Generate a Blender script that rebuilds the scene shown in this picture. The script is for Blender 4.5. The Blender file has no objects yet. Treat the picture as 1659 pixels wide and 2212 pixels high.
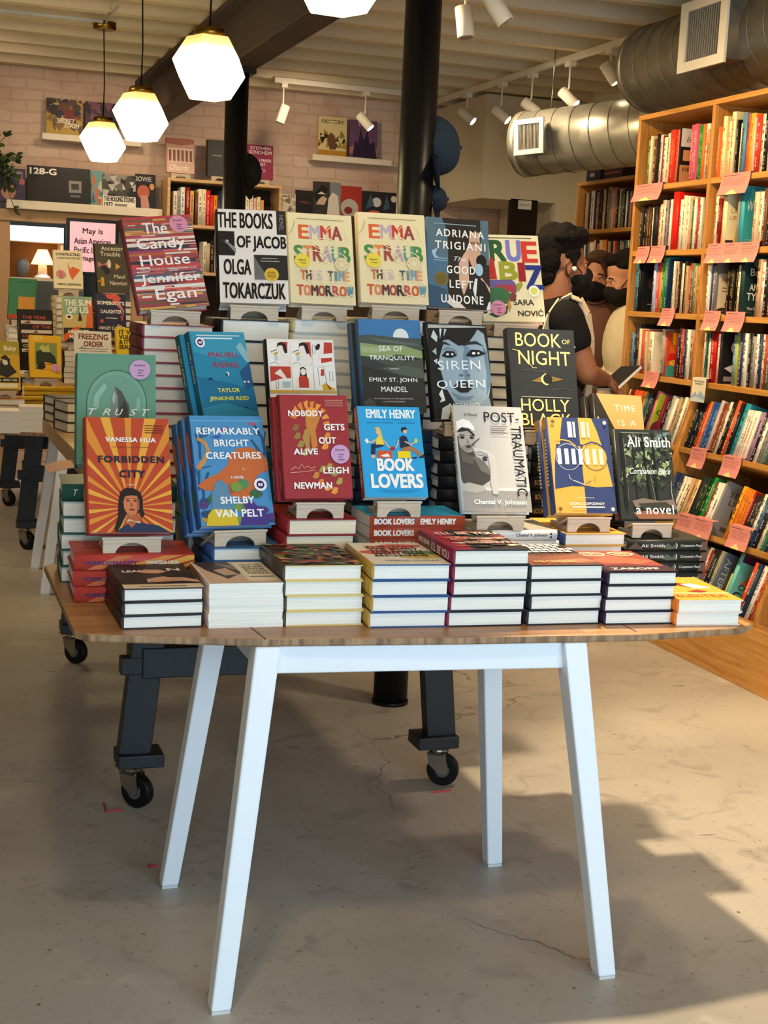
import bpy, bmesh, math, random
from mathutils import Vector, Matrix, Euler
random.seed(7)
S = bpy.context.scene
COL = S.collection
# ------------------------------------------------------------------ camera
H = 1.35
R = Matrix(((0.9469959, -0.0045362, 0.3212135), (-0.3178752, -0.1576911, 0.9349272), (0.0464115, -0.9874781, -0.1507747)))
cam = bpy.data.cameras.new('camera'); camo = bpy.data.objects.new('camera', cam); COL.objects.link(camo)
camo.matrix_world = Matrix.Translation((0, 0, H)) @ Matrix((R.col[0], -R.col[1], -R.col[2])).transposed().to_4x4()
cam.sensor_fit = 'VERTICAL'; cam.sensor_height = 36; cam.lens = 3000 * 36 / 2212; cam.clip_start = .05
S.camera = camo
def ray(x, y): return R @ Vector((x - 829.5, y - 1106, 3000))
def atX(x, y, X): d = ray(x, y); return Vector((0, 0, H)) + d * (X / d.x)
def atY(x, y, Y): d = ray(x, y); return Vector((0, 0, H)) + d * (Y / d.y)
def atZ(x, y, z): d = ray(x, y); return Vector((0, 0, H)) + d * ((z - H) / d.z)
# ------------------------------------------------------------------ light
S.view_settings.view_transform = 'Standard'; S.view_settings.look = 'None'
S.view_settings.exposure = 0.62; S.view_settings.gamma = 1.0; S.view_settings.use_curve_mapping = False
W = bpy.data.worlds.new('world'); S.world = W; W.use_nodes = True
W.node_tree.nodes['Background'].inputs[0].default_value = (.55, .75, 1, 1)
W.node_tree.nodes['Background'].inputs[1].default_value = .5
def light(name, kind, loc, tgt, energy, color, **k):
    l = bpy.data.lights.new(name, kind); l.energy = energy; l.color = color
    for a, b in k.items(): setattr(l, a, b)
    o = bpy.data.objects.new(name, l); COL.objects.link(o); o.location = loc
    if tgt is not None: o.rotation_euler = (Vector(tgt) - Vector(loc)).to_track_quat('-Z', 'Y').to_euler()
    return o
WARM = (1, .73, .40); WARM2 = (1, .78, .50)
light('shop_window_daylight', 'AREA', (1.1, -1.15, 1.25), (1.1, 5, .95), 84, (.60, .82, 1), shape='RECTANGLE', size=3.8, size_y=1.9)
# track head over the display, out of the picture; two added fill spots follow
light('track_and_fill_spot', 'SPOT', (1.53, 3.0, 2.39), (2.45, 2.55, 0), 185, (1, .79, .50), spot_size=1.3, spot_blend=.4, shadow_soft_size=.04)
light('track_and_fill_spot', 'SPOT', (.2, 1.5, 2.66), (.8, 3.2, .9), 30, WARM, spot_size=1.5, spot_blend=.8, shadow_soft_size=.1)
light('track_and_fill_spot', 'SPOT', (1.7, 1.5, 2.66), (1.1, 3.2, 1.1), 22, WARM, spot_size=1.5, spot_blend=.8, shadow_soft_size=.1)
for yy, e in ((3.6, 62), (4.7, 72), (5.9, 56)):
    light('track_and_fill_spot', 'SPOT', (1.95, yy, 2.66), (3.15, yy + .25, 1.3), e, WARM, spot_size=1.9, spot_blend=.8, shadow_soft_size=.06)
for xx, yy, tx, ty, e in ((-.9, 6.4, .3, 7.0, 70), (.1, 8.4, .6, 10, 16), (2.3, 8.6, 2.6, 10, 26), (1.2, 8.8, 1.4, 10, 18), (1.9, 4.6, 2.4, 5.4, 10), (2.9, 7.2, 3.9, 7.6, 30), (2.2, 3.6, 2.3, 3.8, 40)):
    light('track_and_fill_spot', 'SPOT', (xx, yy, 2.62), (tx, ty, 1.4), e, WARM2, spot_size=2.2, spot_blend=.9, shadow_soft_size=.08)
light('backroom_daylight', 'AREA', (1.0, 10.3, 2.1), (.95, 10.75, 1.3), 9, (.75, .88, 1), shape='RECTANGLE', size=.7, size_y=.3)
# ------------------------------------------------------------------ materials
MATS = {}
def lin(h):
    h = h.lstrip('#'); r = []
    for i in (0, 2, 4):
        c = int(h[i:i+2], 16) / 255; r.append(c / 12.92 if c <= .04045 else ((c + .055) / 1.055) ** 2.4)
    return (*r, 1)
def nt(name):
    m = bpy.data.materials.new(name); m.use_nodes = True; t = m.node_tree
    return m, t, t.nodes['Principled BSDF']
def nd(t, kind, **k):
    n = t.nodes.new(kind)
    for a, b in k.items():
        if a in n.inputs: n.inputs[a].default_value = b
        else: setattr(n, a, b)
    return n
def mixc(t, f, a, b):
    n = t.nodes.new('ShaderNodeMix'); n.data_type = 'RGBA'
    if f is not None: t.links.new(f, n.inputs[0])
    for i, v in ((6, a), (7, b)):
        if isinstance(v, tuple): n.inputs[i].default_value = v
        else: t.links.new(v, n.inputs[i])
    return n.outputs[2]
def ramp(t, f, lo, hi):
    n = t.nodes.new('ShaderNodeMapRange'); n.inputs[1].default_value = lo; n.inputs[2].default_value = hi
    t.links.new(f, n.inputs[0]); return n.outputs[0]
def mat(hexc, rough=.5, metal=0, var=.12):
    key = (hexc, rough, metal)
    if key in MATS: return MATS[key]
    m, t, b = nt('tone_' + hexc); c = lin(hexc)
    tc = nd(t, 'ShaderNodeTexCoord'); n = nd(t, 'ShaderNodeTexNoise', Scale=35.0, Detail=3.0)
    t.links.new(tc.outputs['Object'], n.inputs['Vector'])
    d = tuple(x * (1 - var) for x in c[:3]) + (1,)
    t.links.new(mixc(t, n.outputs[0], c, d), b.inputs['Base Color'])
    b.inputs['Roughness'].default_value = rough; b.inputs['Metallic'].default_value = metal; b.inputs['Specular IOR Level'].default_value = .22
    MATS[key] = m; return m
def emis(name, c, s):
    m, t, b = nt(name); b.inputs['Base Color'].default_value = (*c, 1)
    b.inputs['Emission Color'].default_value = (*c, 1); b.inputs['Emission Strength'].default_value = s; return m
def wood(name, c1, c2, axis=0, sc=1.0, rough=.45, coat=.0):
    m, t, b = nt(name); tc = nd(t, 'ShaderNodeTexCoord'); mp = nd(t, 'ShaderNodeMapping')
    s = [9 * sc, 9 * sc, 9 * sc]; s[axis] = .7 * sc; mp.inputs['Scale'].default_value = s
    t.links.new(tc.outputs['Object'], mp.inputs[0])
    n = nd(t, 'ShaderNodeTexNoise', Scale=4.0, Detail=6.0, Distortion=1.2); t.links.new(mp.outputs[0], n.inputs['Vector'])
    n2 = nd(t, 'ShaderNodeTexNoise', Scale=30.0, Detail=2.0); t.links.new(mp.outputs[0], n2.inputs['Vector'])
    a = mixc(t, ramp(t, n.outputs[0], .3, .7), lin(c1), lin(c2))
    dk = tuple(x * .8 for x in lin(c2)[:3]) + (1,)
    t.links.new(mixc(t, ramp(t, n2.outputs[0], .62, .8), a, dk), b.inputs['Base Color'])
    b.inputs['Roughness'].default_value = rough; b.inputs['Coat Weight'].default_value = coat
    return m
def m_planks():
    m, t, b = nt('bamboo_boards'); tc = nd(t, 'ShaderNodeTexCoord'); mp = nd(t, 'ShaderNodeMapping')
    t.links.new(tc.outputs['Object'], mp.inputs[0])
    br = nd(t, 'ShaderNodeTexBrick', Scale=1.0); br.inputs['Brick Width'].default_value = .34; br.inputs['Row Height'].default_value = .045
    br.inputs['Mortar Size'].default_value = .0006; br.inputs['Color1'].default_value = lin('b98a5c'); br.inputs['Color2'].default_value = lin('a2744a'); br.inputs['Mortar'].default_value = lin('6a4526')
    t.links.new(mp.outputs[0], br.inputs['Vector'])
    mp2 = nd(t, 'ShaderNodeMapping'); mp2.inputs['Scale'].default_value = (3, 60, 60); t.links.new(tc.outputs['Object'], mp2.inputs[0])
    n = nd(t, 'ShaderNodeTexNoise', Scale=3.0, Detail=4.0); t.links.new(mp2.outputs[0], n.inputs['Vector'])
    t.links.new(mixc(t, ramp(t, n.outputs[0], .5, .75), br.outputs[0], lin('8f6238')), b.inputs['Base Color'])
    b.inputs['Roughness'].default_value = .4; return m
def m_edge():
    m, t, b = nt('bamboo_end_grain'); tc = nd(t, 'ShaderNodeTexCoord'); mp = nd(t, 'ShaderNodeMapping'); mp.inputs['Scale'].default_value = (70, 70, 12)
    t.links.new(tc.outputs['Object'], mp.inputs[0]); n = nd(t, 'ShaderNodeTexNoise', Scale=1.0, Detail=4.0); t.links.new(mp.outputs[0], n.inputs['Vector'])
    t.links.new(mixc(t, ramp(t, n.outputs[0], .35, .65), lin('a8855f'), lin('6f533a')), b.inputs['Base Color']); b.inputs['Roughness'].default_value = .6; return m
def m_pages(name, c1, c2):
    m, t, b = nt(name); tc = nd(t, 'ShaderNodeTexCoord'); mp = nd(t, 'ShaderNodeMapping'); mp.inputs['Scale'].default_value = (4, 4, 900)
    t.links.new(tc.outputs['Object'], mp.inputs[0]); n = nd(t, 'ShaderNodeTexNoise', Scale=1.0, Detail=2.0); t.links.new(mp.outputs[0], n.inputs['Vector'])
    t.links.new(mixc(t, ramp(t, n.outputs[0], .35, .75), lin(c1), lin(c2)), b.inputs['Base Color']); b.inputs['Roughness'].default_value = .8; return m
def m_floor():
    m, t, b = nt('polished_concrete'); tc = nd(t, 'ShaderNodeTexCoord'); L = t.links.new
    def noise(s, d, dist=0.0, scale=(1, 1, 1)):
        mp = nd(t, 'ShaderNodeMapping'); mp.inputs['Scale'].default_value = scale; L(tc.outputs['Object'], mp.inputs[0])
        n = nd(t, 'ShaderNodeTexNoise', Scale=s, Detail=d, Distortion=dist); L(mp.outputs[0], n.inputs['Vector']); return n.outputs[0]
    c = mixc(t, ramp(t, noise(1.3, 6.0, .6), .35, .7), lin('b7afa3'), lin('a0988d'))
    c = mixc(t, ramp(t, noise(7.0, 8.0, 1.5), .56, .8), c, lin('8d857a'))
    c = mixc(t, ramp(t, noise(60.0, 3.0), .64, .76), c, lin('6a5f52'))
    c = mixc(t, ramp(t, noise(2.2, 10.0, .3), .63, .7), c, lin('c0b8ab'))
    # scuffs and dark chips
    c = mixc(t, ramp(t, noise(5.0, 3.0, .2, (1, 7, 1)), .74, .76), c, lin('6f6254'))
    vo = nd(t, 'ShaderNodeTexVoronoi', Scale=.62, feature='DISTANCE_TO_EDGE'); mp = nd(t, 'ShaderNodeMapping'); L(tc.outputs['Object'], mp.inputs[0])
    wn = nd(t, 'ShaderNodeTexNoise', Scale=6.0, Detail=4.0); L(tc.outputs['Object'], wn.inputs['Vector'])
    va = nd(t, 'ShaderNodeVectorMath', operation='MULTIPLY_ADD'); L(wn.outputs[1], va.inputs[0]); va.inputs[1].default_value = (.18, .18, .18); L(mp.outputs[0], va.inputs[2]); L(va.outputs[0], vo.inputs['Vector'])
    ck = nd(t, 'ShaderNodeMath', operation='MULTIPLY'); L(ramp(t, vo.outputs['Distance'], .0022, .0008), ck.inputs[0]); L(ramp(t, noise(.9, 2.0), .5, .62), ck.inputs[1])
    c = mixc(t, ck.outputs[0], c, lin('6d6153'))
    L(c, b.inputs['Base Color'])
    L(ramp(t, noise(4.0, 6.0), .2, .9), b.inputs['Roughness']); 
    r = nd(t, 'ShaderNodeMapRange'); r.inputs[3].default_value = .32; r.inputs[4].default_value = .62; L(noise(4.0, 6.0), r.inputs[0]); L(r.outputs[0], b.inputs['Roughness'])
    bp = nd(t, 'ShaderNodeBump', Strength=.08, Distance=.01); L(noise(40.0, 6.0), bp.inputs['Height']); L(bp.outputs[0], b.inputs['Normal'])
    return m
def m_brick():
    m, t, b = nt('painted_brick'); tc = nd(t, 'ShaderNodeTexCoord'); L = t.links.new
    mp = nd(t, 'ShaderNodeMapping'); mp.inputs['Rotation'].default_value = (math.pi/2, 0, 0); L(tc.outputs['Object'], mp.inputs[0])
    wn = nd(t, 'ShaderNodeTexNoise', Scale=5.0, Detail=3.0); L(mp.outputs[0], wn.inputs['Vector'])
    va = nd(t, 'ShaderNodeVectorMath', operation='MULTIPLY_ADD'); L(wn.outputs[1], va.inputs[0]); va.inputs[1].default_value = (.05, .05, .05); L(mp.outputs[0], va.inputs[2])
    br = nd(t, 'ShaderNodeTexBrick', Scale=1.0); br.inputs['Brick Width'].default_value = .22; br.inputs['Row Height'].default_value = .075; br.inputs['Mortar Size'].default_value = .008; br.inputs['Mortar Smooth'].default_value = .6
    br.inputs['Color1'].default_value = lin('d2b6a3'); br.inputs['Color2'].default_value = lin('cbae9b'); br.inputs['Mortar'].default_value = lin('c6a894')
    L(va.outputs[0], br.inputs['Vector'])
    n = nd(t, 'ShaderNodeTexNoise', Scale=3.0, Detail=8.0); L(tc.outputs['Object'], n.inputs['Vector'])
    L(mixc(t, ramp(t, n.outputs[0], .5, .75), br.outputs[0], lin('b8947f')), b.inputs['Base Color']); b.inputs['Roughness'].default_value = .7
    ad = nd(t, 'ShaderNodeMath', operation='SUBTRACT'); L(n.outputs[0], ad.inputs[0]); L(br.outputs['Fac'], ad.inputs[1])
    bp = nd(t, 'ShaderNodeBump', Strength=.4, Distance=.015); L(ad.outputs[0], bp.inputs['Height']); L(bp.outputs[0], b.inputs['Normal']); return m
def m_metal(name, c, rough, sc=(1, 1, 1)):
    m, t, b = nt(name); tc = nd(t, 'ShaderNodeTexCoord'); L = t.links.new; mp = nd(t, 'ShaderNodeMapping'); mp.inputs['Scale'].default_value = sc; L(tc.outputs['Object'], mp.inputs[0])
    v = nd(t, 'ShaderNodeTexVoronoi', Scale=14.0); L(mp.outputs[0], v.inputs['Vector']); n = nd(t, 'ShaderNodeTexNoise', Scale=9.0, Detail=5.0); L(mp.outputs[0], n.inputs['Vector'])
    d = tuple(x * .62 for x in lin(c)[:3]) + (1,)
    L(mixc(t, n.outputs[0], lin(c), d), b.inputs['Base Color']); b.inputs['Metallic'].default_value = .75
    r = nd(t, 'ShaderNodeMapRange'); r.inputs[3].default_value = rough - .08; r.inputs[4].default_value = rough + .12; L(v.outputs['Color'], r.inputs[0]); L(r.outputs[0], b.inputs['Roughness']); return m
M = dict(floor=m_floor(), brick=m_brick(), planks=m_planks(), edge=m_edge(), pages=m_pages('book_pages', 'f3efe6', 'd9d3c6'), cream_pages=m_pages('cream_book_pages', 'efe2c8', 'd3c3a2'),
    oak=wood('honey_oak', 'c98f45', 'a86c28', 2, 1.2), oak_h=wood('honey_oak_along', 'd09850', 'ae7430', 1, 1.0), ply=wood('pale_easel_wood', 'cdbba4', 'b7a38a', 0, 2.0, .55),
    ash=wood('light_shelf_wood', 'd3b183', 'b98f5c', 0, 1.0), blackwood=wood('black_stained_wood', '16171b', '0d0e11', 2, 1.0, .5),
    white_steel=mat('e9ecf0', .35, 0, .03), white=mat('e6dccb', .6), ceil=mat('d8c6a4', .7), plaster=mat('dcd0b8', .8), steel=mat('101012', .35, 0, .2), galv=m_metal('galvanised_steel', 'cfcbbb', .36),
    galvd=m_metal('duct_dark_galvanised_steel', 'a09a8c', .4), chrome=mat('a8a49c', .25, 1), brass=mat('8a6a2c', .35, 1), rubber=mat('0d0d0e', .45), beamp=wood('painted_beam', '3a2b22', '291d17', 1, .6, .6))
# ------------------------------------------------------------------ mesh helpers
class MB:
    def __init__(s): s.v = []; s.f = []; s.mi = []; s.m = []; s.sm = []
    def slot(s, m):
        if m not in s.m: s.m.append(m)
        return s.m.index(m)
    def add(s, vs, fs, m, smooth=False):
        k = s.slot(m); o = len(s.v); s.v += [tuple(v) for v in vs]
        for f in fs: s.f.append([i + o for i in f]); s.mi.append(k); s.sm.append(smooth)
    def hexa(s, p, m): s.add(p, [(3, 2, 1, 0), (4, 5, 6, 7), (0, 1, 5, 4), (1, 2, 6, 5), (2, 3, 7, 6), (3, 0, 4, 7)], m)
    def box(s, x0, x1, y0, y1, z0, z1, m): s.hexa([(x0,y0,z0),(x1,y0,z0),(x1,y1,z0),(x0,y1,z0),(x0,y0,z1),(x1,y0,z1),(x1,y1,z1),(x0,y1,z1)], m)
    def bar(s, p0, p1, w, d, m, side=(1, 0, 0)):
        p0, p1 = Vector(p0), Vector(p1); a = (p1 - p0).normalized(); u = Vector(side); u = (u - a * u.dot(a)).normalized(); v = a.cross(u)
        q = [(-1,-1),(1,-1),(1,1),(-1,1)]
        s.hexa([p0 + u*w/2*i + v*d/2*j for i, j in q] + [p1 + u*w/2*i + v*d/2*j for i, j in q], m)
    def prism(s, out, z0, z1, m, fr=None, mside=None, smooth=False):
        n = len(out); f = fr or (lambda x, y, z: (x, y, z))
        vs = [f(x, y, z0) for x, y in out] + [f(x, y, z1) for x, y in out]
        s.add(vs, [list(range(n))[::-1], list(range(n, 2*n))], m)
        s.add(vs, [(i, (i+1) % n, n + (i+1) % n, n + i) for i in range(n)], mside or m, smooth)
    def tube(s, pts, rad, m, n=12, cap=True, smooth=True):
        pts = [Vector(p) for p in pts]; rad = rad if isinstance(rad, (list, tuple)) else [rad] * len(pts)
        a = (pts[1] - pts[0]).normalized(); u = a.orthogonal().normalized(); vs = []
        for i, p in enumerate(pts):
            t = (pts[min(i+1, len(pts)-1)] - pts[max(i-1, 0)])
            if t.length > 1e-9: t.normalize()
            else: t = a
            u = (u - t * u.dot(t)).normalized(); w = t.cross(u)
            vs += [p + (u * math.cos(2*math.pi*k/n) + w * math.sin(2*math.pi*k/n)) * rad[i] for k in range(n)]
        fs = [(i*n + k, i*n + (k+1) % n, (i+1)*n + (k+1) % n, (i+1)*n + k) for i in range(len(pts)-1) for k in range(n)]
        s.add(vs, fs, m, smooth)
        if cap: s.add(vs, [list(range(n))[::-1], [(len(pts)-1)*n + k for k in range(n)]], m)
    def ball(s, c, r, m, nu=16, nv=10):
        rx, ry, rz = r if isinstance(r, tuple) else (r, r, r)
        vs = [(c[0], c[1], c[2] - rz)]
        for j in range(1, nv):
            t = math.pi * j / nv
            vs += [(c[0] + rx*math.sin(t)*math.cos(2*math.pi*k/nu), c[1] + ry*math.sin(t)*math.sin(2*math.pi*k/nu), c[2] - rz*math.cos(t)) for k in range(nu)]
        vs.append((c[0], c[1], c[2] + rz)); e = len(vs) - 1
        fs = [(0, 1 + (k+1) % nu, 1 + k) for k in range(nu)]
        fs += [(1+j*nu+k, 1+j*nu+(k+1) % nu, 1+(j+1)*nu+(k+1) % nu, 1+(j+1)*nu+k) for j in range(nv-2) for k in range(nu)]
        fs += [(1+(nv-2)*nu+k, 1+(nv-2)*nu+(k+1) % nu, e) for k in range(nu)]
        s.add(vs, fs, m, True)
    def mesh(s, name):
        me = bpy.data.meshes.new(name); me.from_pydata(s.v, [], s.f)
        for m in s.m: me.materials.append(m)
        me.polygons.foreach_set('material_index', s.mi); me.polygons.foreach_set('use_smooth', s.sm); me.update(); return me
    def build(s, name, parent=None, bevel=0, fix=True):
        me = s.mesh(name)
        if fix:
            b = bmesh.new(); b.from_mesh(me); bmesh.ops.remove_doubles(b, verts=b.verts, dist=1e-6); bmesh.ops.recalc_face_normals(b, faces=b.faces); b.to_mesh(me); b.free()
        o = bpy.data.objects.new(name, me); COL.objects.link(o)
        if parent: o.parent = parent
        if bevel:
            md = o.modifiers.new('bevel', 'BEVEL'); md.width = bevel; md.segments = 2; md.limit_method = 'ANGLE'
        return o
def empty(name, mw=None, loc=None):
    o = bpy.data.objects.new(name, None); o.empty_display_size = .05; COL.objects.link(o)
    if mw is not None: o.matrix_world = mw
    if loc is not None: o.location = loc
    return o
def tag(o, label, cat, group=None):
    o['label'] = label; o['category'] = cat
    if group: o['group'] = group
    return o
def struct(o): o['kind'] = 'structure'; return o
ORD = ['topmost', 'second', 'third', 'fourth', 'fifth', 'sixth', 'seventh', 'eighth', 'ninth', 'tenth', 'eleventh', 'twelfth', 'thirteenth', 'fourteenth', 'fifteenth', 'sixteenth', 'seventeenth', 'eighteenth', 'nineteenth', 'twentieth', 'twenty-first', 'twenty-second', 'twenty-third', 'twenty-fourth', 'twenty-fifth']
ORD += ['twenty-sixth', 'twenty-seventh', 'twenty-eighth', 'twenty-ninth', 'thirtieth', 'thirty-first', 'thirty-second', 'thirty-third', 'thirty-fourth', 'thirty-fifth', 'thirty-sixth', 'thirty-seventh', 'thirty-eighth', 'thirty-ninth', 'fortieth', 'forty-first', 'forty-second', 'forty-third', 'forty-fourth', 'forty-fifth', 'forty-sixth', 'forty-seventh', 'forty-eighth', 'forty-ninth', 'fiftieth']
ORD1 = ['first'] + ORD[1:]
# ------------------------------------------------------------------ flat printed art: shapes and lettering
TXT = {}
def text_geo(s, bold, shear, space):
    key = (s, bold, shear, space)
    if key in TXT: return TXT[key]
    cu = bpy.data.curves.new('t', 'FONT'); cu.body = s; cu.resolution_u = 3; cu.offset = bold; cu.shear = shear; cu.space_character = space
    ob = bpy.data.objects.new('t', cu); me = bpy.data.meshes.new_from_object(ob)
    vs = [v.co.copy() for v in me.vertices]; fs = [list(p.vertices) for p in me.polygons]
    bpy.data.objects.remove(ob); bpy.data.curves.remove(cu); bpy.data.meshes.remove(me)
    x0 = min(v.x for v in vs); x1 = max(v.x for v in vs); y0 = min(v.y for v in vs); y1 = max(v.y for v in vs)
    TXT[key] = ([((v.x - x0) / (x1 - x0), (v.y - y0) / max(y1 - y0, 1e-6)) for v in vs], fs, (x1 - x0) / max(y1 - y0, 1e-6)); return TXT[key]
def clip(pts):
    for ax, lim, sg in ((0, 0, 1), (0, 1, -1), (1, 0, 1), (1, 1, -1)):
        out = []
        for i in range(len(pts)):
            a, b = pts[i-1], pts[i]; da = (a[ax] - lim) * sg; db = (b[ax] - lim) * sg
            if (da >= 0) != (db >= 0):
                t = da / (da - db); out.append((a[0] + (b[0]-a[0])*t, a[1] + (b[1]-a[1])*t))
            if db >= 0: out.append(b)
        pts = out
        if len(pts) < 3: return []
    return pts
def ell(cx, cy, rx, ry, n=24, a0=0, a1=2*math.pi):
    full = abs(a1 - a0 - 2*math.pi) < 1e-6
    return [(cx + rx*math.cos(a0 + (a1-a0)*i/(n if full else n-1)), cy + ry*math.sin(a0 + (a1-a0)*i/(n if full else n-1))) for i in range(n)]
def art(name, parent, o, ax, ay, w, h, layers, rough=.45, eps=.0001, base=None):
    """layers: ('p',col,pts) ('e',col,cx,cy,rx,ry) ('b',col,x0,y0,x1,y1) ('l',col,width,pts) ('t',col,text,x0,x1,y0,y1[,bold,shear,space,rot])"""
    o = Vector(o); ax = Vector(ax); ay = Vector(ay); n = ax.cross(ay); mb = MB(); k = 1; eps = max(.00003, min(eps, .0035/len(layers)))
    def put(pts, fs, c, lv):
        mb.add([o + ax*(x*w) + ay*(y*h) + n*(eps*lv) for x, y in pts], fs, mat(c, rough, 0, .06))
    for L in layers:
        ty, c = L[0], L[1]
        if ty == 'p':
            p = clip(list(L[2]))
            if p: put(p, [list(range(len(p)))], c, k)
        elif ty == 'e': p = clip(ell(*L[2:6])); put(p, [list(range(len(p)))], c, k) if p else None
        elif ty == 'b': x0, y0, x1, y1 = L[2:6]; put([(x0,y0),(x1,y0),(x1,y1),(x0,y1)], [(0,1,2,3)], c, k)
        elif ty == 'l':
            wd = L[2] / 2; p = L[3]; vs = []
            for i, q in enumerate(p):
                a = p[max(i-1, 0)]; b = p[min(i+1, len(p)-1)]; dx, dy = (b[0]-a[0])*w, (b[1]-a[1])*h; d = math.hypot(dx, dy) or 1
                vs += [(q[0] - dy/d*wd, q[1] + dx/d*wd*w/h), (q[0] + dy/d*wd, q[1] - dx/d*wd*w/h)]
            put(vs, [(2*i, 2*i+1, 2*i+3, 2*i+2) for i in range(len(p)-1)], c, k)
        elif ty == 't':
            s, x0, x1, y0, y1 = L[2:7]; ex = list(L[7:]) + [None]*4
            bo = ex[0] if ex[0] is not None else .012; vs, fs, asp = text_geo(s, 0, ex[1] or 0, ex[2] or 1)
            if ex[3]: put([(x0 + (x1-x0)*v, y1 - (y1-y0)*u) for u, v in vs], fs, c, k)   # reading downwards
            else:
                e = max(bo - .003, 0) / .72 * (y1 - y0); ex_ = e * h / w
                for q, (dx, dy) in enumerate(((-ex_, -e), (ex_, -e), (-ex_, e), (ex_, e), (0, 0)) if bo > .008 else ((0, 0),)): put([(x0 + dx + (x1-x0)*u, y0 + dy*.8 + (y1-y0)*v) for u, v in vs], fs, c, k + q*.3)
                k += 1
            ty = 't'
        k += 1
    return mb.build(name, parent, fix=False)
# ------------------------------------------------------------------ books
def cover_mesh(w, h, t, colour, spine=None, hard=True, inside=None):
    """local: front board at z=0 (x -w/2..w/2, y 0..h), thickness to -z, spine at -x"""
    bt = .0026 if hard else .0007; mb = MB(); cm = mat(colour, .42, 0, .08); sm = mat(spine or colour, .42, 0, .08)
    x1 = w/2; x0 = -w/2; rb = .004 if hard else .0008; n = 6
    arc = [(x0 + rb - rb * math.cos(a) * 1.0 - (.0015 if hard else 0) * math.cos(a), -t/2 + (t/2) * math.sin(a)) for a in [math.pi/2 - math.pi*i/n for i in range(n+1)]]
    outer = [(x1, 0)] + arc + [(x1, -t)]
    inner = [(x1, -t + bt), (x0 + rb + .0005, -t + bt), (x0 + rb + .0005, -bt), (x1, -bt)]
    no = len(outer); prof = outer + inner; N = len(prof)
    vs = [(x, 0, z) for x, z in prof] + [(x, h, z) for x, z in prof]
    for i in range(N):
        j = (i + 1) % N; mb.add([vs[i], vs[j], vs[N+j], vs[N+i]], [(0, 1, 2, 3)], sm if 1 <= i < no - 2 else (mat(inside, .6) if inside and i >= no - 1 else cm), 1 <= i < no - 2)
    for q, yy in ((0, 0), (1, h)):
        P = lambda x, z: (x, yy, z)
        mb.add([P(x1, 0), P(x0 + rb + .0005, 0), P(x0 + rb + .0005, -bt), P(x1, -bt)], [(0, 1, 2, 3)], cm)
        mb.add([P(x1, -t), P(x0 + rb + .0005, -t), P(x0 + rb + .0005, -t + bt), P(x1, -t + bt)], [(0, 1, 2, 3)], cm)
        mb.add([P(x0 + rb + .0005, 0)] + [P(x, z) for x, z in arc] + [P(x0 + rb + .0005, -t)], [list(range(len(arc) + 2))], sm)
    return mb
def pages_mesh(w, h, t, hard=True, m=None):
    ins = .0035 if hard else .0; bt = .0026 if hard else .0007; mb = MB()
    mb.box(-w/2 + (.0046 if hard else .0014), w/2 - ins, ins + (0 if hard else .0002), h - ins - (0 if hard else .0002), -t + bt, -bt, m or M['pages']); return mb
def frame(p, u, v):
    u = Vector(u).normalized(); v = Vector(v).normalized(); n = u.cross(v)
    return Matrix(((u.x, v.x, n.x, p[0]), (u.y, v.y, n.y, p[1]), (u.z, v.z, n.z, p[2]), (0, 0, 0, 1)))
def book(mw, w, h, t, colour, label, group=None, spine=None, hard=True, cover=None, spine_art=None, pages=None, inside=None, kind=None, cat='book', tops=True):
    r = empty(kind or ('hardcover_book' if hard else 'paperback_book'), mw); tag(r, label, cat, group)
    cover_mesh(w, h, t, colour, spine, hard, inside).build('cover', r); pages_mesh(w, h, t, hard, pages).build('page_block', r)
    if cover: art('cover_art', r, (-w/2 + .004, 0, 0), (1,0,0), (0,1,0), w - .004, h, cover)
    if spine_art: art('spine_lettering', r, (-w/2 - (.0016 if hard else .0), h, -t + .002), (0,-1,0), (0,0,1), h, t - .004, spine_art)
    return r
def copy_tree(o, mw, label, group=None):
    c = o.copy(); COL.objects.link(c); c.matrix_world = mw; c['label'] = label
    if group: c['group'] = group
    for ch in o.children:
        d = ch.copy(); COL.objects.link(d); d.parent = c
        for g in ch.children:
            e = g.copy(); COL.objects.link(e); e.parent = d
    return c
def stack(x, y, z0, n, facing, w, h, t, colour, desc, where, yaw=0, spine=None, hard=True, cover=None, spine_art=None, pages=None, inside=None, jit=.004, top=None, rev=None, seed=None):
    """x,y: middle of the front (camera side) of the pile on the surface z0; facing 'bottom','spine','fore'"""
    rnd = random.Random(seed if seed is not None else len(desc) * 7 + n)
    first = None; outs = []
    for i in range(n):
        a = yaw + rnd.uniform(-1, 1) * jit * 2; z = z0 + t * (n - i) - .0001 + .0001 * (n - i)
        dx, dy = rnd.uniform(-jit, jit), rnd.uniform(0, jit)
        fc = rev[i] if rev and i < len(rev) else facing
        c, s = math.cos(a), math.sin(a)
        X = Vector((c, s, 0)); Y = Vector((-s, c, 0)); P = Vector((x, y, z)) + X*dx + Y*dy
        if fc == 'bottom': u, v, p = X, Y, P
        elif fc == 'spine': u, v, p = Y, -X, P + Y*(w/2 + .004) + X*(h/2)
        else: u, v, p = -Y, X, P + Y*w/2 - X*(h/2)
        mw = frame(p, u, v)
        lab = '%s, %s %s' % (desc, ORD[i] if n > 1 else 'lying flat', where if n == 1 else ('of the ' + where))
        if i == 0: o = book(mw, w, h, t, colour, lab, where, spine, hard, cover, spine_art, pages, inside); top_o = o
        elif first is None:
            first = o = book(mw, w, h, t, colour, lab, where, spine, hard, None, spine_art, pages, inside)
        else: o = copy_tree(first, mw, lab)
        outs.append(o)
    return outs
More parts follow.
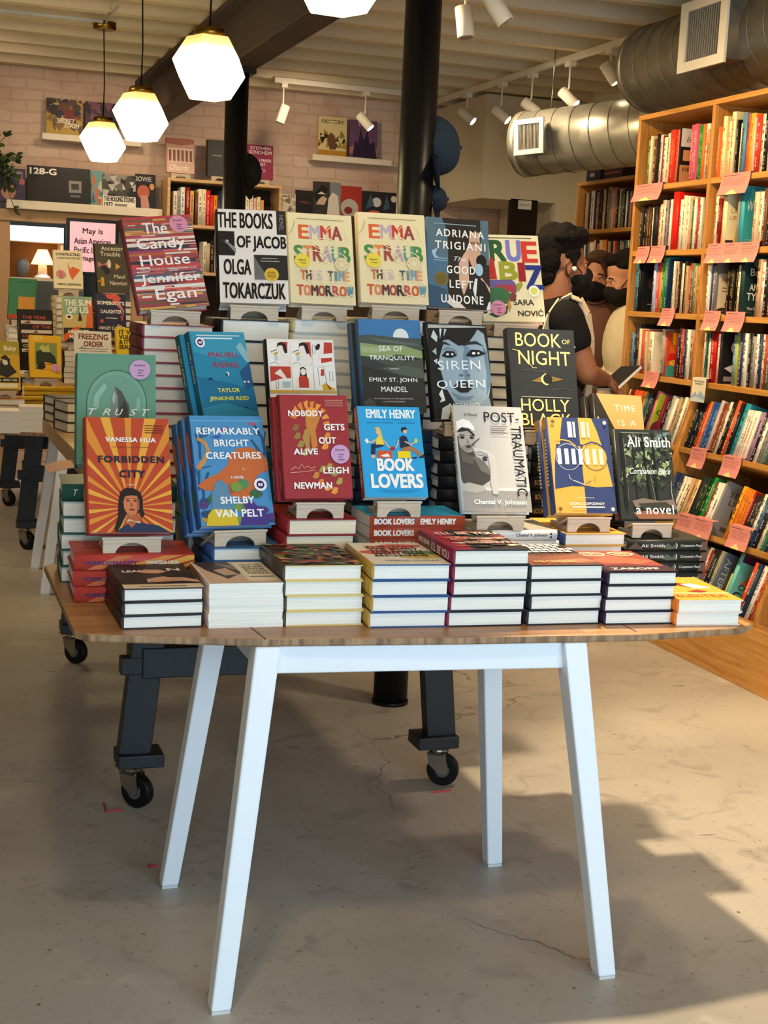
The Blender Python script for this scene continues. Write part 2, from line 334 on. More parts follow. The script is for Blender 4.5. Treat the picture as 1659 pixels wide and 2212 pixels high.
# ================================================================== the room
def slab(name, boxes, m):
    mb = MB()
    for b in boxes: mb.box(*b, m)
    return struct(mb.build(name))
slab('floor', [(-3, 5, -1.3, 12, -.1, 0)], M['floor'])
mb = MB(); mb.box(-3, 5, -1.3, 12, 2.96, 3.05, M['ceil'])
y = -1.0
while y < 10: mb.box(-3, 5, y, y + .075, 2.76, 2.96, M['ceil']); y += .41
struct(mb.build('ceiling'))
slab('wall_back', [(-3, .57, 10, 10.15, 0, 2.96), (1.50, 5, 10, 10.15, 0, 2.96), (.57, 1.50, 10, 10.15, 1.80, 2.96), (.57, 1.5, 10, 10.15, 0, .3)], M['brick'])
slab('wall_left', [(-3.1, -3, -1.3, 12, 0, 2.96)], M['plaster'])
slab('wall_right', [(3.66, 3.76, -1.3, 5.82, 0, 2.96), (3.76, 4.5, 5.76, 5.82, 0, 2.96), (4.4, 4.5, 5.82, 10, 0, 2.96)], M['plaster'])
slab('wall_alcove', [(3.69, 4.4, 9, 9.98, 2.07, 2.76), (4.25, 4.4, 9, 9.98, 0, 2.07)], M['plaster'])
slab('wall_front', [(-3, -1.0, -1.3, -1.2, 0, 2.96), (3.2, 3.66, -1.3, -1.2, 0, 2.96), (-1, 3.2, -1.3, -1.2, 2.35, 2.96), (-1, 3.2, -1.3, -1.2, 0, .2)], M['plaster'])
slab('trim_lintel', [(-.2, 1.56, 9.86, 10, 1.765, 1.838)], mat('c9a67e', .6))
slab('trim_post', [(.40, .63, 9.88, 10, 0, 1.765), (1.46, 1.54, 9.9, 10, 0, 1.765)], mat('c09a72', .6))
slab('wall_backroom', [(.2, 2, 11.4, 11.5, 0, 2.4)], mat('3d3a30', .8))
# steel beam, its columns
mb = MB(); X0, X1 = 1.465, 1.605
mb.prism([(X0, 2.44), (X1, 2.44), (X1, 2.455), (1.545, 2.46), (1.545, 2.72), (X1, 2.73), (X1, 2.76), (X0, 2.76), (X0, 2.73), (1.525, 2.72), (1.525, 2.46), (X0, 2.455)], -1.2, 9.98, M['beamp'], lambda x, z, y: (x, y, z))
struct(mb.build('beam'))
for y in (4.307, 7.005):
    mb = MB(); mb.tube([(1.533, y, 0), (1.533, y, 2.425)], .058, M['steel'], 28); mb.tube([(1.533, y, 0), (1.533, y, .012)], .062, M['steel'], 28); mb.box(1.46, 1.61, y-.08, y+.08, 2.42, 2.44, M['steel'])
    struct(mb.build('column'))
slab('trim_conduit_run', [(.2, .985, 7.79, 7.80, 2.735, 2.75), (.98, .99, 7.3, 7.8, 2.735, 2.75)], M['galv'])
# ------------------------------------------------------------------ pendant lamps
def m_lamp():
    m, t, b = nt('opal_lamp_glass'); tc = nd(t, 'ShaderNodeTexCoord'); sx = nd(t, 'ShaderNodeSeparateXYZ'); t.links.new(tc.outputs['Object'], sx.inputs[0])
    f0 = ramp(t, sx.outputs[2], .03, .1); iv = nd(t, 'ShaderNodeMath', operation='SUBTRACT'); iv.inputs[0].default_value = 1; t.links.new(f0, iv.inputs[1]); pw = nd(t, 'ShaderNodeMath', operation='POWER'); t.links.new(iv.outputs[0], pw.inputs[0]); pw.inputs[1].default_value = 3; iv2 = nd(t, 'ShaderNodeMath', operation='SUBTRACT'); iv2.inputs[0].default_value = 1; t.links.new(pw.outputs[0], iv2.inputs[1]); f = iv2.outputs[0]
    t.links.new(mixc(t, f, (1, .80, .40, 1), (.62, .44, .10, 1)), b.inputs['Emission Color']); es = nd(t, 'ShaderNodeMapRange'); es.inputs[3].default_value = 16; es.inputs[4].default_value = .95; t.links.new(f, es.inputs[0]); t.links.new(es.outputs[0], b.inputs['Emission Strength']); b.inputs['Base Color'].default_value = (.8, .7, .5, 1); return m
LAMPM = m_lamp()
def lamp_mesh():
    a = .091; mb = MB(); vs = []
    for r, z, o in ((.8507, 1.1135, 0), (1.3764, .2628, 0), (1.3764, -.2628, 36), (.8507, -1.1135, 36)):
        vs += [(r*a*math.cos(math.radians(72*k+o+25)), r*a*math.sin(math.radians(72*k+o+25)), z*a) for k in range(5)]
    fs = [(0,1,2,3,4), (19,18,17,16,15)]
    for k in range(5):
        k1 = (k+1) % 5; fs.append((k, 5+k, 10+k, 5+k1, k1)); fs.append((15+k, 15+k1, 10+k1, 5+k1, 10+k))
    mb.add(vs, fs, LAMPM); return mb
def pendant(x, y, z, label):
    r = empty('pendant_lamp', loc=(x, y, z)); tag(r, label, 'lamp', 'pendant lamps along the beam')
    lamp_mesh().build('lamp_shade', r, .004)
    mb = MB(); mb.tube([(0,0,.10), (0,0,.115), (0,0,.13), (0,0,.135)], [.052, .055, .05, .012], M['brass'], 20); mb.build('shade_cap', r)
    mb = MB(); zt = 2.755 - z; mb.tube([(0,0,.135), (.004,0,.3), (-.003,0,zt-.05), (0,0,zt-.03)], .0035, M['rubber'], 8); mb.build('cord', r)
    mb = MB(); mb.tube([(0,0,zt-.045), (0,0,zt-.04), (0,0,zt-.005)], [.05, .062, .062], M['brass'], 24); mb.build('ceiling_rose', r)
    return r
pendant(1.02, 3.52, 2.165, 'nearest lit pendant lamp, cut off by the top edge of the photo')
pendant(.965, 4.87, 2.105, 'lit faceted pendant lamp, largest of the three wholly in view')
pendant(.97, 6.42, 2.105, 'lit faceted pendant lamp, middle of the three wholly in view')
pendant(.985, 7.85, 2.125, 'lit faceted pendant lamp hung below the brass rose, smallest in view')
# ------------------------------------------------------------------ track lighting
def track(name, p0, p1, label):
    mb = MB(); mb.bar(p0, p1, .035, .03, M['white'], (0, 0, 1)); o = mb.build('light_track', None, .003)
    return tag(o, label, 'light track')
track('t', (3.545, 5.95, 2.745), (3.5, 9.6, 2.745), 'white lighting track running back along the ceiling beside the silver ducts')
track('t', (2.26, 9.2, 2.745), (3.3, 9.25, 2.745), 'short white lighting track in front of the brick back wall')
track('t', (2.24, 5.1, 2.745), (2.24, 6.2, 2.745), 'white lighting track at the top, between columns and near duct')
GLOW = emis('lit_spot_lens', (1, .85, .55), 9)
def spot(p, d, label, lit=True, ln=.12, rd=.032, stem=.10):
    p = Vector(p); d = Vector(d).normalized(); r = empty('track_spotlight', loc=p); tag(r, label, 'spotlight', 'white track spotlights')
    mb = MB(); a, b = -d*ln*.5, d*ln*.5
    mb.tube([a, a + d*.004, b - d*.002, b], [rd*.85, rd, rd, rd*.97], M['white'], 20); mb.build('lamp_head', r)
    mb = MB(); mb.tube([b - d*.0, b + d*.003], [rd*.8, rd*.8], GLOW if lit else mat('8a8072', .3), 20); mb.build('lens', r)
    mb = MB(); mb.tube([a*.3 + Vector((0,0,rd*.6)), Vector((0,0,stem*.55)), Vector((0, 0, 2.745 - p.z - .03))], .006, M['white'], 8); mb.box(-.02, .02, -.035, .035, 2.745 - p.z - .045, 2.745 - p.z - .015, M['white']); mb.build('mounting_stem', r)
    return r
for (x, y), X, lit, d, lab in (((1008, 250), 3.50, 1, (.6, -.5, -.6), 'lit white track spotlight beside the denim cap, farthest on its track'), ((1082, 247), 3.51, 1, (.6, -.5, -.6), 'lit white track spotlight second from the far end of its track'), ((1147, 232), 3.52, 0, (.55, -.45, -.5), 'unlit white track spotlight above the far duct vent'),
        ((1228, 211), 3.53, 1, (.5, -.5, -.6), 'lit white track spotlight over the middle of the far duct'), ((1318, 158), 3.535, 1, (.5, -.3, -.8), 'lit white track spotlight against the rim of the near duct')):
    spot(atX(x, y, X), d, lab, lit)
spot(atY(611, 246, 9.22), (-.3, .1, -1), 'unlit grey track spotlight hanging before the bare brick, pointing down', False)
spot(atY(788, 262, 9.24), (.6, -.3, -.7), 'lit white track spotlight over the purple album on the wall ledge', True)
spot(atX(1004, 47, 2.24), (.12, -.1, -1), 'white spotlight head hanging upright near the black column at the top', False, .13, .037)
spot(atX(1074, 18, 2.25), (.55, -.2, -.8), 'white spotlight head angled right at the top edge of the photo', False, .13, .037)
# ------------------------------------------------------------------ ducts
def duct(pts, rad, m, n=56, seam=.12, label='', vent=None, name='ventilation_duct', group='silver ventilation ducts'):
    p0, p1 = Vector(pts[0]), Vector(pts[1]); a = (p1 - p0).normalized(); L = (p1 - p0).length
    r = empty(name, loc=p0); tag(r, label, 'duct', group)
    u = a.orthogonal().normalized(); u = (Vector((0,0,1)) - a * a.z).normalized(); w = a.cross(u)
    mb = MB(); mb.tube([(0,0,0), a*L], rad, m, n, cap=True); mb.tube([a*(-.012), a*.03], rad*1.025, m, n); mb.build('duct_body', r)
    turns = int(L / seam * 1); N = 32; hel = [a*(seam*(i/N)) + (u*math.cos(2*math.pi*i/N) + w*math.sin(2*math.pi*i/N))*(rad+.0012) for i in range(int(N*L/seam))]
    mb = MB(); mb.tube(hel, rad and .0022, mat('7d7768', .45, .6), 5, True); mb.build('spiral_seam', r)
    for k in (.12, .8):
        mb = MB(); mb.tube([a*L*k + u*rad, a*L*k + Vector((0,0,2.96 - p0.z - a.z*L*k))], .004, M['chrome'], 8); mb.build('hanger_rod', r)
    if vent:
        s, ang, vw, vh, dep = vent; out = (w*math.sin(ang) + u*math.cos(ang)); up = (u - out*u.dot(out)).normalized() if abs(out.dot(u)) < .9 else w
        f = frame(a*s + out*(rad*.8), a, up); 
        if f.col[2].to_3d().dot(out) < 0: f = frame(a*s + out*(rad*.8), -a, up)
        F = lambda x, y, z: f @ Vector((x, y, z)); d = rad*.2 + dep
        mb = MB(); mb.hexa([F(-vw*.42,-vh*.42,-.02),F(vw*.42,-vh*.42,-.02),F(vw*.42,vh*.42,-.02),F(-vw*.42,vh*.42,-.02),F(-vw*.42,-vh*.42,d),F(vw*.42,-vh*.42,d),F(vw*.42,vh*.42,d),F(-vw*.42,vh*.42,d)], m); mb.build('vent_collar', r)
        mb = MB(); q = .36
        for b in ((-.5,.5,.36,.5), (-.5,.5,-.5,-.36), (-.5,-.36,-.36,.36), (.36,.5,-.36,.36)):
            x0,x1,y0,y1 = b[0]*vw,b[1]*vw,b[2]*vh,b[3]*vh
            mb.hexa([F(x0,y0,d),F(x1,y0,d),F(x1,y1,d),F(x0,y1,d),F(x0,y0,d+.012),F(x1,y0,d+.012),F(x1,y1,d+.012),F(x0,y1,d+.012)], mat('e6dfcf', .5))
        vo = mb.build('vent_frame', r)
        mb = MB(); k = 15
        for i in range(k):
            x = (-.36 + .72*(i+.5)/k)*vw; mb.hexa([F(x-.0025,-.36*vh,d-.004),F(x+.001,-.36*vh,d-.004),F(x+.001,.36*vh,d-.004),F(x-.0025,.36*vh,d-.004),F(x,-.36*vh,d+.008),F(x+.0028,-.36*vh,d+.008),F(x+.0028,.36*vh,d+.008),F(x,.36*vh,d+.008)], mat('a39d8e', .5))
        b = [F(-.37*vw,-.37*vh,d+.0005),F(.37*vw,-.37*vh,d+.0005),F(.37*vw,.37*vh,d+.0005),F(-.37*vw,.37*vh,d+.0005)]; mb.add(b, [(0,1,2,3)], mat('1c1a17', .9)); mb.build('louvre', vo)
    return r
DA = atY(1137, 312, 7.45); DB = DA + Vector((.62, -.98, .07)).normalized() * 1.35
duct((DA, DB), .178, M['galv'], label='shiny silver far duct with a small square vent, beyond the near duct', vent=(.17, math.pi/2, .19, .19, .05))
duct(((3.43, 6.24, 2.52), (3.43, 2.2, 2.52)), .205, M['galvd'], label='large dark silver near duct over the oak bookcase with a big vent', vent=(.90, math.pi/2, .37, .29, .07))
# ================================================================== tables, carts, bookcases
def white_table(dy, T, top_out, label, cards=True):
    """splayed-leg table; the same model stands twice in the shop"""
    r = empty('display_table', loc=(.95, 2.69 + dy, 0)); tag(r, label, 'table', 'white-legged display tables')
    o = lambda p: (p[0] - .95, p[1] - 2.69, p[2])
    mb = MB(); mb.prism([(x - .95, y - 2.69) for x, y in top_out], T - .016, T, M['planks'], None, M['edge']); mb.build('tabletop', r, .004)
    mb = MB()
    for (xa, ya), (xb, yb) in (((.634, 2.5), (.58, 3.24)), ((1.402, 2.455), (1.42, 3.24))): mb.bar(o((xa, ya, T)), o((xb, yb, T)), .0028, .0007, mat('3c2a1c', .7), (1, 0, 0))
    mb.build('board_joint', r)
    tops = [(.640, 2.525), (1.262, 2.472), (.640, 2.945), (1.262, 2.90)]; feet = [(.548, 2.424), (1.340, 2.377), (.552, 3.004), (1.338, 2.957)]
    for (tx, ty), (fx, fy) in zip(tops, feet):
        mb = MB(); tw, bw = .025, .0195
        P = [(fx-bw,fy-bw,.006),(fx+bw,fy-bw,.006),(fx+bw,fy+bw,.006),(fx-bw,fy+bw,.006),(tx-tw,ty-tw,T-.016),(tx+tw,ty-tw,T-.016),(tx+tw,ty+tw,T-.016),(tx-tw,ty+tw,T-.016)]
        mb.hexa([o(p) for p in P], M['white_steel']); lg = mb.build('leg', r, .004)
        mb = MB(); b2 = bw*.92; mb.hexa([o(p) for p in ((fx-b2,fy-b2,0),(fx+b2,fy-b2,0),(fx+b2,fy+b2,0),(fx-b2,fy+b2,0),(fx-b2,fy-b2,.006),(fx+b2,fy-b2,.006),(fx+b2,fy+b2,.006),(fx-b2,fy+b2,.006))], mat('d5d5d2', .5)); mb.build('foot_pad', lg)
    for a, b in ((0, 1), (2, 3), (0, 2), (1, 3)):
        pa, pb = Vector((*tops[a], T - .045)), Vector((*tops[b], T - .045)); mb = MB(); mb.bar(o(pa), o(pb), .055, .02, M['white_steel'], (0, 0, 1)); mb.build('apron', r, .003)
    return r
T = .703
TOP1 = [(.288, 2.615), (.31, 2.585), (.634, 2.502), (1.03, 2.462), (1.402, 2.436), (1.66, 2.462), (1.700, 2.49), (1.70, 3.23), (1.68, 3.27), (.31, 3.275), (.288, 3.25)]
white_table(0, T, TOP1, 'white metal table with bamboo top in front, piled with new hardcovers')
white_table(3.71, T, TOP1, 'white-legged table with wooden top behind, left of the black cart')
def cart(dy, ztop, label):
    r = empty('rolling_cart', loc=(.97, 4.25 + dy, 0)); tag(r, label, 'cart', 'black rolling carts')
    o = lambda x, y, z: (x - .97, y - 4.25, z)
    mb = MB(); mb.box(.45-.97, 1.52-.97, 3.246-4.25, 5.2-4.25, ztop-.055, ztop, M['ash']); mb.build('cart_top', r, .004)
    for y, sgn in ((3.52, 1), (4.98, 1)):
        for x, tx in ((.545, .615), (1.405, 1.335)):
            s = 1 if x < 1 else -1
            mb = MB(); mb.bar(o(x, y, .145), o(tx, y, ztop-.055), .085, .045, M['blackwood'], (1, 0, 0)); mb.box(x-.97-.045-(.0 if s>0 else .03), x-.97+.045+(.03 if s>0 else 0), y-4.25-.045, y-4.25+.05, .115, .15, M['blackwood']); lg = mb.build('leg', r, .003)
            cx = x - .97; an = .75 if s > 0 else 1.05
            def turned(mb):
                c_, s_ = math.cos(an), math.sin(an); mb.v = [(cx + a_*c_ - b_*s_, y - 4.25 + a_*s_ + b_*c_, z_) for a_, b_, z_ in mb.v]; return mb
            mb = MB(); mb.box(-.034, .034, -.034, .034, .109, .115, M['chrome']); mb.tube([(0, 0, .109), (0, 0, .094)], .024, M['chrome'], 16); mb.box(-.0205, .0205, -.02, .026, .089, .096, M['chrome'])
            for sx in (-.019, .019): mb.prism([(-.024, .096), (.03, .096), (.022, .06), (-.008, .036), (-.026, .036), (-.032, .05)], sx-.0015, sx+.0015, M['chrome'], lambda a, b, c: (c, a, b))
            cs = turned(mb).build('caster', lg)
            mb = MB(); mb.tube([(-.014, -.016, .0455), (-.011, -.016, .0455), (.011, -.016, .0455), (.014, -.016, .0455)], [.041, .0452, .0452, .041], M['rubber'], 28); mb.tube([(-.016, -.016, .0455), (.016, -.016, .0455)], .02, mat('5a5a5c', .4), 16); turned(mb).build('wheel', cs)
    for y in (3.49, 4.95):
        mb = MB(); mb.box(.56-.97, 1.47-.97, y-4.25+.0, y-4.25+.045, .352, .432, M['blackwood']); mb.box(.505-.97, .59-.97, y-4.25+.005, y-4.25+.045, .362, .408, M['blackwood']); mb.box(.53-.97, .58-.97, y-4.25+.046, y-4.25+.085, .325, .455, M['blackwood']); mb.build('cross_rail', r, .003)
    mb = MB(); mb.box(.97-.97-.05, .97-.97+.05, 3.55-4.25, 4.92-4.25, 1.0*.36, .43, M['blackwood']); mb.build('long_stretcher', r, .003)
    mb = MB(); mb.box(.56-.97, 1.42-.97, 3.4-4.25, 5.1-4.25, ztop-.13, ztop-.055, M['blackwood']); mb.build('top_frame', r, .002)
    return r
CZ = .87
cart(0, CZ, 'black wooden rolling cart behind the front table, right beneath the tall stacks')
cart(3.71, CZ, 'black rolling cart farther back at left under the older display')
def bookcase(name, pts_back, prof, ys, shelves, label, om=None):
    """prof: [(x,z)] front outline from the floor up; ys: panel positions (far..near); shelves: (xfront, z, tilt)"""
    r = empty(name, loc=(prof[0][0], ys[0], 0)); tag(r, label, 'bookcase'); om = M['oak']; x0 = prof[0][0]
    ztop = prof[-1][1]; xb = pts_back
    for y in ys:
        mb = MB(); out = [(x - x0, z) for x, z in prof] + [(xb - x0, ztop), (xb - x0, 0)]
        mb.prism(out, y - ys[0] - .011, y - ys[0] + .011, om, lambda a, b, c: (a, c, b)); mb.build('upright', r, .002)
    ya, yb = ys[-1] - ys[0], 0
    mb = MB(); mb.box(xb - x0, xb - x0 + .012, ya, yb, 0, ztop, mat('8a5a26', .6)); mb.build('back_panel', r)
    mb = MB(); mb.box(prof[-1][0] - x0 - .001, xb - x0, ya - .011, yb + .011, ztop - .022, ztop, M['oak_h']); mb.build('top_board', r, .002)
    for i in range(len(ys) - 1):
        for xf, z, tl in shelves:
            mb = MB(); q0, q1 = ys[i+1] - ys[0] + .0115, ys[i] - ys[0] - .0115; dz = -math.tan(tl) * (xb - xf)
            mb.hexa([(xf-x0, q0, z-.024), (xb-x0, q0, z-.024+dz), (xb-x0, q1, z-.024+dz), (xf-x0, q1, z-.024), (xf-x0, q0, z), (xb-x0, q0, z+dz), (xb-x0, q1, z+dz), (xf-x0, q1, z)], M['oak_h']); mb.build('shelf', r, .002)
    return r
BX = 3.11
UP = [(2.893, 0), (2.893, .285), (2.935, .40), (3.075, .84), (BX, .95), (BX, 2.222)]
SH = [(BX + .002, 1.908, 0), (BX + .002, 1.622, 0), (BX + .002, 1.352, 0), (BX + .002, 1.075, 0), (3.06, .80, .30), (2.965, .50, .36), (2.894, .255, .36)]
bc = bookcase('bookcase', 3.43, UP, [5.76, 5.14, 4.22, 3.36], SH, 'tall honey oak bookcase along the right, two bays in view')
mb = MB(); mb.box(-.004, .015, 3.35 - 5.76, .011, 0, .235, M['oak_h']); mb.build('plinth', bc, .002)
FX = 3.9
SHF = [(FX + .002, 1.83, 0), (FX + .002, 1.545, 0), (FX + .002, 1.26, 0), (FX + .002, .98, 0), (FX + .002, .7, 0), (FX + .002, .4, 0)]
bookcase('bookcase', 4.2, [(FX, 0), (FX, 2.12)], [7.95, 6.95], SHF, 'farther oak bookcase in the alcove behind the masked shoppers')
# ================================================================== books on the shelves
def shelf_book(mw, w, h, t, colour, accent, label, group, face=None, seed=0, name=None):
    rnd = random.Random(seed); hard = t > .019; mb = cover_mesh(w, h, t, colour, None, hard)
    pg = pages_mesh(w, h, t, hard, M['cream_pages']); mb.add(pg.v, pg.f, M['cream_pages'])
    if accent:
        ca, cb = [tuple(int(q_[i:i+2], 16) for i in (0, 2, 4)) for q_ in (colour, accent)]; am = mat('%02x%02x%02x' % tuple(int(p_*.45 + q_*.55) for p_, q_ in zip(ca, cb)), .5, 0, .05); x = -w/2 - (.0018 if hard else .0004)
        def q(y0, y1, z0, z1): mb.add([(x, y0, z0), (x, y1, z0), (x, y1, z1), (x, y0, z1)], [(3, 2, 1, 0)], am)
        zc = -t/2; hw = min(t*.2, .006)
        y = h*(.9 - rnd.random()*.08); lo = h*(.32 + rnd.random()*.1)
        while y > lo:
            d = .005 + rnd.random()*.010
            if rnd.random() < .75: q(y - d, y, zc - hw, zc + hw*rnd.uniform(.3, 1))
            y -= d + .0025
        y = h*.27
        while y > h*.12:
            d = .004 + rnd.random()*.008; q(y - d, y, zc - hw*.6, zc + hw*.6); y -= d + .003
        if rnd.random() < .4: q(h*.04, h*.07, zc - hw*.7, zc + hw*.7)
    o = mb.build(name or ('hardcover_book' if hard else 'paperback_book'), None); o.matrix_world = mw
    if face: art('cover_art', o, (-w/2 + .004, 0, 0), (1,0,0), (0,1,0), w - .004, h, face)
    return tag(o, label, 'book', group)
FILL = ['cream:e6dac2:22:21:k', 'black:201d1e:24:21.5:w', 'red:aa3a2c:20:21:w', 'white:e9e3d6:20:20.5:r', 'navy:2a3656:22:21:w', 'tan:c49a6c:18:20:k', 'green:4a7a58:20:21:w', 'orange:d8743a:16:20:k', 'grey:8f8c86:22:21:k']
AUTO = {'w': 'efe6d6', 'k': '1d1a19', 'y': 'e9c05a', 'r': 'b8382a', 'b': '2d4a7c'}
def shelf_row(x, z, tilt, y, toks, where, group, faces={}, ymin=None, ux=None, ordw='from left', wd=.135):
    """books along -Y (camera's left to right), spines toward -X"""
    i = 0; st, ct = math.sin(tilt), math.cos(tilt); seed = len(where) * 31
    fr_ = random.Random(len(toks)); toks = toks.split() + [fr_.choice(FILL) for _ in range(18 if ymin else 0)]
    for tok in toks:
        p = tok.split(':')
        if p[0] == 'gap': y -= int(p[1]) / 1000; continue
        nm = p[0].replace('_', ' '); t = int(p[2]) / 1000; h = float(p[3]) / 100; acc = None; gap = 0; fa = None; rep = 1
        for e in p[4:]:
            if e[0] == 'g': gap = int(e[1:]) / 1000
            elif e[0] == 'F': fa = faces[e[1:]]
            elif e[0] == 'x': rep = int(e[1:])
            else: acc = AUTO[e]
        for k in range(rep):
            if ymin and y - t < ymin + .002: return
            rnd = random.Random(seed + i); w = min(wd, h*.66) + rnd.uniform(-.006, .006); ins = rnd.uniform(.004, .016) + (0.006 if h < .19 else 0)
            py = y - t - .0006; u = Vector((ct, 0, -st)); v = Vector((st, 0, ct)); base = Vector((x, py, z)) + u*(ins + w/2) + v*.0012
            kind = 'hardcover' if t > .019 else 'paperback'
            shelf_book(frame(base, u, v), w, h, t, p[1], acc, '%s %s, %s %s, %s' % (nm, kind, ORD1[i], ordw, where), group, fa, seed + i)
            i += 1; y = py - .0004 - gap
def face(*l): return list(l)
FACES = dict(
 kraft=face(('b','cfc6bb',0,.66,1,1), ('t','1d1a19','Emp',.2,.6,.72,.84,0,.3), ('b','1d1a19',0,.34,1,.66), ('b','c98f5a',.1,.4,.42,.6), ('b','b98050',0,0,1,.32), ('t','2b1d14','HROC',.12,.8,.2,.28), ('t','2b1d14','KI',.4,.75,.06,.14)),
 flowers=face(('e','3a2c2a',.5,.6,.3,.2), ('e','6a5a52',.4,.65,.1,.06), ('e','7a6a60',.62,.55,.12,.07), ('e','54443e',.5,.45,.16,.06), ('b','8a827a',.2,.14,.8,.16)),
 shapes=face(('b','f0b81e',.2,.7,1,.98), ('b','e8662a',.1,.52,1,.68), ('p','d8281e',[(0,.36),(.9,.36),(1,.5),(.1,.52)]), ('e','e8b048',.4,.3,.3,.08), ('b','3f8f86',0,0,1,.24), ('e','e88a6a',.7,.28,.2,.09)),
 sfun=face(('b','a9ba38',0,0,1,1), ('t','231d1a','S',.2,.6,.75,.92), ('t','231d1a','CAN',.05,.8,.55,.66), ('e','7a2f45',.35,.25,.35,.2), ('e','7a2f45',.7,.1,.3,.1)),
 tie=face(('b','ecdfae',0,0,1,1), ('p','241b18',[(.38,1),(.68,1),(.6,.86),(.66,.74),(.5,.66),(.36,.74),(.46,.86)]), ('t','d59a4a','LAURA',.14,.82,.62,.69), ('t','d59a4a','LIPPMAN',.1,.9,.5,.57), ('p','f1b90e',[(.3,0),(.78,0),(.7,.4),(.52,.5),(.36,.4)]), ('b','3a3533',0,0,.28,.14)),
 teal=face(('t','d9eceb','WOMAN',.08,.92,.6,.76), ('e','e9f2f0',.5,.9,.06,.05), ('b','e0efee',.3,.24,.46,.34), ('b','e0efee',.56,.24,.72,.34), ('b','bfe0de',.1,.12,.9,.13)),
 horse=face(('b','d9c7a8',.06,0,.94,.78), ('t','c08a5a','HORSE',.18,.82,.62,.7), ('b','8a6a4a',.2,.5,.8,.52), ('b','8a6a4a',.2,.44,.8,.46), ('e','5a4a3e',.6,.2,.26,.12), ('e','3f352d',.35,.08,.3,.06)),
 tyler=face(('b','1d3836',0,0,1,1), ('e','6a7a72',.6,.86,.3,.1), ('t','e9ebe0','Braid',.2,.85,.66,.78), ('t','eef0e6','ANNE',.2,.8,.42,.53), ('t','eef0e6','TYLER',.12,.9,.26,.38), ('t','cfd6cc','The Novelist',.15,.8,.1,.15)),
 photo=face(('b','1e1b1a',0,0,1,1), ('e','d8d0c4',.6,.7,.3,.16), ('p','cfc6ba',[(.1,.3),(.6,.42),(.9,.62),(.7,.3),(.4,.2)]), ('b','8a827a',.1,.05,.5,.14)),
 bird=face(('b','8d8c88',.06,.05,.94,.95), ('t','3f3d3b','STILL',.2,.8,.74,.84), ('t','3f3d3b','LIFE',.25,.75,.6,.7), ('p','3a1f18',[(.5,.3),(.42,.56),(.56,.42),(.82,.5),(.66,.32),(.3,.26)]), ('p','b5622a',[(.5,.34),(.52,.5),(.58,.4)]), ('b','55534f',.3,.12,.75,.2)),
 crie=face(('b','6fbfae',0,0,1,1), ('b','4a2038',0,.86,1,1), ('p','c8684a',[(.2,.5),(.8,.88),(.6,.6),(.9,.56),(.5,.5)]), ('t','16242a','COMM',.2,.98,.4,.5), ('t','16242a','CRIE',.1,.95,.2,.36), ('p','7a2a2a',[(.1,.02),(.5,.12),(.6,.04)])),
 grey=face(('b','5f6872',0,0,1,1), ('e','2f343c',.7,.45,.26,.12), ('e','3a4048',.5,.28,.36,.08), ('t','c9cbb0','AFTER',.05,.25,.3,.9,0,0,1,1)),
)
G1 = 'books on the near oak bookcase'
def bay(which, s): return '%s shelf down, %s bay, near bookcase' % (ORD1[s], 'left' if which == 0 else 'right')
SX = [BX + .002] * 4 + [3.06, 2.965, 2.894]; SZ = [1.908, 1.622, 1.352, 1.075, .80, .50, .255]; ST = [0, 0, 0, 0, .30, .36, .36]
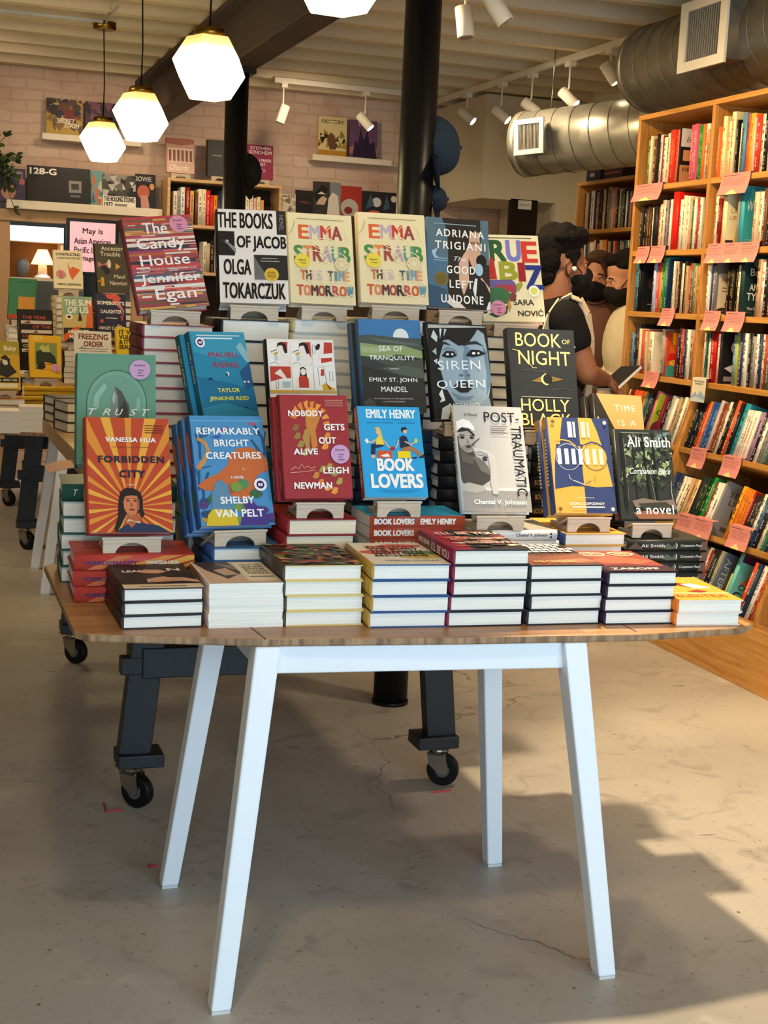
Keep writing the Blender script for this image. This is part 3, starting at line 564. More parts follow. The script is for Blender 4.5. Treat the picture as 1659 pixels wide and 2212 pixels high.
ROWS0 = [
 'gap:55 sage_green:7f9e82:30:20:k cream:e6cfa0:18:21.5:y mottled_brown:5a3d28:30:20:w dark_brown:2e1d1a:14:22 black_and_white:cfc9bf:26:21.5:k dark_red:8a2a2a:10:21 cream:eadfc0:26:20:k off-white:e8dcc0:26:21.5:k red:d8402e:22:22.5:y:x3 salmon:d86a52:22:22:r black_and_kraft:2b211c:10:22.5:Fkraft:g75 pink:e8607a:18:23:w:x3 green:1f8f2c:15:22.5:w:x2 orange:e07a3a:18:22.5 ivory:eee2c4:24:22.5:r',
 'gap:40 black:2c2620:20:20:w dark_brown:241f1c:22:20.5:w brown:4a2f22:15:20:y:x3 cream:e9e0c4:20:19:k black:1d1f22:36:20 brown:6a3a2a:10:19.5 peach:eecfa8:24:20:r black_and_cream:d8c7a8:26:21.5:k mauve:8c7a86:22:21:k black:2a2624:16:21.5:w cream:efe4cc:18:21.5 big_red:e02418:46:24.5:r:g10 blue:3e5fa8:8:16 yellow-cream:f0e6c6:24:21:b cream:e9dcb8:22:22.5:k white:f3ead8:22:22:r orange:e89a6a:26:21.5:w green:2e6a4a:14:20.5:w ivory:eee4cf:20:21',
 'gap:25 blue:2f86a8:34:21.5:k black:14151a:20:22:w black_face-out:17171c:12:22:Fflowers:g95 pale_blue:b9c2d8:20:22:k coral:ee5a58:30:21.5:w amber:e8963c:16:19.5 green:3f8f3f:26:24:w blue-green:2f6a80:24:24:w navy:16304c:10:23:g40 cream:e8e2cc:14:22:k black:2a2622:14:21:w tan:b98a6a:22:21:k black:1c1a1a:16:22:w cream:eadfc6:18:21:r black:1f1c1c:20:22',
 'gap:25 steel_blue:5a7a98:24:18:k dark_grey:23282e:26:21.5:w black:1c1c20:20:22:w cream:ecd2a4:24:20:r red:c04848:20:19.5:w salmon:d06a5a:16:19 sand:d8b890:16:19:k sage:8aa890:12:18.5 sand:e2cda0:16:19:r pale_cream:e9dcbc:24:19:k:g70 grey:9a948c:26:20.5:w bright_yellow_and_red:d0502a:12:19.5:Fshapes:g85 maroon:6a2430:18:19',
 'gap:30 off-white:e8e0d0:26:21:k dark_red:7a2a1e:18:21:y:x2 orange:e2572a:15:21:r:x4 brown:b97a3a:34:21:k amber:e8973a:12:18 teal:4a7a80:16:20:r:x3 black:1f1c1c:24:21:w pink:c8608a:22:22:k lime:a8b83a:10:21:Fsfun:g55 dark_red:7a2030:20:20 black:222222:24:21:w grey:9a9a98:26:21:k cream:e6dcc8:22:20',
 'gap:200 cream:eac890:22:20:k:x2 black:242424:28:21:w blue:35639a:22:20:w red:b03024:20:21 white:e9e4da:24:20:k:x2 green:2c6a4a:22:21:w grey:7f7f80:24:21 orange:d8702e:20:20:k',
 'gap:200 white:d8d0c8:30:20:k:x2 red:a83228:22:21 black:202020:28:21:w olive:7d8062:24:20:k teal:4a9a94:26:21:w tan:c8a070:24:20:k:x2 navy:22304a:26:21:w']
ROWS1 = [
 'gap:20 orange:e8743a:14:20:w cream:f0dca0:28:24:r:g18 buff:eed9a8:24:21.5:r tall_cream:e8d8a8:28:25:r:g12 black_and_white:1d1b1a:16:21.5:w:g10 pale_yellow:f0d890:14:20 steel_blue:5a84a0:30:23.5:k orange:e8632a:20:23:k amber:f0a840:30:23:r pink:f0b8a8:14:21 red:c03a2a:30:22:w cream:efe2c2:26:22:k black:1f1c1c:28:22:w white:ece4d4:28:21:r green:5a8a52:26:22:w navy:223052:24:22:w',
 'gap:25 cream:e6d2b0:24:21:k dark_red:7a1c1c:26:20:w coral:e8523c:24:20.5:w buff_illustrated:ead9a0:26:22.5:Ftie:g72 grey:8a8a86:14:22 teal:3aa0a8:26:24:Fteal:g75 beige:d8c09a:30:21:r cream:eee2cc:26:21:k brown:6a4630:26:22:w black:1d1d1f:26:22:w red:b02a22:24:21:y white:ebe5da:26:21:k blue:2a5a8a:26:22:w',
 'gap:20 cream:f4ead0:20:20:k navy:2a3a6a:16:21 lavender:c0bcd0:16:20:k grey_illustrated:77736a:14:21.5:Fhorse:g80 black:1a1614:18:21.5:y:x4 cream:eee0bc:16:20:k dark_green:1f3a38:28:24:Ftyler:g85 tan:caa27c:26:22:k white:ece6dc:26:21:r black:222022:28:22:w red:a82c28:24:21:w cream:e8dcc2:26:22:k',
 'gap:25 red_and_white:e0c9bf:14:20:r green:1f5a4a:14:20:w:x2 cream:e8dcc2:12:18 bright_red:b01818:40:20.5:w:g10 white_and_red:e6cfc4:24:20:r black_photo:2a2726:16:21:Fphoto:g70 grey-blue:8aa0c0:24:20.5:k lime:9ac060:16:21 orange:e8823a:16:20:k navy:223a66:22:21:w cream:eadfc8:24:21:k black:1d1c1c:26:21:w grey:8c8a86:26:20:k white:e9e3d8:24:21:r',
 'gap:25 black:222022:22:20:w:x3 red:d03a1a:14:20:y orange:e8763a:18:21:w blue:2f5a98:13:21:w:x4 pale_grey:b8b0a8:22:22 brown:8a4a2a:13:21:w:x3 white_and_black:d6d0c4:22:22:k black_cat:1d1a18:30:22:y orange:d8552a:24:23:w black:1b1a1c:22:22:w teal:2a8a9a:36:22.5:k black_and_white:d9d4c9:14:20:k:x3 cream:efe6ce:20:20:r:x2 mauve:9a7a98:26:20:k black:232124:26:21:w white:e6e0d4:24:20:k',
 'gap:22 navy:2a3656:22:21:w:x3 cream:e6dac2:22:20:k:x3 tan:c49a6c:20:20:k:x2 buff:eac890:20:20:k charcoal:2a2c2e:34:22:k dark_green:173a24:24:22:y:x2 glossy_green:1f8a3c:26:22.5:w red-brown:7a3a22:14:21:w cream:e8e0d0:24:21:k:x2 grey_bird:8d8c88:14:22.5:Fbird:g95 amber:f0a020:26:22:k orange_and_black:e87a22:16:21:k:x4 dark_red:8a1f1a:14:21:w black_and_white:2a2828:15:20:w:x3 cream:e6dcc6:24:21:k blue:33557a:26:21:w',
 'gap:22 cream:e6dac2:24:21:k:x4 black:222022:24:21:w:x4 red:a8342a:22:20:w:x4 grey:8f8c86:26:21:k:x3 pale_grey:d8d0c8:26:20:k tan:c8a060:14:20 white:e6dfd6:18:21:r red_and_black:a02a24:16:20:w black:1d1b1b:24:21:w:x2 olive:8a8a70:24:21:w dark_grey:5f6872:14:21:Fgrey:g62 yellow:d8c84a:14:14 teal:6fbfae:24:22.5:Fcrie:g85 orange:e8502a:26:21:w navy:22304a:26:21:w white:e6dfd4:26:21:k red:a8322a:24:21:w']
for s in range(7):
    shelf_row(SX[s], SZ[s], ST[s], 5.745, ROWS0[s], bay(0, s), G1, FACES, 5.16)
    shelf_row(SX[s], SZ[s], ST[s], 5.125, ROWS1[s], bay(1, s), G1, FACES, 4.236 if s > 4 else 4.46)
G2 = 'books on the far oak bookcase'
shelf_row(FX+.002, 1.83, 0, 7.93, 'gap:50 dark_plum:4a1f28:26:22:y tan:b89a80:28:22 black:1a1a1a:22:22 ivory:ecdcc0:30:23:k:x2 navy:2a3a6a:20:23 rust:b8705a:26:22:w black:201a18:30:22:y:x2 peach:dcae94:30:23:k black:1c1c1c:26:23:w brown:86664c:24:24:w tan:a88a70:24:24:k pale_green:b0bfae:20:22 coral:d86a4a:26:23:w black:242222:30:22:w cream:e8dcc4:30:22:k', 'first shelf down of the far bookcase', G2, {}, 6.97)
shelf_row(FX+.002, 1.545, 0, 7.93, 'gap:60 dark_grey:3a3a3a:20:20:w white:e8e2d6:14:20:k charcoal:35353a:20:20:w:x2 grey:a8a6a2:14:20 ivory:f0e8cc:26:21:k:x2 pale_pink:e8c0b0:20:22:r navy:1f2a4a:24:22:w coral:e06a58:30:20:w pale_yellow:dcd468:20:22:k ivory:e8dcb8:16:21 orange:e8823a:26:22:r:x2 black:1f1c1c:24:22:w tan:b8926a:24:21:k black:2a2424:26:22:y cream:e8dcc4:24:21:k red:a83a30:26:21:w', 'second shelf down of the far bookcase', G2, {}, 6.97)
shelf_row(FX+.002, .98, 0, 7.7, 'grey_and_white:b7b9b2:22:20:k:x7 yellow:d8b030:24:20:k black:202020:24:20:w:x3', 'fourth shelf down of the far bookcase', G2, {}, 6.97)
# ------------------------------------------------------------------ pink shelf cards
CARDART = [('p','f0d68a',[(.28,0),(.72,0),(.5,.24)]), ('b','7a4a48',.08,.88,.62,.905), ('b','c07a74',.08,.76,.9,.775), ('b','c07a74',.08,.68,.86,.695), ('b','c07a74',.08,.60,.9,.615), ('b','c07a74',.08,.52,.8,.535), ('b','c07a74',.08,.44,.88,.455)]
def shelf_card(tl, tr, drop, X, label, colour='dc8d84', lay=CARDART, curl=.02):
    a, b = atX(*tl, X), atX(*tr, X); zt = (a.z + b.z) / 2; a.z = b.z = zt; w = (b - a).length; u = (b - a).normalized(); out = Vector((-1, 0, 0))
    r = empty('shelf_card', frame((a + b)/2 + Vector((0, 0, -drop)), u, (0, 0, 1))); tag(r, label, 'card', 'pink recommendation cards on the shelf edges')
    mb = MB(); n = 6; vs = []
    for i in range(n + 1):
        f = i / n; off = curl * (1 - f)**2
        for x in (-w/2, w/2):
            for d in (0, -.0008): vs.append((x, f*drop, off + d))
    for i in range(n):
        k = i*4; q = (i+1)*4
        mb.add([vs[k], vs[k+2], vs[q+2], vs[q]], [(0,1,2,3)], mat(colour, .6, 0, .05)); mb.add([vs[k+1], vs[k+3], vs[q+3], vs[q+1]], [(3,2,1,0)], mat(colour, .6, 0, .05))
        for s in (0, 2): mb.add([vs[k+s], vs[k+s+1], vs[q+s+1], vs[q+s]], [(0,1,2,3)], mat(colour, .6, 0, .05))
    mb.add([(-w/2, drop, 0), (w/2, drop, 0), (w/2, drop + .0008, -.03), (-w/2, drop + .0008, -.03)], [(0,1,2,3)], mat(colour, .6, 0, .05))
    mb.build('card', r, fix=False)
    f0 = math.atan2(curl, drop)*1.0
    p = art('print', r, (-w/2, 0, curl + .001), (1, 0, 0), (0, 1, 0), w, drop, lay, .6)
    for v in p.data.vertices:
        f = min(max(v.co.y / drop, 0), 1); v.co.z = curl*(1-f)**2 + .0006 + (v.co.z - curl - .001)
    return r
for tl, tr, d, s, lab in [((1372,404),(1432,390),.075,0,'pink card pair hanging at far left end of the top shelf'),
  ((1378,534),(1404,531),.075,1,'pink card hanging from second shelf, left of its twin, left bay'), ((1407,531),(1438,531),.075,1,'pink card hanging from second shelf, right of its twin, left bay'),
  ((1430,667),(1458,666),.075,2,'single pink card on the third shelf down, left bay'), ((1394,802),(1424,806),.068,3,'single pink card on the fourth shelf down, left bay'),
  ((1560,376),(1622,370),.085,0,'wide pink card pair under the top shelf, right bay'), ((1530,527),(1565,525),.08,1,'left of three joined pink cards on second shelf, right bay'), ((1565,525),(1601,523),.08,1,'middle of three joined pink cards on second shelf, right bay'), ((1601,523),(1641,521),.08,1,'right of three joined pink cards on second shelf, right bay'),
  ((1523,671),(1557,672),.08,2,'left pink card on the third shelf down, right bay'), ((1569,673),(1610,674),.08,2,'right pink card on the third shelf down, right bay'),
  ((1494,965),(1527,972),.08,4,'pink handwritten card on the fifth shelf down, right bay'), ((1563,982),(1602,990),.08,4,'torn-topped pink card on the fifth shelf, under the black books'),
  ((1466,1107),(1500,1118),.08,5,'left of two pink cards beside the dark forest book'), ((1500,1116),(1540,1126),.08,5,'right of two pink cards beside the dark forest book'), ((1578,1134),(1622,1142),.085,5,'pink card below the amber book on the sixth shelf')]:
    shelf_card(tl, tr, d, SX[s] - .006, lab)
shelf_card((1497,815),(1526,817),.10,BX - .014,'cream card with blue hills taped to the bookcase upright','e6dcc6',[('t','4a4038','RECOMMENDED',.12,.88,.82,.88), ('t','4a4038','READING',.22,.78,.72,.78), ('p','9ab4c8',[(0,0),(0,.2),(.3,.42),(.45,.26),(.7,.46),(1,.24),(1,0)]), ('p','c9d4d8',[(0,0),(0,.1),(.4,.22),(1,.1),(1,0)])], .004)
# ================================================================== standing display books on easels
def pose(X, Y, Z, yaw, tilt, lean):
    Rz = Matrix.Rotation(yaw, 3, 'Z'); ct, st = math.cos(tilt), math.sin(tilt); cl, sl = math.cos(lean), math.sin(lean)
    Rx = Matrix(((1, 0, 0), (0, ct, st), (0, -st, ct))); Ry = Matrix(((cl, 0, -sl), (0, 1, 0), (sl, 0, cl))); Q = Rz @ Rx @ Ry
    return Q @ Vector((1, 0, 0)), Q @ Vector((0, 0, 1))
def easel(X, Y, Z, yaw, tilt, w, zs, t, label):
    """small wooden bookstand: arched front, ledge under the book, back rest"""
    r = empty('book_easel', Matrix.Translation((X, Y, zs)) @ Matrix.Rotation(yaw, 4, 'Z')); tag(r, label, 'book stand', 'pale wooden book easels')
    h = Z - zs; pw = w * .34; aw = pw * .56; yf = -.016
    out = [(-pw, 0), (-pw, h - .007)] + [(pw, h - .007), (pw, 0), (pw - .004, 0), (aw, 0)] + [(aw*math.cos(a), min(h*.52, aw*.7)*math.sin(a)) for a in [math.pi*i/12 for i in range(1, 12)]] + [(-aw, 0), (-pw + .004, 0)]
    mb = MB(); mb.prism(out, yf - .004, yf + .004, M['ply'], lambda a, b, c: (a, c, b)); mb.build('front_plate', r, .0015)
    ct, st = math.cos(tilt), math.sin(tilt); mb = MB(); L = t + .02
    P = lambda x, y, z: (x, yf - .006 + y*ct, h - .0055 - (y)*st + z)
    mb.hexa([P(-pw*1.04,0,-.005), P(pw*1.04,0,-.005), P(pw*1.04,L,-.005), P(-pw*1.04,L,-.005), P(-pw*1.04,0,0), P(pw*1.04,0,0), P(pw*1.04,L,0), P(-pw*1.04,L,0)], M['ply']); mb.build('ledge', r, .001)
    mb = MB(); y0 = t*ct + .014; yb = y0 + .006; zb = max(h - .03 - t*st, .004)
    Q = lambda x, d, s: (x, y0 + d + s*st, zb + s*ct)
    mb.hexa([Q(-pw*.8,0,0), Q(pw*.8,0,0), Q(pw*.8,.006,0), Q(-pw*.8,.006,0), Q(-pw*.6,0,.11), Q(pw*.6,0,.11), Q(pw*.6,.006,.11), Q(-pw*.6,.006,.11)], M['ply']); mb.build('back_rest', r, .001)
    for q in (-.81, .81): mb = MB(); mb.box(pw*(q-.09), pw*(q+.09), yf, y0 + .03, 0, .012, M['ply']); mb.build('base_rail', r, .001)
    return r
def standing(fit, t, colour, label, copies=(), spine=None, hard=True, cover=None, spine_art=None, gap=.041, has_easel=True, elabel=None, inside=None, group=None, sticker=None):
    X, Y, Z, w, h, yaw, tilt, lean = fit; u, v = pose(X, Y, Z, yaw, tilt, lean); n = u.cross(v)
    o = book(frame((X, Y, Z), u, v), w, h, t, colour, label, group, spine, hard, cover, spine_art, None, inside)
    if sticker: art('sticker', o, (-w/2 + .004, 0, .0056), (1,0,0), (0,1,0), w - .004, h, sticker(h/(w - .004)), .5)
    tt = t
    for k, (dx, lab) in enumerate(copies):
        mw = frame(Vector((X, Y, Z)) - n*(tt + .001) + u*dx, u, v); tt += t + .001
        book(mw, w, h, t, colour, lab, group, spine, hard, None, spine_art, None, inside)
    if has_easel: easel(X, Y, Z, yaw, tilt, w, Z - gap, tt, elabel or ('wooden easel under the ' + label))
    return o
FIT = {
'forbidden':(0.4327,2.885,0.8434,0.1788,0.2510,0.020,0.390,-0.010),'remarkably':(0.6590,2.875,0.8582,0.1705,0.2501,0.119,0.450,-0.004),
'nobody':(0.8315,2.860,0.9194,0.1557,0.2305,-0.019,0.338,0.012),'lovers':(1.0075,2.850,0.9233,0.1480,0.2108,-0.001,0.434,0.002),
'post':(1.2463,2.840,0.8912,0.1697,0.2523,-0.000,0.436,-0.015),'timesh':(1.4670,2.840,0.8866,0.1574,0.2293,-0.024,0.389,-0.007),
'comp':(1.6266,2.830,0.8735,0.1489,0.2155,-0.032,0.350,-0.004),
}
def rosette(cx, cy, r, c1='c99fc6', tx=None):
    def f(asp):
        L = [('e', c1, cx, cy, r, r/asp)]
        for i, (s, y, hw, hh) in enumerate(tx or [('Event', .45, .5, .22), ('Meet', -.05, .28, .16), ('the', -.3, .2, .14), ('Author', -.58, .34, .16)]):
            L.append(('t', '4a3550', s, cx - r*hw + (.1*r if i % 2 else 0), cx + r*hw + (.1*r if i % 2 else 0), cy + r*y/asp - r*hh/2/asp, cy + r*y/asp + r*hh/2/asp, .02))
        return L
    return f
gold = [('Signed', .12, .5, .26), ('Copy', -.3, .4, .24)]
club = lambda cx, cy, r: (lambda asp: [('e','f2eef0',cx,cy,r,r/asp), ('e','3a2a5e',cx,cy,r*.62,r*.62/asp), ('p','f2eef0',[(cx-r*.34,cy-r*.18/asp),(cx,cy-r*.28/asp),(cx+r*.34,cy-r*.18/asp),(cx+r*.34,cy+r*.26/asp),(cx,cy+r*.16/asp),(cx-r*.34,cy+r*.26/asp)]), ('b','3a2a5e',cx-.004,cy-r*.26/asp,cx+.004,cy+r*.18/asp)])
# --- orange sunburst
def sunburst():
    L = [('b','c0472a',0,0,1,1)]; cx, cy = .5, .22
    for i in range(26):
        a = 2*math.pi*(i + .5)/26; d = .038 + .012*((i*7) % 3)
        L.append(('p', 'e9a53e' if i % 2 else 'dd8b33', [(cx + .1*math.cos(a - d*.6), cy + .07*math.sin(a - d*.6)), (cx + 2*math.cos(a - d), cy + 1.4*math.sin(a - d)), (cx + 2*math.cos(a + d), cy + 1.4*math.sin(a + d)), (cx + .1*math.cos(a + d*.6), cy + .07*math.sin(a + d*.6))]))
    for k in range(4): L.append(('b','5a2218',.70,.93 - k*.021,.93 - .01*(k % 2),.936 - k*.021))
    L += [('t','f4efe6','VANESSA HUA',.22,.83,.785,.825,.035,0,1.05), ('b','8a3420',.3,.738,.74,.742), ('t','2a2438','FORBIDDEN',.13,.92,.605,.66,.045,0,1.15), ('t','2a2438','CITY',.38,.68,.475,.535,.045,0,1.1), ('t','f4efe6','A NOVEL',.46,.58,.405,.415)]
    # portrait: hair, braids, face, collar, jacket
    L += [('p','2a3350',[(.30,0),(.42,.06),(.55,.10),(.66,.075),(.82,.06),(.97,0)]), ('p','241a18',[(.36,.30),(.38,.35),(.45,.385),(.54,.38),(.62,.345),(.645,.28),(.64,.21),(.66,.15),(.62,.12),(.60,.17),(.44,.16),(.38,.07),(.32,.0),(.29,.03),(.34,.13),(.345,.22)]),
          ('p','b5613f',[(.42,.10),(.47,.17),(.58,.15),(.60,.11),(.5,.04)]), ('p','cf7a50',[(.41,.26),(.43,.315),(.50,.335),(.57,.32),(.60,.27),(.60,.21),(.56,.16),(.50,.14),(.44,.17),(.415,.21)]),
          ('p','241a18',[(.40,.29),(.44,.345),(.5,.36),(.58,.34),(.61,.28),(.58,.315),(.5,.318),(.44,.31)]), ('l','241a18',.006,[(.43,.288),(.49,.29)]), ('l','241a18',.006,[(.52,.29),(.585,.285)]), ('e','241a18',.465,.272,.02,.006), ('e','241a18',.55,.27,.02,.006),
          ('p','a5563a',[(.50,.27),(.525,.225),(.49,.222)]), ('e','8a3226',.51,.195,.035,.009), ('p','a5563a',[(.57,.3),(.6,.27),(.6,.2),(.56,.16),(.575,.22)]), ('p','e8c8a8',[(.43,.08),(.47,.115),(.60,.075),(.60,.09),(.48,.10)])]
    return L
spine_fc = [('p','d8893a',[(.3,0),(.5,0),(.9,1),(.75,1)]), ('p','e0a040',[(.55,0),(.7,0),(1,.7),(1,1),(.95,1)]), ('p','e0a040',[(.8,0),(.9,0),(1,.4),(1,.6)]), ('p','d07040',[(.1,0),(.22,0),(.5,1),(.36,1)]), ('t','3a2f6a','FORBIDDEN CITY',.09,.52,.36,.62,.03), ('t','f4ece2','VANESSA HUA',.59,.87,.40,.62,.03)]
standing(FIT['forbidden'], .030, 'b8402f', 'orange sunburst hardcover with a braided woman, front left of the display', (), 'b54436', True, sunburst(), spine_fc, .040, True, 'wooden easel holding the orange sunburst hardcover', '8a1f26')
# --- octopus
oct_ = [('b','4f8fc0',0,0,1,1), ('l','6fb0dc',.012,[(0,.955),(1,.955)])]
for x0, y0, b in ((.02,.62,1),(.08,.9,.7),(.95,.78,-1),(.99,.92,-.8),(.06,.48,.8)): oct_ += [('l','2c557f',.035,[(x0,y0-.3),(x0+.03*b,y0-.12),(x0+.14*b,y0)]), ('l','2c557f',.022,[(x0+.02*b,y0-.2),(x0-.04*b,y0-.06)]), ('l','2c557f',.018,[(x0+.05*b,y0-.1),(x0+.2*b,y0-.08)])]
oct_ += [('p','c96a3c',[(0,.36),(.12,.42),(.3,.47),(.45,.55),(.47,.63),(.6,.70),(.78,.71),(.93,.66),(1,.58),(1,.5),(.86,.46),(.8,.42),(.78,.3),(.62,.22),(.5,.26),(.3,.3),(.1,.32)]), ('l','c98a4c',.05,[(.03,.52),(.14,.6),(.2,.68),(.17,.75),(.07,.79)]), ('l','d8a05a',.012,[(.05,.5),(.15,.58),(.22,.68),(.18,.74)]), ('e','e8d0b8',.66,.51,.022,.008), ('e','2a1f1a',.665,.512,.01,.005), ('p','7a4a8a',[(.38,.87),(.52,.9),(.5,.87),(.42,.85)]), ('p','3f5aa0',[(.24,.8),(.4,.82),(.36,.79)]), ('e','c05a6a',.85,.925,.06,.012)]
for k in range(26):
    a = random.random(); b = random.random(); x = .02 + .96*a; y = .03 + .36*b
    if .28 < x < .5 and y < .2: continue
    oct_.append(('p', ['3f6a4a','5a8a5a','7a9a48','2f4a6a','54407a','c08a3a','a05a3a'][k % 7], ell(x, y, .07 + .03*a, .03 + .02*b, 7, 0, 5.2 + b)))
oct_ += [('p','5f8aa8',[(.16,.12),(.18,.28),(.25,.39),(.33,.41),(.41,.36),(.43,.2),(.42,.1)]), ('p','d8b830',[(.06,0),(.1,.1),(.17,.15),(.42,.14),(.48,.08),(.5,0)]), ('p','4a3a86',[(.52,0),(.56,.12),(.68,.19),(.84,.16),(.92,.06),(.9,0)]),
  ('t','f4f2ee','REMARKABLY',.07,.93,.825,.885,.03,0,1.05), ('t','f4f2ee','BRIGHT',.29,.76,.715,.775,.03,0,1.1), ('t','f4f2ee','CREATURES',.16,.91,.60,.66,.03,0,1.05), ('t','f4f2ee','A NOVEL',.46,.64,.42,.442,.02), ('t','f4f2ee','SHELBY',.29,.74,.195,.255,.035,0,1.05), ('t','f4f2ee','VAN PELT',.2,.85,.075,.14,.035,0,1.05)]
standing(FIT['remarkably'], .026, '4a80b4', 'blue hardcover with an orange octopus in front of the blue beach paperback', ((-.009, 'second octopus hardcover, directly behind the front copy'), (-.015, 'third octopus hardcover, rearmost of the three copies')), '2f4f80', True, oct_,
  [('p','c96a3c',[(.1,0),(.35,0),(.5,1),(.2,1)]), ('p','3f6a4a',[(.6,0),(.9,0),(.8,1),(.7,1)])], .041, True, 'wooden easel under the octopus hardcovers', None, None, club(.85, .36, .088))
# --- dark red fish print
nob = [('b','a03236',0,0,1,1)]
for i in range(9):
    a = 2.75 - i*.34; nob.append(('p', 'e8973f' if i % 2 else 'dd8636', [(.42 + .2*math.cos(a-.1), .72 + .15*math.sin(a-.1)), (.42 + .31*math.cos(a-.13), .72 + .23*math.sin(a-.13)), (.42 + .29*math.cos(a+.11), .72 + .215*math.sin(a+.11)), (.42 + .21*math.cos(a+.07), .72 + .15*math.sin(a+.07))]))
nob += [('p','c9803a',[(.36,.8),(.5,.86),(.58,.78),(.5,.66),(.52,.5),(.44,.46),(.42,.6),(.36,.7)]), ('p','b08a48',[(.34,.66),(.42,.68),(.4,.5),(.44,.4),(.36,.46),(.3,.58)]), ('e','e8973f',.45,.83,.09,.05)]
for x, y, c in ((.2,.68,'8f6a3a'),(.22,.6,'9a7a42'),(.26,.52,'a08a48'),(.32,.44,'b09450'),(.62,.5,'e8973f'),(.66,.6,'dd8636'),(.46,.22,'c8843a'),(.52,.15,'dd8636'),(.56,.28,'a8904c'),(.66,.3,'b09a50'),(.74,.24,'a8904c'),(.8,.16,'b09a50'),(.62,.1,'e8973f'),(.72,.07,'e8973f')): nob.append(('p', c, [(x-.05,y-.02),(x,y+.035),(x+.06,y+.03),(x+.05,y-.02),(x,y-.035)]))
for k in range(4): nob.append(('b','d8a08a',.66,.945 - k*.018,.93,.951 - k*.018))
nob += [('t','f6f0e8','NOBODY',.11,.62,.79,.845,.035,0,1.05), ('t','f6f0e8','GETS',.63,.93,.655,.715,.035,0,1.05), ('t','f6f0e8','OUT',.54,.79,.525,.585,.035,0,1.05), ('t','f6f0e8','ALIVE',.16,.51,.42,.475,.035,0,1.05), ('l','eec0a8',.008,[(.1,.27),(.17,.30),(.22,.28),(.26,.33),(.3,.285),(.34,.31),(.4,.285),(.46,.30)]), ('l','eec0a8',.006,[(.09,.245),(.3,.252),(.46,.27)]), ('t','f6f0e8','LEIGH',.58,.95,.235,.295,.035,0,1.05), ('t','f6f0e8','NEWMAN',.14,.69,.09,.15,.035,0,1.05)]
standing(FIT['nobody'], .020, '96292d', 'dark red hardcover with an orange fish print and lilac sticker, front middle', ((-.011, 'second dark red hardcover, peeking out behind the fish print copy'),), '7f2226', True, nob, [('t','e8d8cc','NOBODY GETS OUT ALIVE',.1,.6,.35,.65,.02), ('t','e8d8cc','NEWMAN',.7,.9,.35,.65,.02)], .041, True, 'wooden easel under the dark red hardcovers', None, None, rosette(.84, .42, .14))
# --- bright blue paperback
lov = [('b','2ea3dc',0,0,1,1), ('t','f7f4ee','EMILY HENRY',.12,.92,.875,.965,.03), ('t','1c5f92','#1 New York Times bestselling author of',.2,.84,.845,.858), ('t','1c5f92','BEACH READ',.12,.55,.812,.826,.02), ('t','1c5f92','and PEOPLE',.62,.9,.812,.826,.02)]
lov += [('p','1f3355',[(.13,.47),(.15,.575),(.3,.6),(.36,.56),(.27,.54),(.22,.535),(.2,.46)]), ('p','f0d040',[(.23,.575),(.24,.64),(.3,.68),(.35,.64),(.36,.575)]), ('p','e8b890',[(.27,.67),(.29,.70),(.33,.7),(.33,.67)]), ('e','e8b890',.27,.715,.03,.025), ('p','e8c060',[(.23,.76),(.3,.77),(.33,.72),(.35,.62),(.31,.66),(.29,.73),(.24,.745)]), ('l','e8b890',.022,[(.25,.635),(.17,.6),(.09,.60)]), ('p','f4f0e8',[(.05,.62),(.09,.645),(.12,.6),(.08,.585)]), ('l','e8b890',.02,[(.36,.62),(.42,.555),(.47,.535)]), ('e','a8322a',.49,.53,.04,.022), ('p','e8b890',[(.14,.46),(.2,.46),(.19,.42),(.13,.43)]),
  ('p','1f2b48',[(.62,.535),(.62,.65),(.68,.68),(.74,.66),(.76,.6),(.78,.53)]), ('e','e8b890',.72,.725,.032,.028), ('p','1d1a1e',[(.66,.73),(.67,.765),(.74,.77),(.76,.745),(.7,.74),(.68,.715)]), ('p','a8764a',[(.64,.535),(.7,.55),(.8,.56),(.93,.5),(1,.44),(.96,.425),(.88,.47),(.8,.51),(.7,.49),(.64,.5)]), ('l','e8b890',.022,[(.7,.61),(.8,.575),(.87,.605)]), ('e','c8d850',.885,.62,.028,.026), ('p','1f2b48',[(.93,.445),(1,.47),(.99,.43),(.9,.425)]), ('p','1f2b48',[(.78,.43),(.88,.44),(.86,.42),(.78,.415)]), ('l','e8b890',.02,[(.6,.63),(.57,.57),(.54,.535)]),
  ('b','d8542c',.24,.425,.47,.505), ('p','f4ece0',[(.28,.45),(.4,.475),(.44,.44),(.34,.435)]), ('b','f2d224',.56,.425,.77,.50),
  ('t','f8f5ef','BOOK',.22,.8,.285,.415,.042,0,1.04), ('t','f8f5ef','LOVERS',.1,.92,.10,.245,.042,0,1.03), ('b','1c6fa2',.2,.065,.85,.07), ('b','1c6fa2',.3,.045,.75,.05)]
standing(FIT['lovers'], .024, '2c9bd2', 'bright blue paperback with two readers sitting back to back', (), 'b5482f', False, lov, [('t','e8c8b8','BOOK LOVERS',.06,.45,.25,.75,.05), ('t','e8c8b8','EMILY HENRY',.52,.88,.25,.75,.05)], .042, True, 'wooden easel under the bright blue paperback')
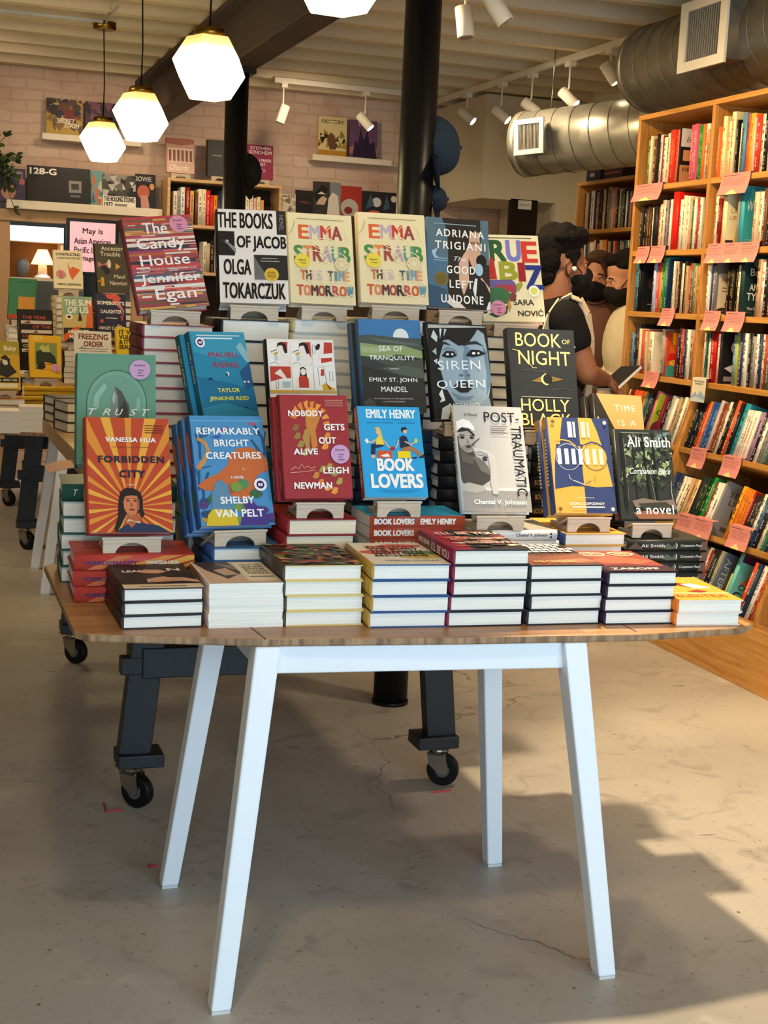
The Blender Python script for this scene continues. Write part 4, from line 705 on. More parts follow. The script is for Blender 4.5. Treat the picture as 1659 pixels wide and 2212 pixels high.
# --- black and white photograph cover
pos = [('b','b9b7b5',0,0,1,1), ('b','969390',0,.0,1,.215), ('b','cfcdcb',0,.195,1,.225), ('l','9a968f',.006,[(.6,.17),(1,.165)])]
pos += [('p','4a4644',[(.0,.7),(.06,.72),(.22,.56),(.26,.5),(.34,.46),(.42,.38),(.44,.3),(.3,.24),(.02,.26),(0,.3)]), ('p','6f6a67',[(.2,.52),(.3,.5),(.42,.42),(.44,.34),(.3,.38)]), ('p','b0aaa5',[(0,.245),(.1,.27),(.3,.24),(.36,.2),(.2,.17),(0,.19)]), ('e','a8a29c',.14,.66,.125,.11), ('p','8a847f',[(.02,.6),(.1,.55),(.22,.58),(.25,.64),(.1,.62)]), ('p','5f5a57',[(.02,.58),(.12,.53),(.22,.5),(.2,.44),(.04,.46)]),
  ('p','2f2b2a',[(0,.74),(.06,.79),(.18,.775),(.26,.72),(.25,.7),(.16,.755),(.06,.745)]), ('p','f1efec',[(-.02,.745),(.0,.84),(.1,.87),(.2,.85),(.26,.79),(.26,.755),(.18,.785),(.08,.79),(.02,.765)]), ('e','1f1c1b',.07,.69,.035,.012), ('e','1f1c1b',.21,.69,.03,.011), ('l','2b2726',.012,[(.03,.715),(.11,.712)]), ('l','2b2726',.012,[(.18,.712),(.245,.708)]), ('p','79736e',[(.14,.68),(.165,.64),(.13,.635)]), ('e','3a3534',.15,.605,.04,.012), ('l','2a2625',.012,[(.2,.62),(.32,.685)]),
  ('p','c9c4bf',[(.2,.6),(.34,.585),(.47,.555),(.52,.5),(.44,.5),(.4,.545),(.3,.565),(.24,.555)]), ('p','c2bdb8',[(.42,.53),(.53,.49),(.54,.36),(.535,.24),(.52,.16),(.44,.165),(.42,.28),(.44,.4)]), ('l','4a4644',.008,[(.25,.53),(.36,.52),(.42,.5)]), ('p','3a3634',[(.33,.5),(.39,.52),(.41,.475),(.35,.47)])]
pos += [('t','3a3836','A Novel',.13,.32,.895,.925,.005), ('t','141414','POST-',.42,.94,.845,.94,.006), ('t','141414','TRAUMATIC',.80,.955,.145,.815,.006,0,1,1), ('t','f6f4f0','Chantal V. Johnson',.15,.92,.055,.11,.02)]
for k in range(4): pos.append(('b','6a6763',.5,.80 - k*.021,.76 - .03*(k % 3),.807 - k*.021))
standing(FIT['post'], .022, 'd6d3ce', 'grey hardcover with a towelled woman smoking in black and white', (), 'cfccc8', True, pos, [('t','222222','POST-TRAUMATIC',.06,.66,.2,.8,.02)], .041, True, 'wooden easel under the grey smoking woman hardcover')
# --- mustard and navy face
NV, MU = '34406a', 'dba048'
tim = [('b',MU,0,0,.5,1), ('b',NV,.5,0,1,1), ('p',NV,[(.24,1),(.5,1),(.5,.7),(.16,.7),(.18,.8)]), ('p',MU,[(.5,1),(.72,1),(.8,.86),(.86,.7),(.5,.72)]), ('p',NV,[(.1,.72),(.2,.71),(.32,.74),(.44,.7),(.5,.66),(.5,.28),(.3,.28),(.02,.25),(.05,.5)]), ('p',MU,[(.5,.66),(.56,.71),(.7,.735),(.82,.69),(.9,.6),(.98,.28),(.7,.27),(.5,.29)]), ('p',MU,[(.0,.18),(.08,.25),(.3,.28),(.5,.27),(.5,0),(0,0)]), ('p',NV,[(.5,.27),(.7,.26),(.9,.24),(1,.18),(1,0),(.5,0)]), ('l',MU,.02,[(.1,.75),(.2,.765),(.32,.75),(.42,.70)]), ('l',NV,.02,[(.57,.715),(.68,.745),(.78,.735),(.88,.69)]), ('p',NV,[(.88,.72),(1,.9),(1,.2),(.97,.3)])]
for cx, c, fc in ((.28, 'ded8d0', NV), (.72, '4a4560', MU)): tim += [('e',c,cx,.585,.205,.14), ('e',fc,cx,.585,.198,.135)]
for i, x in enumerate((.31,.40,.53,.63)): tim.append(('b','f0ebe0' if i < 2 else 'f4e2b8',x,.79,x + (.035 if i in (1, 3) else .07),.955))
for i, x in enumerate((.1,.22,.335,.45,.56,.68,.79)): tim.append(('b','f0ebe0' if i < 4 else 'f4e2b8',x,.505,x + .065,.67))
tim += [('l','dcd5c8',.008,[(.26,.40),(.265,.365),(.3,.345)]), ('l','dcd5c8',.012,[(.32,.34),(.42,.315),(.5,.295)]), ('l','5a5060',.008,[(.68,.38),(.69,.35),(.66,.335)]), ('l','5a5060',.012,[(.62,.335),(.52,.3)]), ('t','e8e0d0','GEORGI GOSPODINOV',.22,.80,.085,.11,.02), ('b','e8e0d0',.26,.055,.8,.068), ('b','e8d8b8',.36,.155,.64,.16), ('e','6a5a3a',.07,.95,.03,.02), ('e','e8dcc0',.93,.95,.03,.02), ('e','6a5a3a',.07,.04,.03,.02), ('e','e8dcc0',.93,.04,.03,.02)]
ssp = [('b',MU,0,0,.12,1)] + [('b','ece6da',.22 + k*.036,.25,.24 + k*.036,.75) for k in range(14)] + [('b','8890b0',.82,.3,.9,.6)]
standing(FIT['timesh'], .024, MU, 'mustard and navy split-face hardcover, second from right in front row', ((-.008, 'second mustard and navy hardcover, spine showing behind the first'),), NV, True, tim, ssp, .041, True, 'wooden easel under the mustard and navy hardcovers')
# --- dark forest
rnd = random.Random(3); com = [('b','2f332f',0,0,1,1)]
for k in range(110):
    x = rnd.gauss(.62, .3); y = .38 + .58*rnd.random()
    if not 0 < x < 1: continue
    c = rnd.choice(['4a5a50','5f7064','7c8a76','8f9c84','5c7274','6f8a90','424e48','30383a']) if y > .8 else rnd.choice(['46523f','64724f','82906a','a2ac82','323a32','3c463e'])
    s = .045 + .055*rnd.random(); com.append(('p', c, [(x + s*(1 if j % 2 else .45)*math.cos(j*.9 + k), y + s*.7*(1 if j % 2 else .45)*math.sin(j*.9 + k)) for j in range(7)]))
for x, w_, dx, c in ((.1,.05,.0,'1d1f1d'),(.5,.03,.05,'191a18'),(.66,.035,.0,'1c1c1a'),(.93,.02,-.02,'3a3836'),(.3,.02,.01,'232624')): com.append(('l', c, w_*1.2, [(x - dx*.6, .95), (x, .5), (x + dx, .12)]))
com += [('l','6f665a',.008,[(.13,.9),(.15,.4),(.14,.2)]), ('l','8a8078',.008,[(.56,.55),(.6,.3),(.62,.2)]), ('l','a89e94',.012,[(.93,.42),(.92,.3),(.94,.2)]), ('p','7a6a60',[(.2,.2),(.4,.23),(.7,.2),(.95,.22),(1,.1),(.6,.14),(.25,.13)]), ('p','8a5a40',[(.2,.07),(.5,.1),(1,.05),(1,.0),(.3,.0)]), ('p','3a3a30',[(.3,.17),(.8,.19),(.95,.12),(.4,.1)])]
com += [('t','f2f0ea','Ali Smith',.2,.97,.80,.915,.015,0,1.08), ('t','f2f0ea','Companion Piece',.2,.93,.475,.565,.004,.35), ('t','f2f0ea','a novel',.26,.93,.055,.155,.012,0,1.12), ('b','9aa098',.1,.955,.6,.96)]
csp = [('p','54604a',[(.42,.3),(.5,.75),(.56,.4),(.6,.8),(.62,.2),(.5,.1)]), ('p','6a4a3c',[(.9,0),(1,0),(1,1),(.92,.9)]), ('p','54483a',[(.0,.2),(.1,.9),(.2,.1)]), ('t','eeece6','Ali Smith',.17,.46,.34,.68,.01), ('t','eeece6',')',.6,.62,.2,.8,.01), ('t','eeece6','Companion Piece',.66,.93,.3,.66,.004,.35)]
standing(FIT['comp'], .024, '2c302c', 'dark green forest hardcover at the right end of the front row', (), '232624', True, com, csp, .041, True, 'wooden easel under the dark forest hardcover')
FIT.update({'trust':(0.4240,3.070,0.9632,0.1762,0.2574,-0.128,0.384,0.010),'malibu':(0.7031,3.130,1.0315,0.1494,0.2452,0.331,0.388,0.007),'comic':(0.8727,3.120,1.0058,0.1674,0.2573,-0.002,0.338,0.017),
'sea':(1.0775,3.090,1.0902,0.1578,0.2287,-0.040,0.361,0.015),'siren':(1.2413,3.060,1.0795,0.1539,0.2244,-0.080,0.321,0.045),'night':(1.4668,3.080,1.0603,0.1766,0.2521,-0.073,0.353,-0.005),
'timemo':(1.6579,3.030,0.9652,0.1349,0.1943,-0.045,0.408,-0.028),'candy':(0.5993,3.370,1.3075,0.1751,0.2457,0.017,0.472,0.130),'jacob':(0.7929,3.360,1.3274,0.1729,0.2457,-0.122,0.380,0.022),
'emma1':(0.9658,3.350,1.3331,0.1683,0.2427,-0.065,0.404,-0.002),'emma2':(1.1496,3.340,1.3423,0.1777,0.2490,-0.126,0.424,0.005),'good':(1.3315,3.358,1.3379,0.1691,0.2422,-0.088,0.328,-0.017),
'truebiz':(1.5156,3.420,1.3092,0.1761,0.2450,-0.113,0.366,0.036),'baby':(0.3915,6.450,0.8758,0.1431,0.2223,0.065,0.312,0.006),'water':(0.5853,6.620,0.9230,0.1468,0.2064,-0.003,0.404,-0.009),
'year':(0.5669,6.850,0.9425,0.1660,0.2895,0.130,0.178,0.007),'freez':(0.8060,6.620,0.9004,0.1728,0.2557,0.014,0.353,-0.015),'sumus':(0.7813,7.050,1.0719,0.1478,0.2320,-0.017,0.273,0.023),
'someb':(0.9503,7.100,1.1048,0.1507,0.2255,0.025,0.346,-0.002),'constr':(0.7603,7.350,1.3335,0.1476,0.2094,-0.026,0.401,0.006),'ances':(0.9815,7.300,1.3257,0.1660,0.2577,0.075,0.316,0.025),
'green':(0.5447,7.600,1.1630,0.1442,0.2209,-0.123,0.311,-0.016)})
# --- green glass dome
tr = [('b','5f9480',0,0,1,1), ('p','74a390',ell(.5,.55,.38,.3,30,0,math.pi) + [(.12,0),(.88,0)]), ('p','6a9c88',ell(.5,.54,.34,.27,30,0,math.pi) + [(.16,0),(.84,0)]), ('l','2f5a4a',.012,[(.12,.1),(.12,.55)] + [(x,y) for x,y in ell(.5,.55,.38,.3,24,math.pi,0)] + [(.88,.1)]), ('p','8fb8a8',[(.2,.52),(.22,.62),(.34,.73),(.38,.70),(.28,.6),(.27,.5)]), ('p','86b09f',[(.74,.5),(.76,.6),(.80,.6),(.80,.48)]),
  ('p','45504c',[(.52,0),(.52,.52),(.5,.66),(.47,.71),(.56,.66),(.66,.53),(.66,.3),(.72,.2),(.72,0)]), ('p','7a8580',[(.40,.0),(.38,.3),(.43,.46),(.42,.58),(.47,.71),(.52,.6),(.5,.3),(.5,0)]), ('p','9fb0a8',[(.44,.58),(.46,.66),(.49,.62),(.47,.54)]), ('p','2c3230',[(.52,.0),(.54,.5),(.6,.58),(.64,.5),(.64,.0)])]
for i, (c, x) in enumerate(zip('TRUST', (.145,.32,.48,.66,.82))): tr.append(('t','eef2ea',c,x,x+.1,.44,.5,.012,.35))
trs = [('t','dfe8e0',c,.1 + .085*i,.135 + .085*i,.3,.72,.01,.3) for i, c in enumerate('TRUST')] + [('t','dfe8e0','HERNAN DIAZ',.6,.93,.36,.66,.01)]
standing(FIT['trust'], .034, '5f9480', 'green hardcover with skyscraper under glass dome and lilac sticker', (), '4a7a68', True, tr, trs, .041, True, 'wooden easel hidden behind the orange sunburst book, under the green dome book', None, None, rosette(.795, .855, .135))
mal = [('b','2f86a8',0,0,1,1), ('p','3f96b4',[(0,1),(1,1),(1,.8),(.5,.72),(0,.8)]), ('p','256f96',[(0,.55),(.5,.5),(1,.42),(1,.2),(.4,.3),(0,.25)]), ('p','8ab8c4',[(.8,.85),(.9,.9),(1,.8),(1,.68),(.92,.72)]), ('p','2a5a86',[(.78,.6),(1,.7),(1,.45),(.85,.42)]), ('t','a83a52','MALIBU',.27,.79,.745,.795,.03,0,1.1), ('t','a83a52','RISING',.32,.78,.645,.695,.03,0,1.1), ('t','e6dc52','TAYLOR',.32,.72,.40,.44,.03,0,1.08), ('t','e6dc52','JENKINS REID',.14,.86,.31,.355,.03), ('b','d4e4e4',.1,.955,.9,.965), ('b','d4e4e4',.2,.925,.75,.94), ('e','e8eef0',.55,.58,.03,.02), ('e','2a4a5a',.535,.575,.02,.015), ('p','20303a',[(.14,.53),(.24,.545),(.26,.52),(.2,.525)]), ('e','eef2f2',.84,.5,.02,.01), ('e','eef2f2',.91,.5,.02,.01), ('p','20303a',[(.72,.26),(.84,.23),(.8,.25)])]
standing(FIT['malibu'], .022, '2a7fa2', 'blue ocean-toned paperback leaning left of the comic-strip cover', ((-.012, 'second blue ocean-toned paperback, tucked behind the first'),), '2c5f6e', False, mal, [('t','cfd8c0','MALIBU RISING',.1,.5,.3,.7,.01)], .041, True, 'wooden easel behind the octopus book, under the blue ocean paperbacks', None, None, club(.13, .885, .085))
# --- comic strip cover
RD = 'c23f32'; SK = 'efe2d8'
cm = [('b','efe6dc',0,0,1,1)]
for r_ in range(2):
    for c_ in range(3):
        x0, y0 = .02 + .325*c_, .985 - .235*(r_+1); q = lambda x, y, x0=x0, y0=y0: (x0 + x*.305, y0 + y*.222)
        cm.append(('p','f3ece4',[q(0,0),q(1,0),q(1,1),q(0,1)])); k = r_*3 + c_
        if k < 2: cm += [('p',RD,[q(.62,0),q(.8,.25),q(.8,1),q(1,1),q(1,0)] if k else [q(.75,0),q(.78,.25),q(1,.3),q(1,0)]), ('p',RD,[q(.7,.6),q(.9,.6),q(.95,1),q(.7,1)]), ('p','2a1d1c',[q(.4,.75),q(.45,.95),q(.65,1),q(.85,.9),q(.92,.55),q(.78,.5),q(.7,.8),q(.5,.85)]), ('p',SK,[q(.42,.6),q(.46,.82),q(.66,.86),q(.74,.6),q(.6,.5)]), ('p',SK,[q(.5,.0),q(.45,.3),q(.6,.5),q(.9,.5),q(1,.3),q(.98,0)]), ('p','d0a24a',[q(.2,.5),q(.42,.58),q(.46,.5),q(.3,.42)]), ('l','3a2a28',.01,[q(.1,.55),q(.25,.62),q(.4,.66)]), ('l','4a4240',.006,[q(.05,.05),q(.3,.15),q(.45,.02)]), ('p','b8d0cc',[q(.28,.2),q(.42,.2),q(.44,.42),q(.26,.42)])]
        elif k == 2: cm += [('p',RD,[q(.55,.5),q(1,.55),q(1,1),q(.6,1)]), ('p',RD,[q(.4,.1),q(.95,.2),q(.95,.35),q(.4,.32)]), ('p',SK,[q(.2,.1),q(.3,.6),q(.45,.8),q(.55,.6),q(.4,.3)]), ('p','2a1d1c',[q(.15,.8),q(.3,.95),q(.42,.9),q(.35,.7),q(.2,.65)]), ('l','5a6a68',.006,[q(.02,.5),q(.02,.9),q(.14,.9),q(.14,.5),q(.02,.5)])]
        elif k == 3: cm += [('p',RD,[q(0,.35),q(0,1),q(1,1),q(1,.5),q(.6,.5)]), ('p',SK,[q(.2,.7),q(.5,.9),q(.8,.5),q(.62,.5),q(.4,.62)]), ('l','5a6a68',.008,[q(.25,.05),q(.25,.4),q(.36,.4),q(.36,.05),q(.25,.05)]), ('p','a8c4c8',[q(.6,.1),q(.92,.1),q(.98,.36),q(.54,.36)])]
        elif k == 4: cm += [('p','2a1d1c',[q(.35,.55),q(.4,.95),q(.55,1),q(.68,.92),q(.72,.5)]), ('e',SK,*q(.54,.78),.04,.032), ('p',RD,[q(.3,.1),q(.3,.55),q(.45,.62),q(.64,.6),q(.78,.5),q(.78,.1)]), ('p',SK,[q(.14,.05),q(.2,.45),q(.3,.5),q(.28,.1)]), ('p',SK,[q(.8,.1),q(.8,.48),q(.92,.3),q(.9,.02)])]
        else: cm += [('l','5a7a88',.008,[q(.25,.2),q(.2,.95),q(.5,1),q(.6,.3)]), ('p',RD,[q(.32,.6),q(.36,.9),q(.5,.9),q(.5,.62)]), ('p','d8a830',[q(.4,.0),q(.35,.2),q(.5,.3),q(1,.05),q(1,.0)]), ('p','6a2a1a',[q(.5,.4),q(.8,.05),q(.72,.02)]), ('l','5a7a88',.008,[q(.76,.4),q(.76,.8),q(.92,.8),q(.92,.4),q(.76,.4)])]
cm += [('p','d0a240',[(0,.515),(0,.485),(1,.485),(1,.505)]), ('t',RD,'WOMAN, EATING',.16,.86,.40,.45,.03)]
standing(FIT['comic'], .030, 'efe6dc', 'cream hardcover with six red and white comic panels', (), '1d1a1c', True, cm, None, .041, True, 'wooden easel behind the dark red book, under the comic panel cover')
sea = [('b','393d3a',0,0,1,1), ('b','3f78ac',0,.80,1,1), ('e','dfe2e0',.67,.815,.125,.09), ('p','4a5450',[(0,.82),(.2,.83),(.5,.81),(.8,.80),(1,.79),(1,.64),(0,.66)]), ('p','8f9f6a',[(0,.74),(.3,.72),(.7,.72),(1,.66),(1,.58),(.6,.62),(.3,.58),(0,.6)]), ('p','a3ad80',[(.0,.7),(.3,.69),(.5,.66),(.2,.63),(0,.64)]), ('p','626a62',[(.1,.8),(.4,.78),(.9,.74),(1,.72),(.7,.73),(.3,.76)]), ('p','4a5048',[(.15,.57),(.4,.6),(.7,.54),(1,.57),(1,.48),(.4,.5)]), ('p','545c54',[(.3,.47),(.7,.5),(1,.47),(1,.36),(.6,.4)]), ('p','30302e',[(0,.5),(.3,.44),(.6,.38),(1,.36),(1,0),(0,0)]), ('p','4a4a48',[(0,.1),(.1,.16),(.2,.08),(.15,.02),(0,.0)]),
  ('t','f2f0ea','SEA OF',.30,.68,.655,.71,.012,0,1.06), ('t','f2f0ea','TRANQUILITY',.13,.87,.55,.605,.012,0,1.04), ('b','e0ded8',.45,.46,.6,.465), ('t','f2f0ea','EMILY ST. JOHN',.11,.88,.31,.365,.012,0,1.04), ('t','f2f0ea','MANDEL',.29,.71,.215,.27,.012,0,1.04), ('t','d0cec8','Best-selling author of THE GLASS HOTEL',.17,.8,.13,.148,0), ('t','d0cec8','and STATION ELEVEN',.3,.65,.10,.116,0)]
standing(FIT['sea'], .026, '353936', 'dark moonlit landscape hardcover above the bright blue paperback', ((-.011, 'second moonlit landscape hardcover, spine showing behind the first'),), '3a5a78', True, sea, None, .041, True, 'wooden easel behind the bright blue paperback, under the moonlit landscape')
# --- blue-grey face
sir = [('b','17191b',0,0,1,1), ('p','93a6b4',[(.14,.62),(.2,.74),(.26,.84),(.2,.86),(.34,.87),(.5,.80),(.64,.81),(.78,.92),(.84,.98),(.94,.93),(.98,.7),(1,.42),(.93,.22),(.8,.12),(.68,.08),(.5,.1),(.36,.17),(.22,.36)]), ('p','8499a8',[(.36,.2),(.3,.0),(1,.0),(.93,.25),(.7,.09)]), ('p','6f8799',[(.6,.8),(.68,.78),(.62,.5),(.66,.44),(.56,.42),(.54,.5),(.56,.7)]), ('p','607a8c',[(.9,.8),(.98,.72),(1,.4),(.9,.24),(.93,.5)]), ('p','6c8494',[(.3,.3),(.5,.24),(.7,.25),(.6,.2),(.42,.2)]), ('p','17191b',[(.0,.84),(.06,.97),(.2,1),(.34,1),(.8,1),(.66,.9),(.5,.86),(.32,.89),(.22,.84),(.16,.74),(.1,.6),(0,.5)]),
  ('p','c5ccd0',[(.05,.9),(.1,.98),(.16,.9),(.14,.84)]), ('p','dfe4e6',[(.2,.99),(.24,.99),(.2,.88)]), ('p','b8c0c4',[(.28,.99),(.32,.98),(.26,.9)]), ('p','aab4ba',[(.05,.74),(.12,.78),(.12,.7)]), ('p','c5ccd0',[(.06,.64),(.13,.66),(.11,.6)]),
  ('p','24282b',[(.56,.79),(.66,.845),(.8,.85),(.93,.79),(.8,.815),(.66,.81)]), ('p','24282b',[(.18,.82),(.28,.845),(.38,.80),(.28,.815)]), ('p','16191b',[(.6,.69),(.7,.755),(.84,.75),(.95,.71),(.84,.685),(.72,.67)]), ('e','e8eef0',.74,.715,.03,.014), ('e','e8eef0',.82,.715,.02,.012), ('p','16191b',[(.2,.69),(.28,.745),(.4,.74),(.46,.69),(.36,.665),(.26,.67)]), ('e','dfe6ea',.3,.705,.025,.012), ('e','dfe6ea',.38,.705,.02,.012), ('p','70889a',[(.2,.74),(.3,.79),(.44,.76),(.47,.7),(.4,.755),(.28,.76)]),
  ('e','566670',.5,.475,.035,.014), ('e','566670',.62,.475,.03,.012), ('p','1b1c1e',[(.34,.345),(.44,.405),(.5,.40),(.56,.41),(.7,.35),(.58,.285),(.46,.285)]), ('p','4a5258',[(.4,.35),(.5,.365),(.62,.355),(.5,.345)]), ('p','dfe4e6',[(.16,.33),(.1,.27),(.14,.22),(.1,.18),(.2,.2)]), ('p','c9d0d4',[(.1,0),(.14,.12),(.26,.16),(.28,.1),(.22,0)]),
  ('t','eef2f4','SIREN',.12,.83,.535,.635,.004,0,1.12), ('t','eef2f4','QUEEN',.08,.88,.32,.42,.004,0,1.08), ('t','eef2f4','NGHI VO',.26,.76,.115,.17,.004,0,1.1)]
standing(FIT['siren'], .026, '17191b', 'black hardcover filled by a pale blue-grey close-up face', (), '17191b', True, sir, None, .041, True, 'wooden easel under the pale blue-grey face hardcover')
GD = 'd9bc7a'
ngt = [('b','20252a',0,0,1,1), ('t',GD,'BOOK',.10,.79,.815,.955,.0), ('t',GD,'OF',.81,.93,.855,.90,.0), ('t',GD,'NIGHT',.13,.92,.63,.775,.0), ('l',GD,.008,[(.04,.78),(.12,.77),(.2,.72),(.34,.6),(.4,.6)]), ('p','6a562a',[(.3,.46),(.5,.53),(.52,.56),(.56,.53),(.8,.49),(.56,.45),(.53,.41),(.5,.45)]), ('e',GD,.53,.485,.075,.055), ('e','15181b',.555,.49,.07,.05), ('l','4a5054',.005,[(.14,.57),(.3,.585),(.4,.56),(.52,.57)]), ('l','4a5054',.004,[(.6,.38),(.8,.4),(.94,.38)]), ('b','8a8878',.14,.30,.9,.308), ('t',GD,'HOLLY',.13,.86,.16,.285,.0), ('t',GD,'BLACK',.12,.88,.015,.14,.0)]
standing(FIT['night'], .034, '1b2025', 'black hardcover with large gold lettering and a small crescent', (), '14171a', True, ngt, None, .041, True, 'wooden easel behind the mustard books, under the gold-lettered black book')
tmo = [('b','26231f',0,0,1,1), ('p','bd8c55',[(.06,1),(1,1),(1,.18),(.62,.2)]), ('t','efdcb8','TIME',.42,.84,.78,.86,.004,0,1.3), ('t','efdcb8','IS A',.46,.84,.58,.66,.004,0,1.3), ('t','cfc6b6','O',.3,.4,.36,.44,.0), ('p','a08878',[(.0,.62),(.06,.7),(.12,.6),(.05,.56)]), ('e','d8cf7a',.02,.36,.03,.06)]
standing(FIT['timemo'], .024, '211e1b', 'slim black and tan poetry hardcover behind the dark forest book', ((-.012, 'second black and tan hardcover, spine showing behind the first'),), '1b1917', True, tmo, None, .041, True, 'wooden easel behind the forest book, under the black and tan hardcovers')
# --- back row
rnd = random.Random(11); can = [('b','a8504a',0,0,1,1)]; y = 0
pal = ['c4504c','9a4a52','e0e0dc','d8705e','e8d4c8','5a6a58','3a3f4a','9a4a68','d0a05a','7a5a4a','c04a44','4a6a7a','e8d8d0','6a3040','b86a4a']
while y < 1:
    d = .012 + .03*rnd.random(); can.append(('b', rnd.choice(pal), 0, y, 1, min(1, y + d)))
    for k in range(3):
        x = rnd.random(); can.append(('b', rnd.choice(pal), x, y + d*.2, min(1, x + .1 + .3*rnd.random()), min(1, y + d*.7)))
    y += d
can[-1] = ('b','b8424a',0,.97,1,1)
wt = 'f2e6e4'
can += [('t',wt,'The',.27,.62,.81,.93,.014), ('t',wt,'Candy',.14,.83,.61,.76,.014), ('t',wt,'House',.14,.85,.46,.575,.014), ('t','e8dcd8','FROM THE AUTHOR OF A VISIT FROM THE GOON SQUAD',.12,.93,.405,.43,.004), ('t',wt,'Jennifer',.09,.95,.245,.37,.014), ('t',wt,'Egan',.26,.84,.055,.205,.014)]
standing(FIT['candy'], .030, 'a84a4c', 'multicoloured striped hardcover leaning left with a pink round sticker', (), '8a4044', True, can, None, .041, True, 'wooden easel under the multicoloured striped hardcover', None, None, rosette(.80, .90, .135, 'd48aa6'))
jc = [('b','e6ddd6',0,0,1,1), ('t','141213','THE BOOKS',.0,.80,.80,.965,.02), ('b','2c2a2b',.86,.74,1,1), ('b','1d1c1d',0,.5,.235,.76), ('e','f4f0ec',.12,.65,.024,.018), ('p','8a8684',[(.12,.655),(.25,.58),(.25,.52),(.11,.64)]), ('p','5a5856',[(.02,.67),(.12,.66),(.12,.64)]), ('t','141213','OF JACOB',.27,.99,.55,.715,.02), ('t','141213','OLGA',.07,.46,.30,.46,.02), ('b','2a2929',.51,.25,1,.515), ('p','6a6866',[(.51,.25),(.51,.5),(.72,.25)]), ('b','b8b4b0',.62,.475,.85,.482), ('b','b8b4b0',.6,.445,.88,.452), ('e','e0b848',.76,.305,.105,.073), ('e','d0a438',.76,.305,.08,.055), ('t','7a5a14','NOBEL',.7,.82,.315,.335,.01), ('t','7a5a14','PRIZE',.7,.82,.28,.30,.01), ('t','141213','TOKARCZUK',.05,.95,.045,.21,.02), ('t','9a9894','NOVEL',.9,.96,.78,.95,.0,0,1,1)]
standing(FIT['jacob'], .054, 'e0d7d0', 'thick white hardcover with bold black lettering and gold seal', (), '201e1f', True, jc, [('b','cfc6be',.22,.1,.62,.9), ('t','1d1b1c','THE BOOKS OF JACOB',.24,.6,.3,.7,.01)], .041, True, 'wooden easel under the thick white black-lettered hardcover')
def emma(x0):
    L = [('b','e6d6ae',0,0,1,1)]; cols = {'EMMA':['d8623a','b8a8b8','c8443a','9a4a4a'], 'STRAUB':['4f8a50','e08850','a05048','b8a0b0','6a9a8a','4f8a50'], 'THIS TIME':['d8703a','5a4a48','e0c8c0','c8b8b8','e8d8c8','4a5a68','6a8a98','7aa0b0','e09a68'], 'TOMORROW':['c85a3a','d8805a','5a3a48','a04a3a','3a3a40','b85a5a','c8603a','5a90a8']}
    for s, xa, xb, ya, yb in (('EMMA',.15,.84,.715,.865),('STRAUB',.07,.95,.47,.635),('THIS TIME',.16,.92,.26,.36),('TOMORROW',.09,.97,.085,.195)):
        n = len(s); w_ = (xb - xa) / n
        for i, c in enumerate(s):
            if c == ' ': continue
            L.append(('t', cols[s][i], c, xa + w_*i + w_*(.32 if c == 'I' else .06), xa + w_*(i+1) - w_*(.32 if c == 'I' else .06), ya, yb, .03))
    for p in (ell(.75,.78,.16,.09,18), ell(.55,.66,.2,.06,18), ell(.35,.5,.22,.08,18), ell(.7,.5,.18,.07,18), ell(.42,.28,.2,.06,18), ell(.8,.16,.2,.08,18)): L.append(('l','f0e2b8',.012,[(min(max(a,0.01),.99),b) for a,b in p + p[:1]]))
    L += [('b','8a7a5a',.14,.925,.86,.932), ('l','7a6a4a',.006,[(.0,.75),(.06,.8),(.1,.9)]), ('e','b8a888',.8,.44,.11,.078), ('e','e6d6ae',.8,.44,.102,.072), ('e','b8a888',.8,.44,.05,.035), ('e','e6d6ae',.8,.44,.044,.031)]
    for k in range(10): a = k*.628; L.append(('b','9a8a68',.8 + .075*math.cos(a) - .008,.44 + .052*math.sin(a) - .005,.8 + .075*math.cos(a) + .008,.44 + .052*math.sin(a) + .005))
    return L
for k, lab in (('emma1','left of two cream hardcovers with multicoloured block lettering'),('emma2','right of two cream hardcovers with multicoloured block lettering')):
    standing(FIT[k], .030, 'e2d2aa', lab, (), 'd8c498', True, emma(0), None, .041, True, ('wooden easel under the left cream lettered hardcover' if k == 'emma1' else 'wooden easel under the right cream lettered hardcover'), None, None, rosette(.19 if k == 'emma1' else .2, .455, .115, 'e6cf4a', gold))
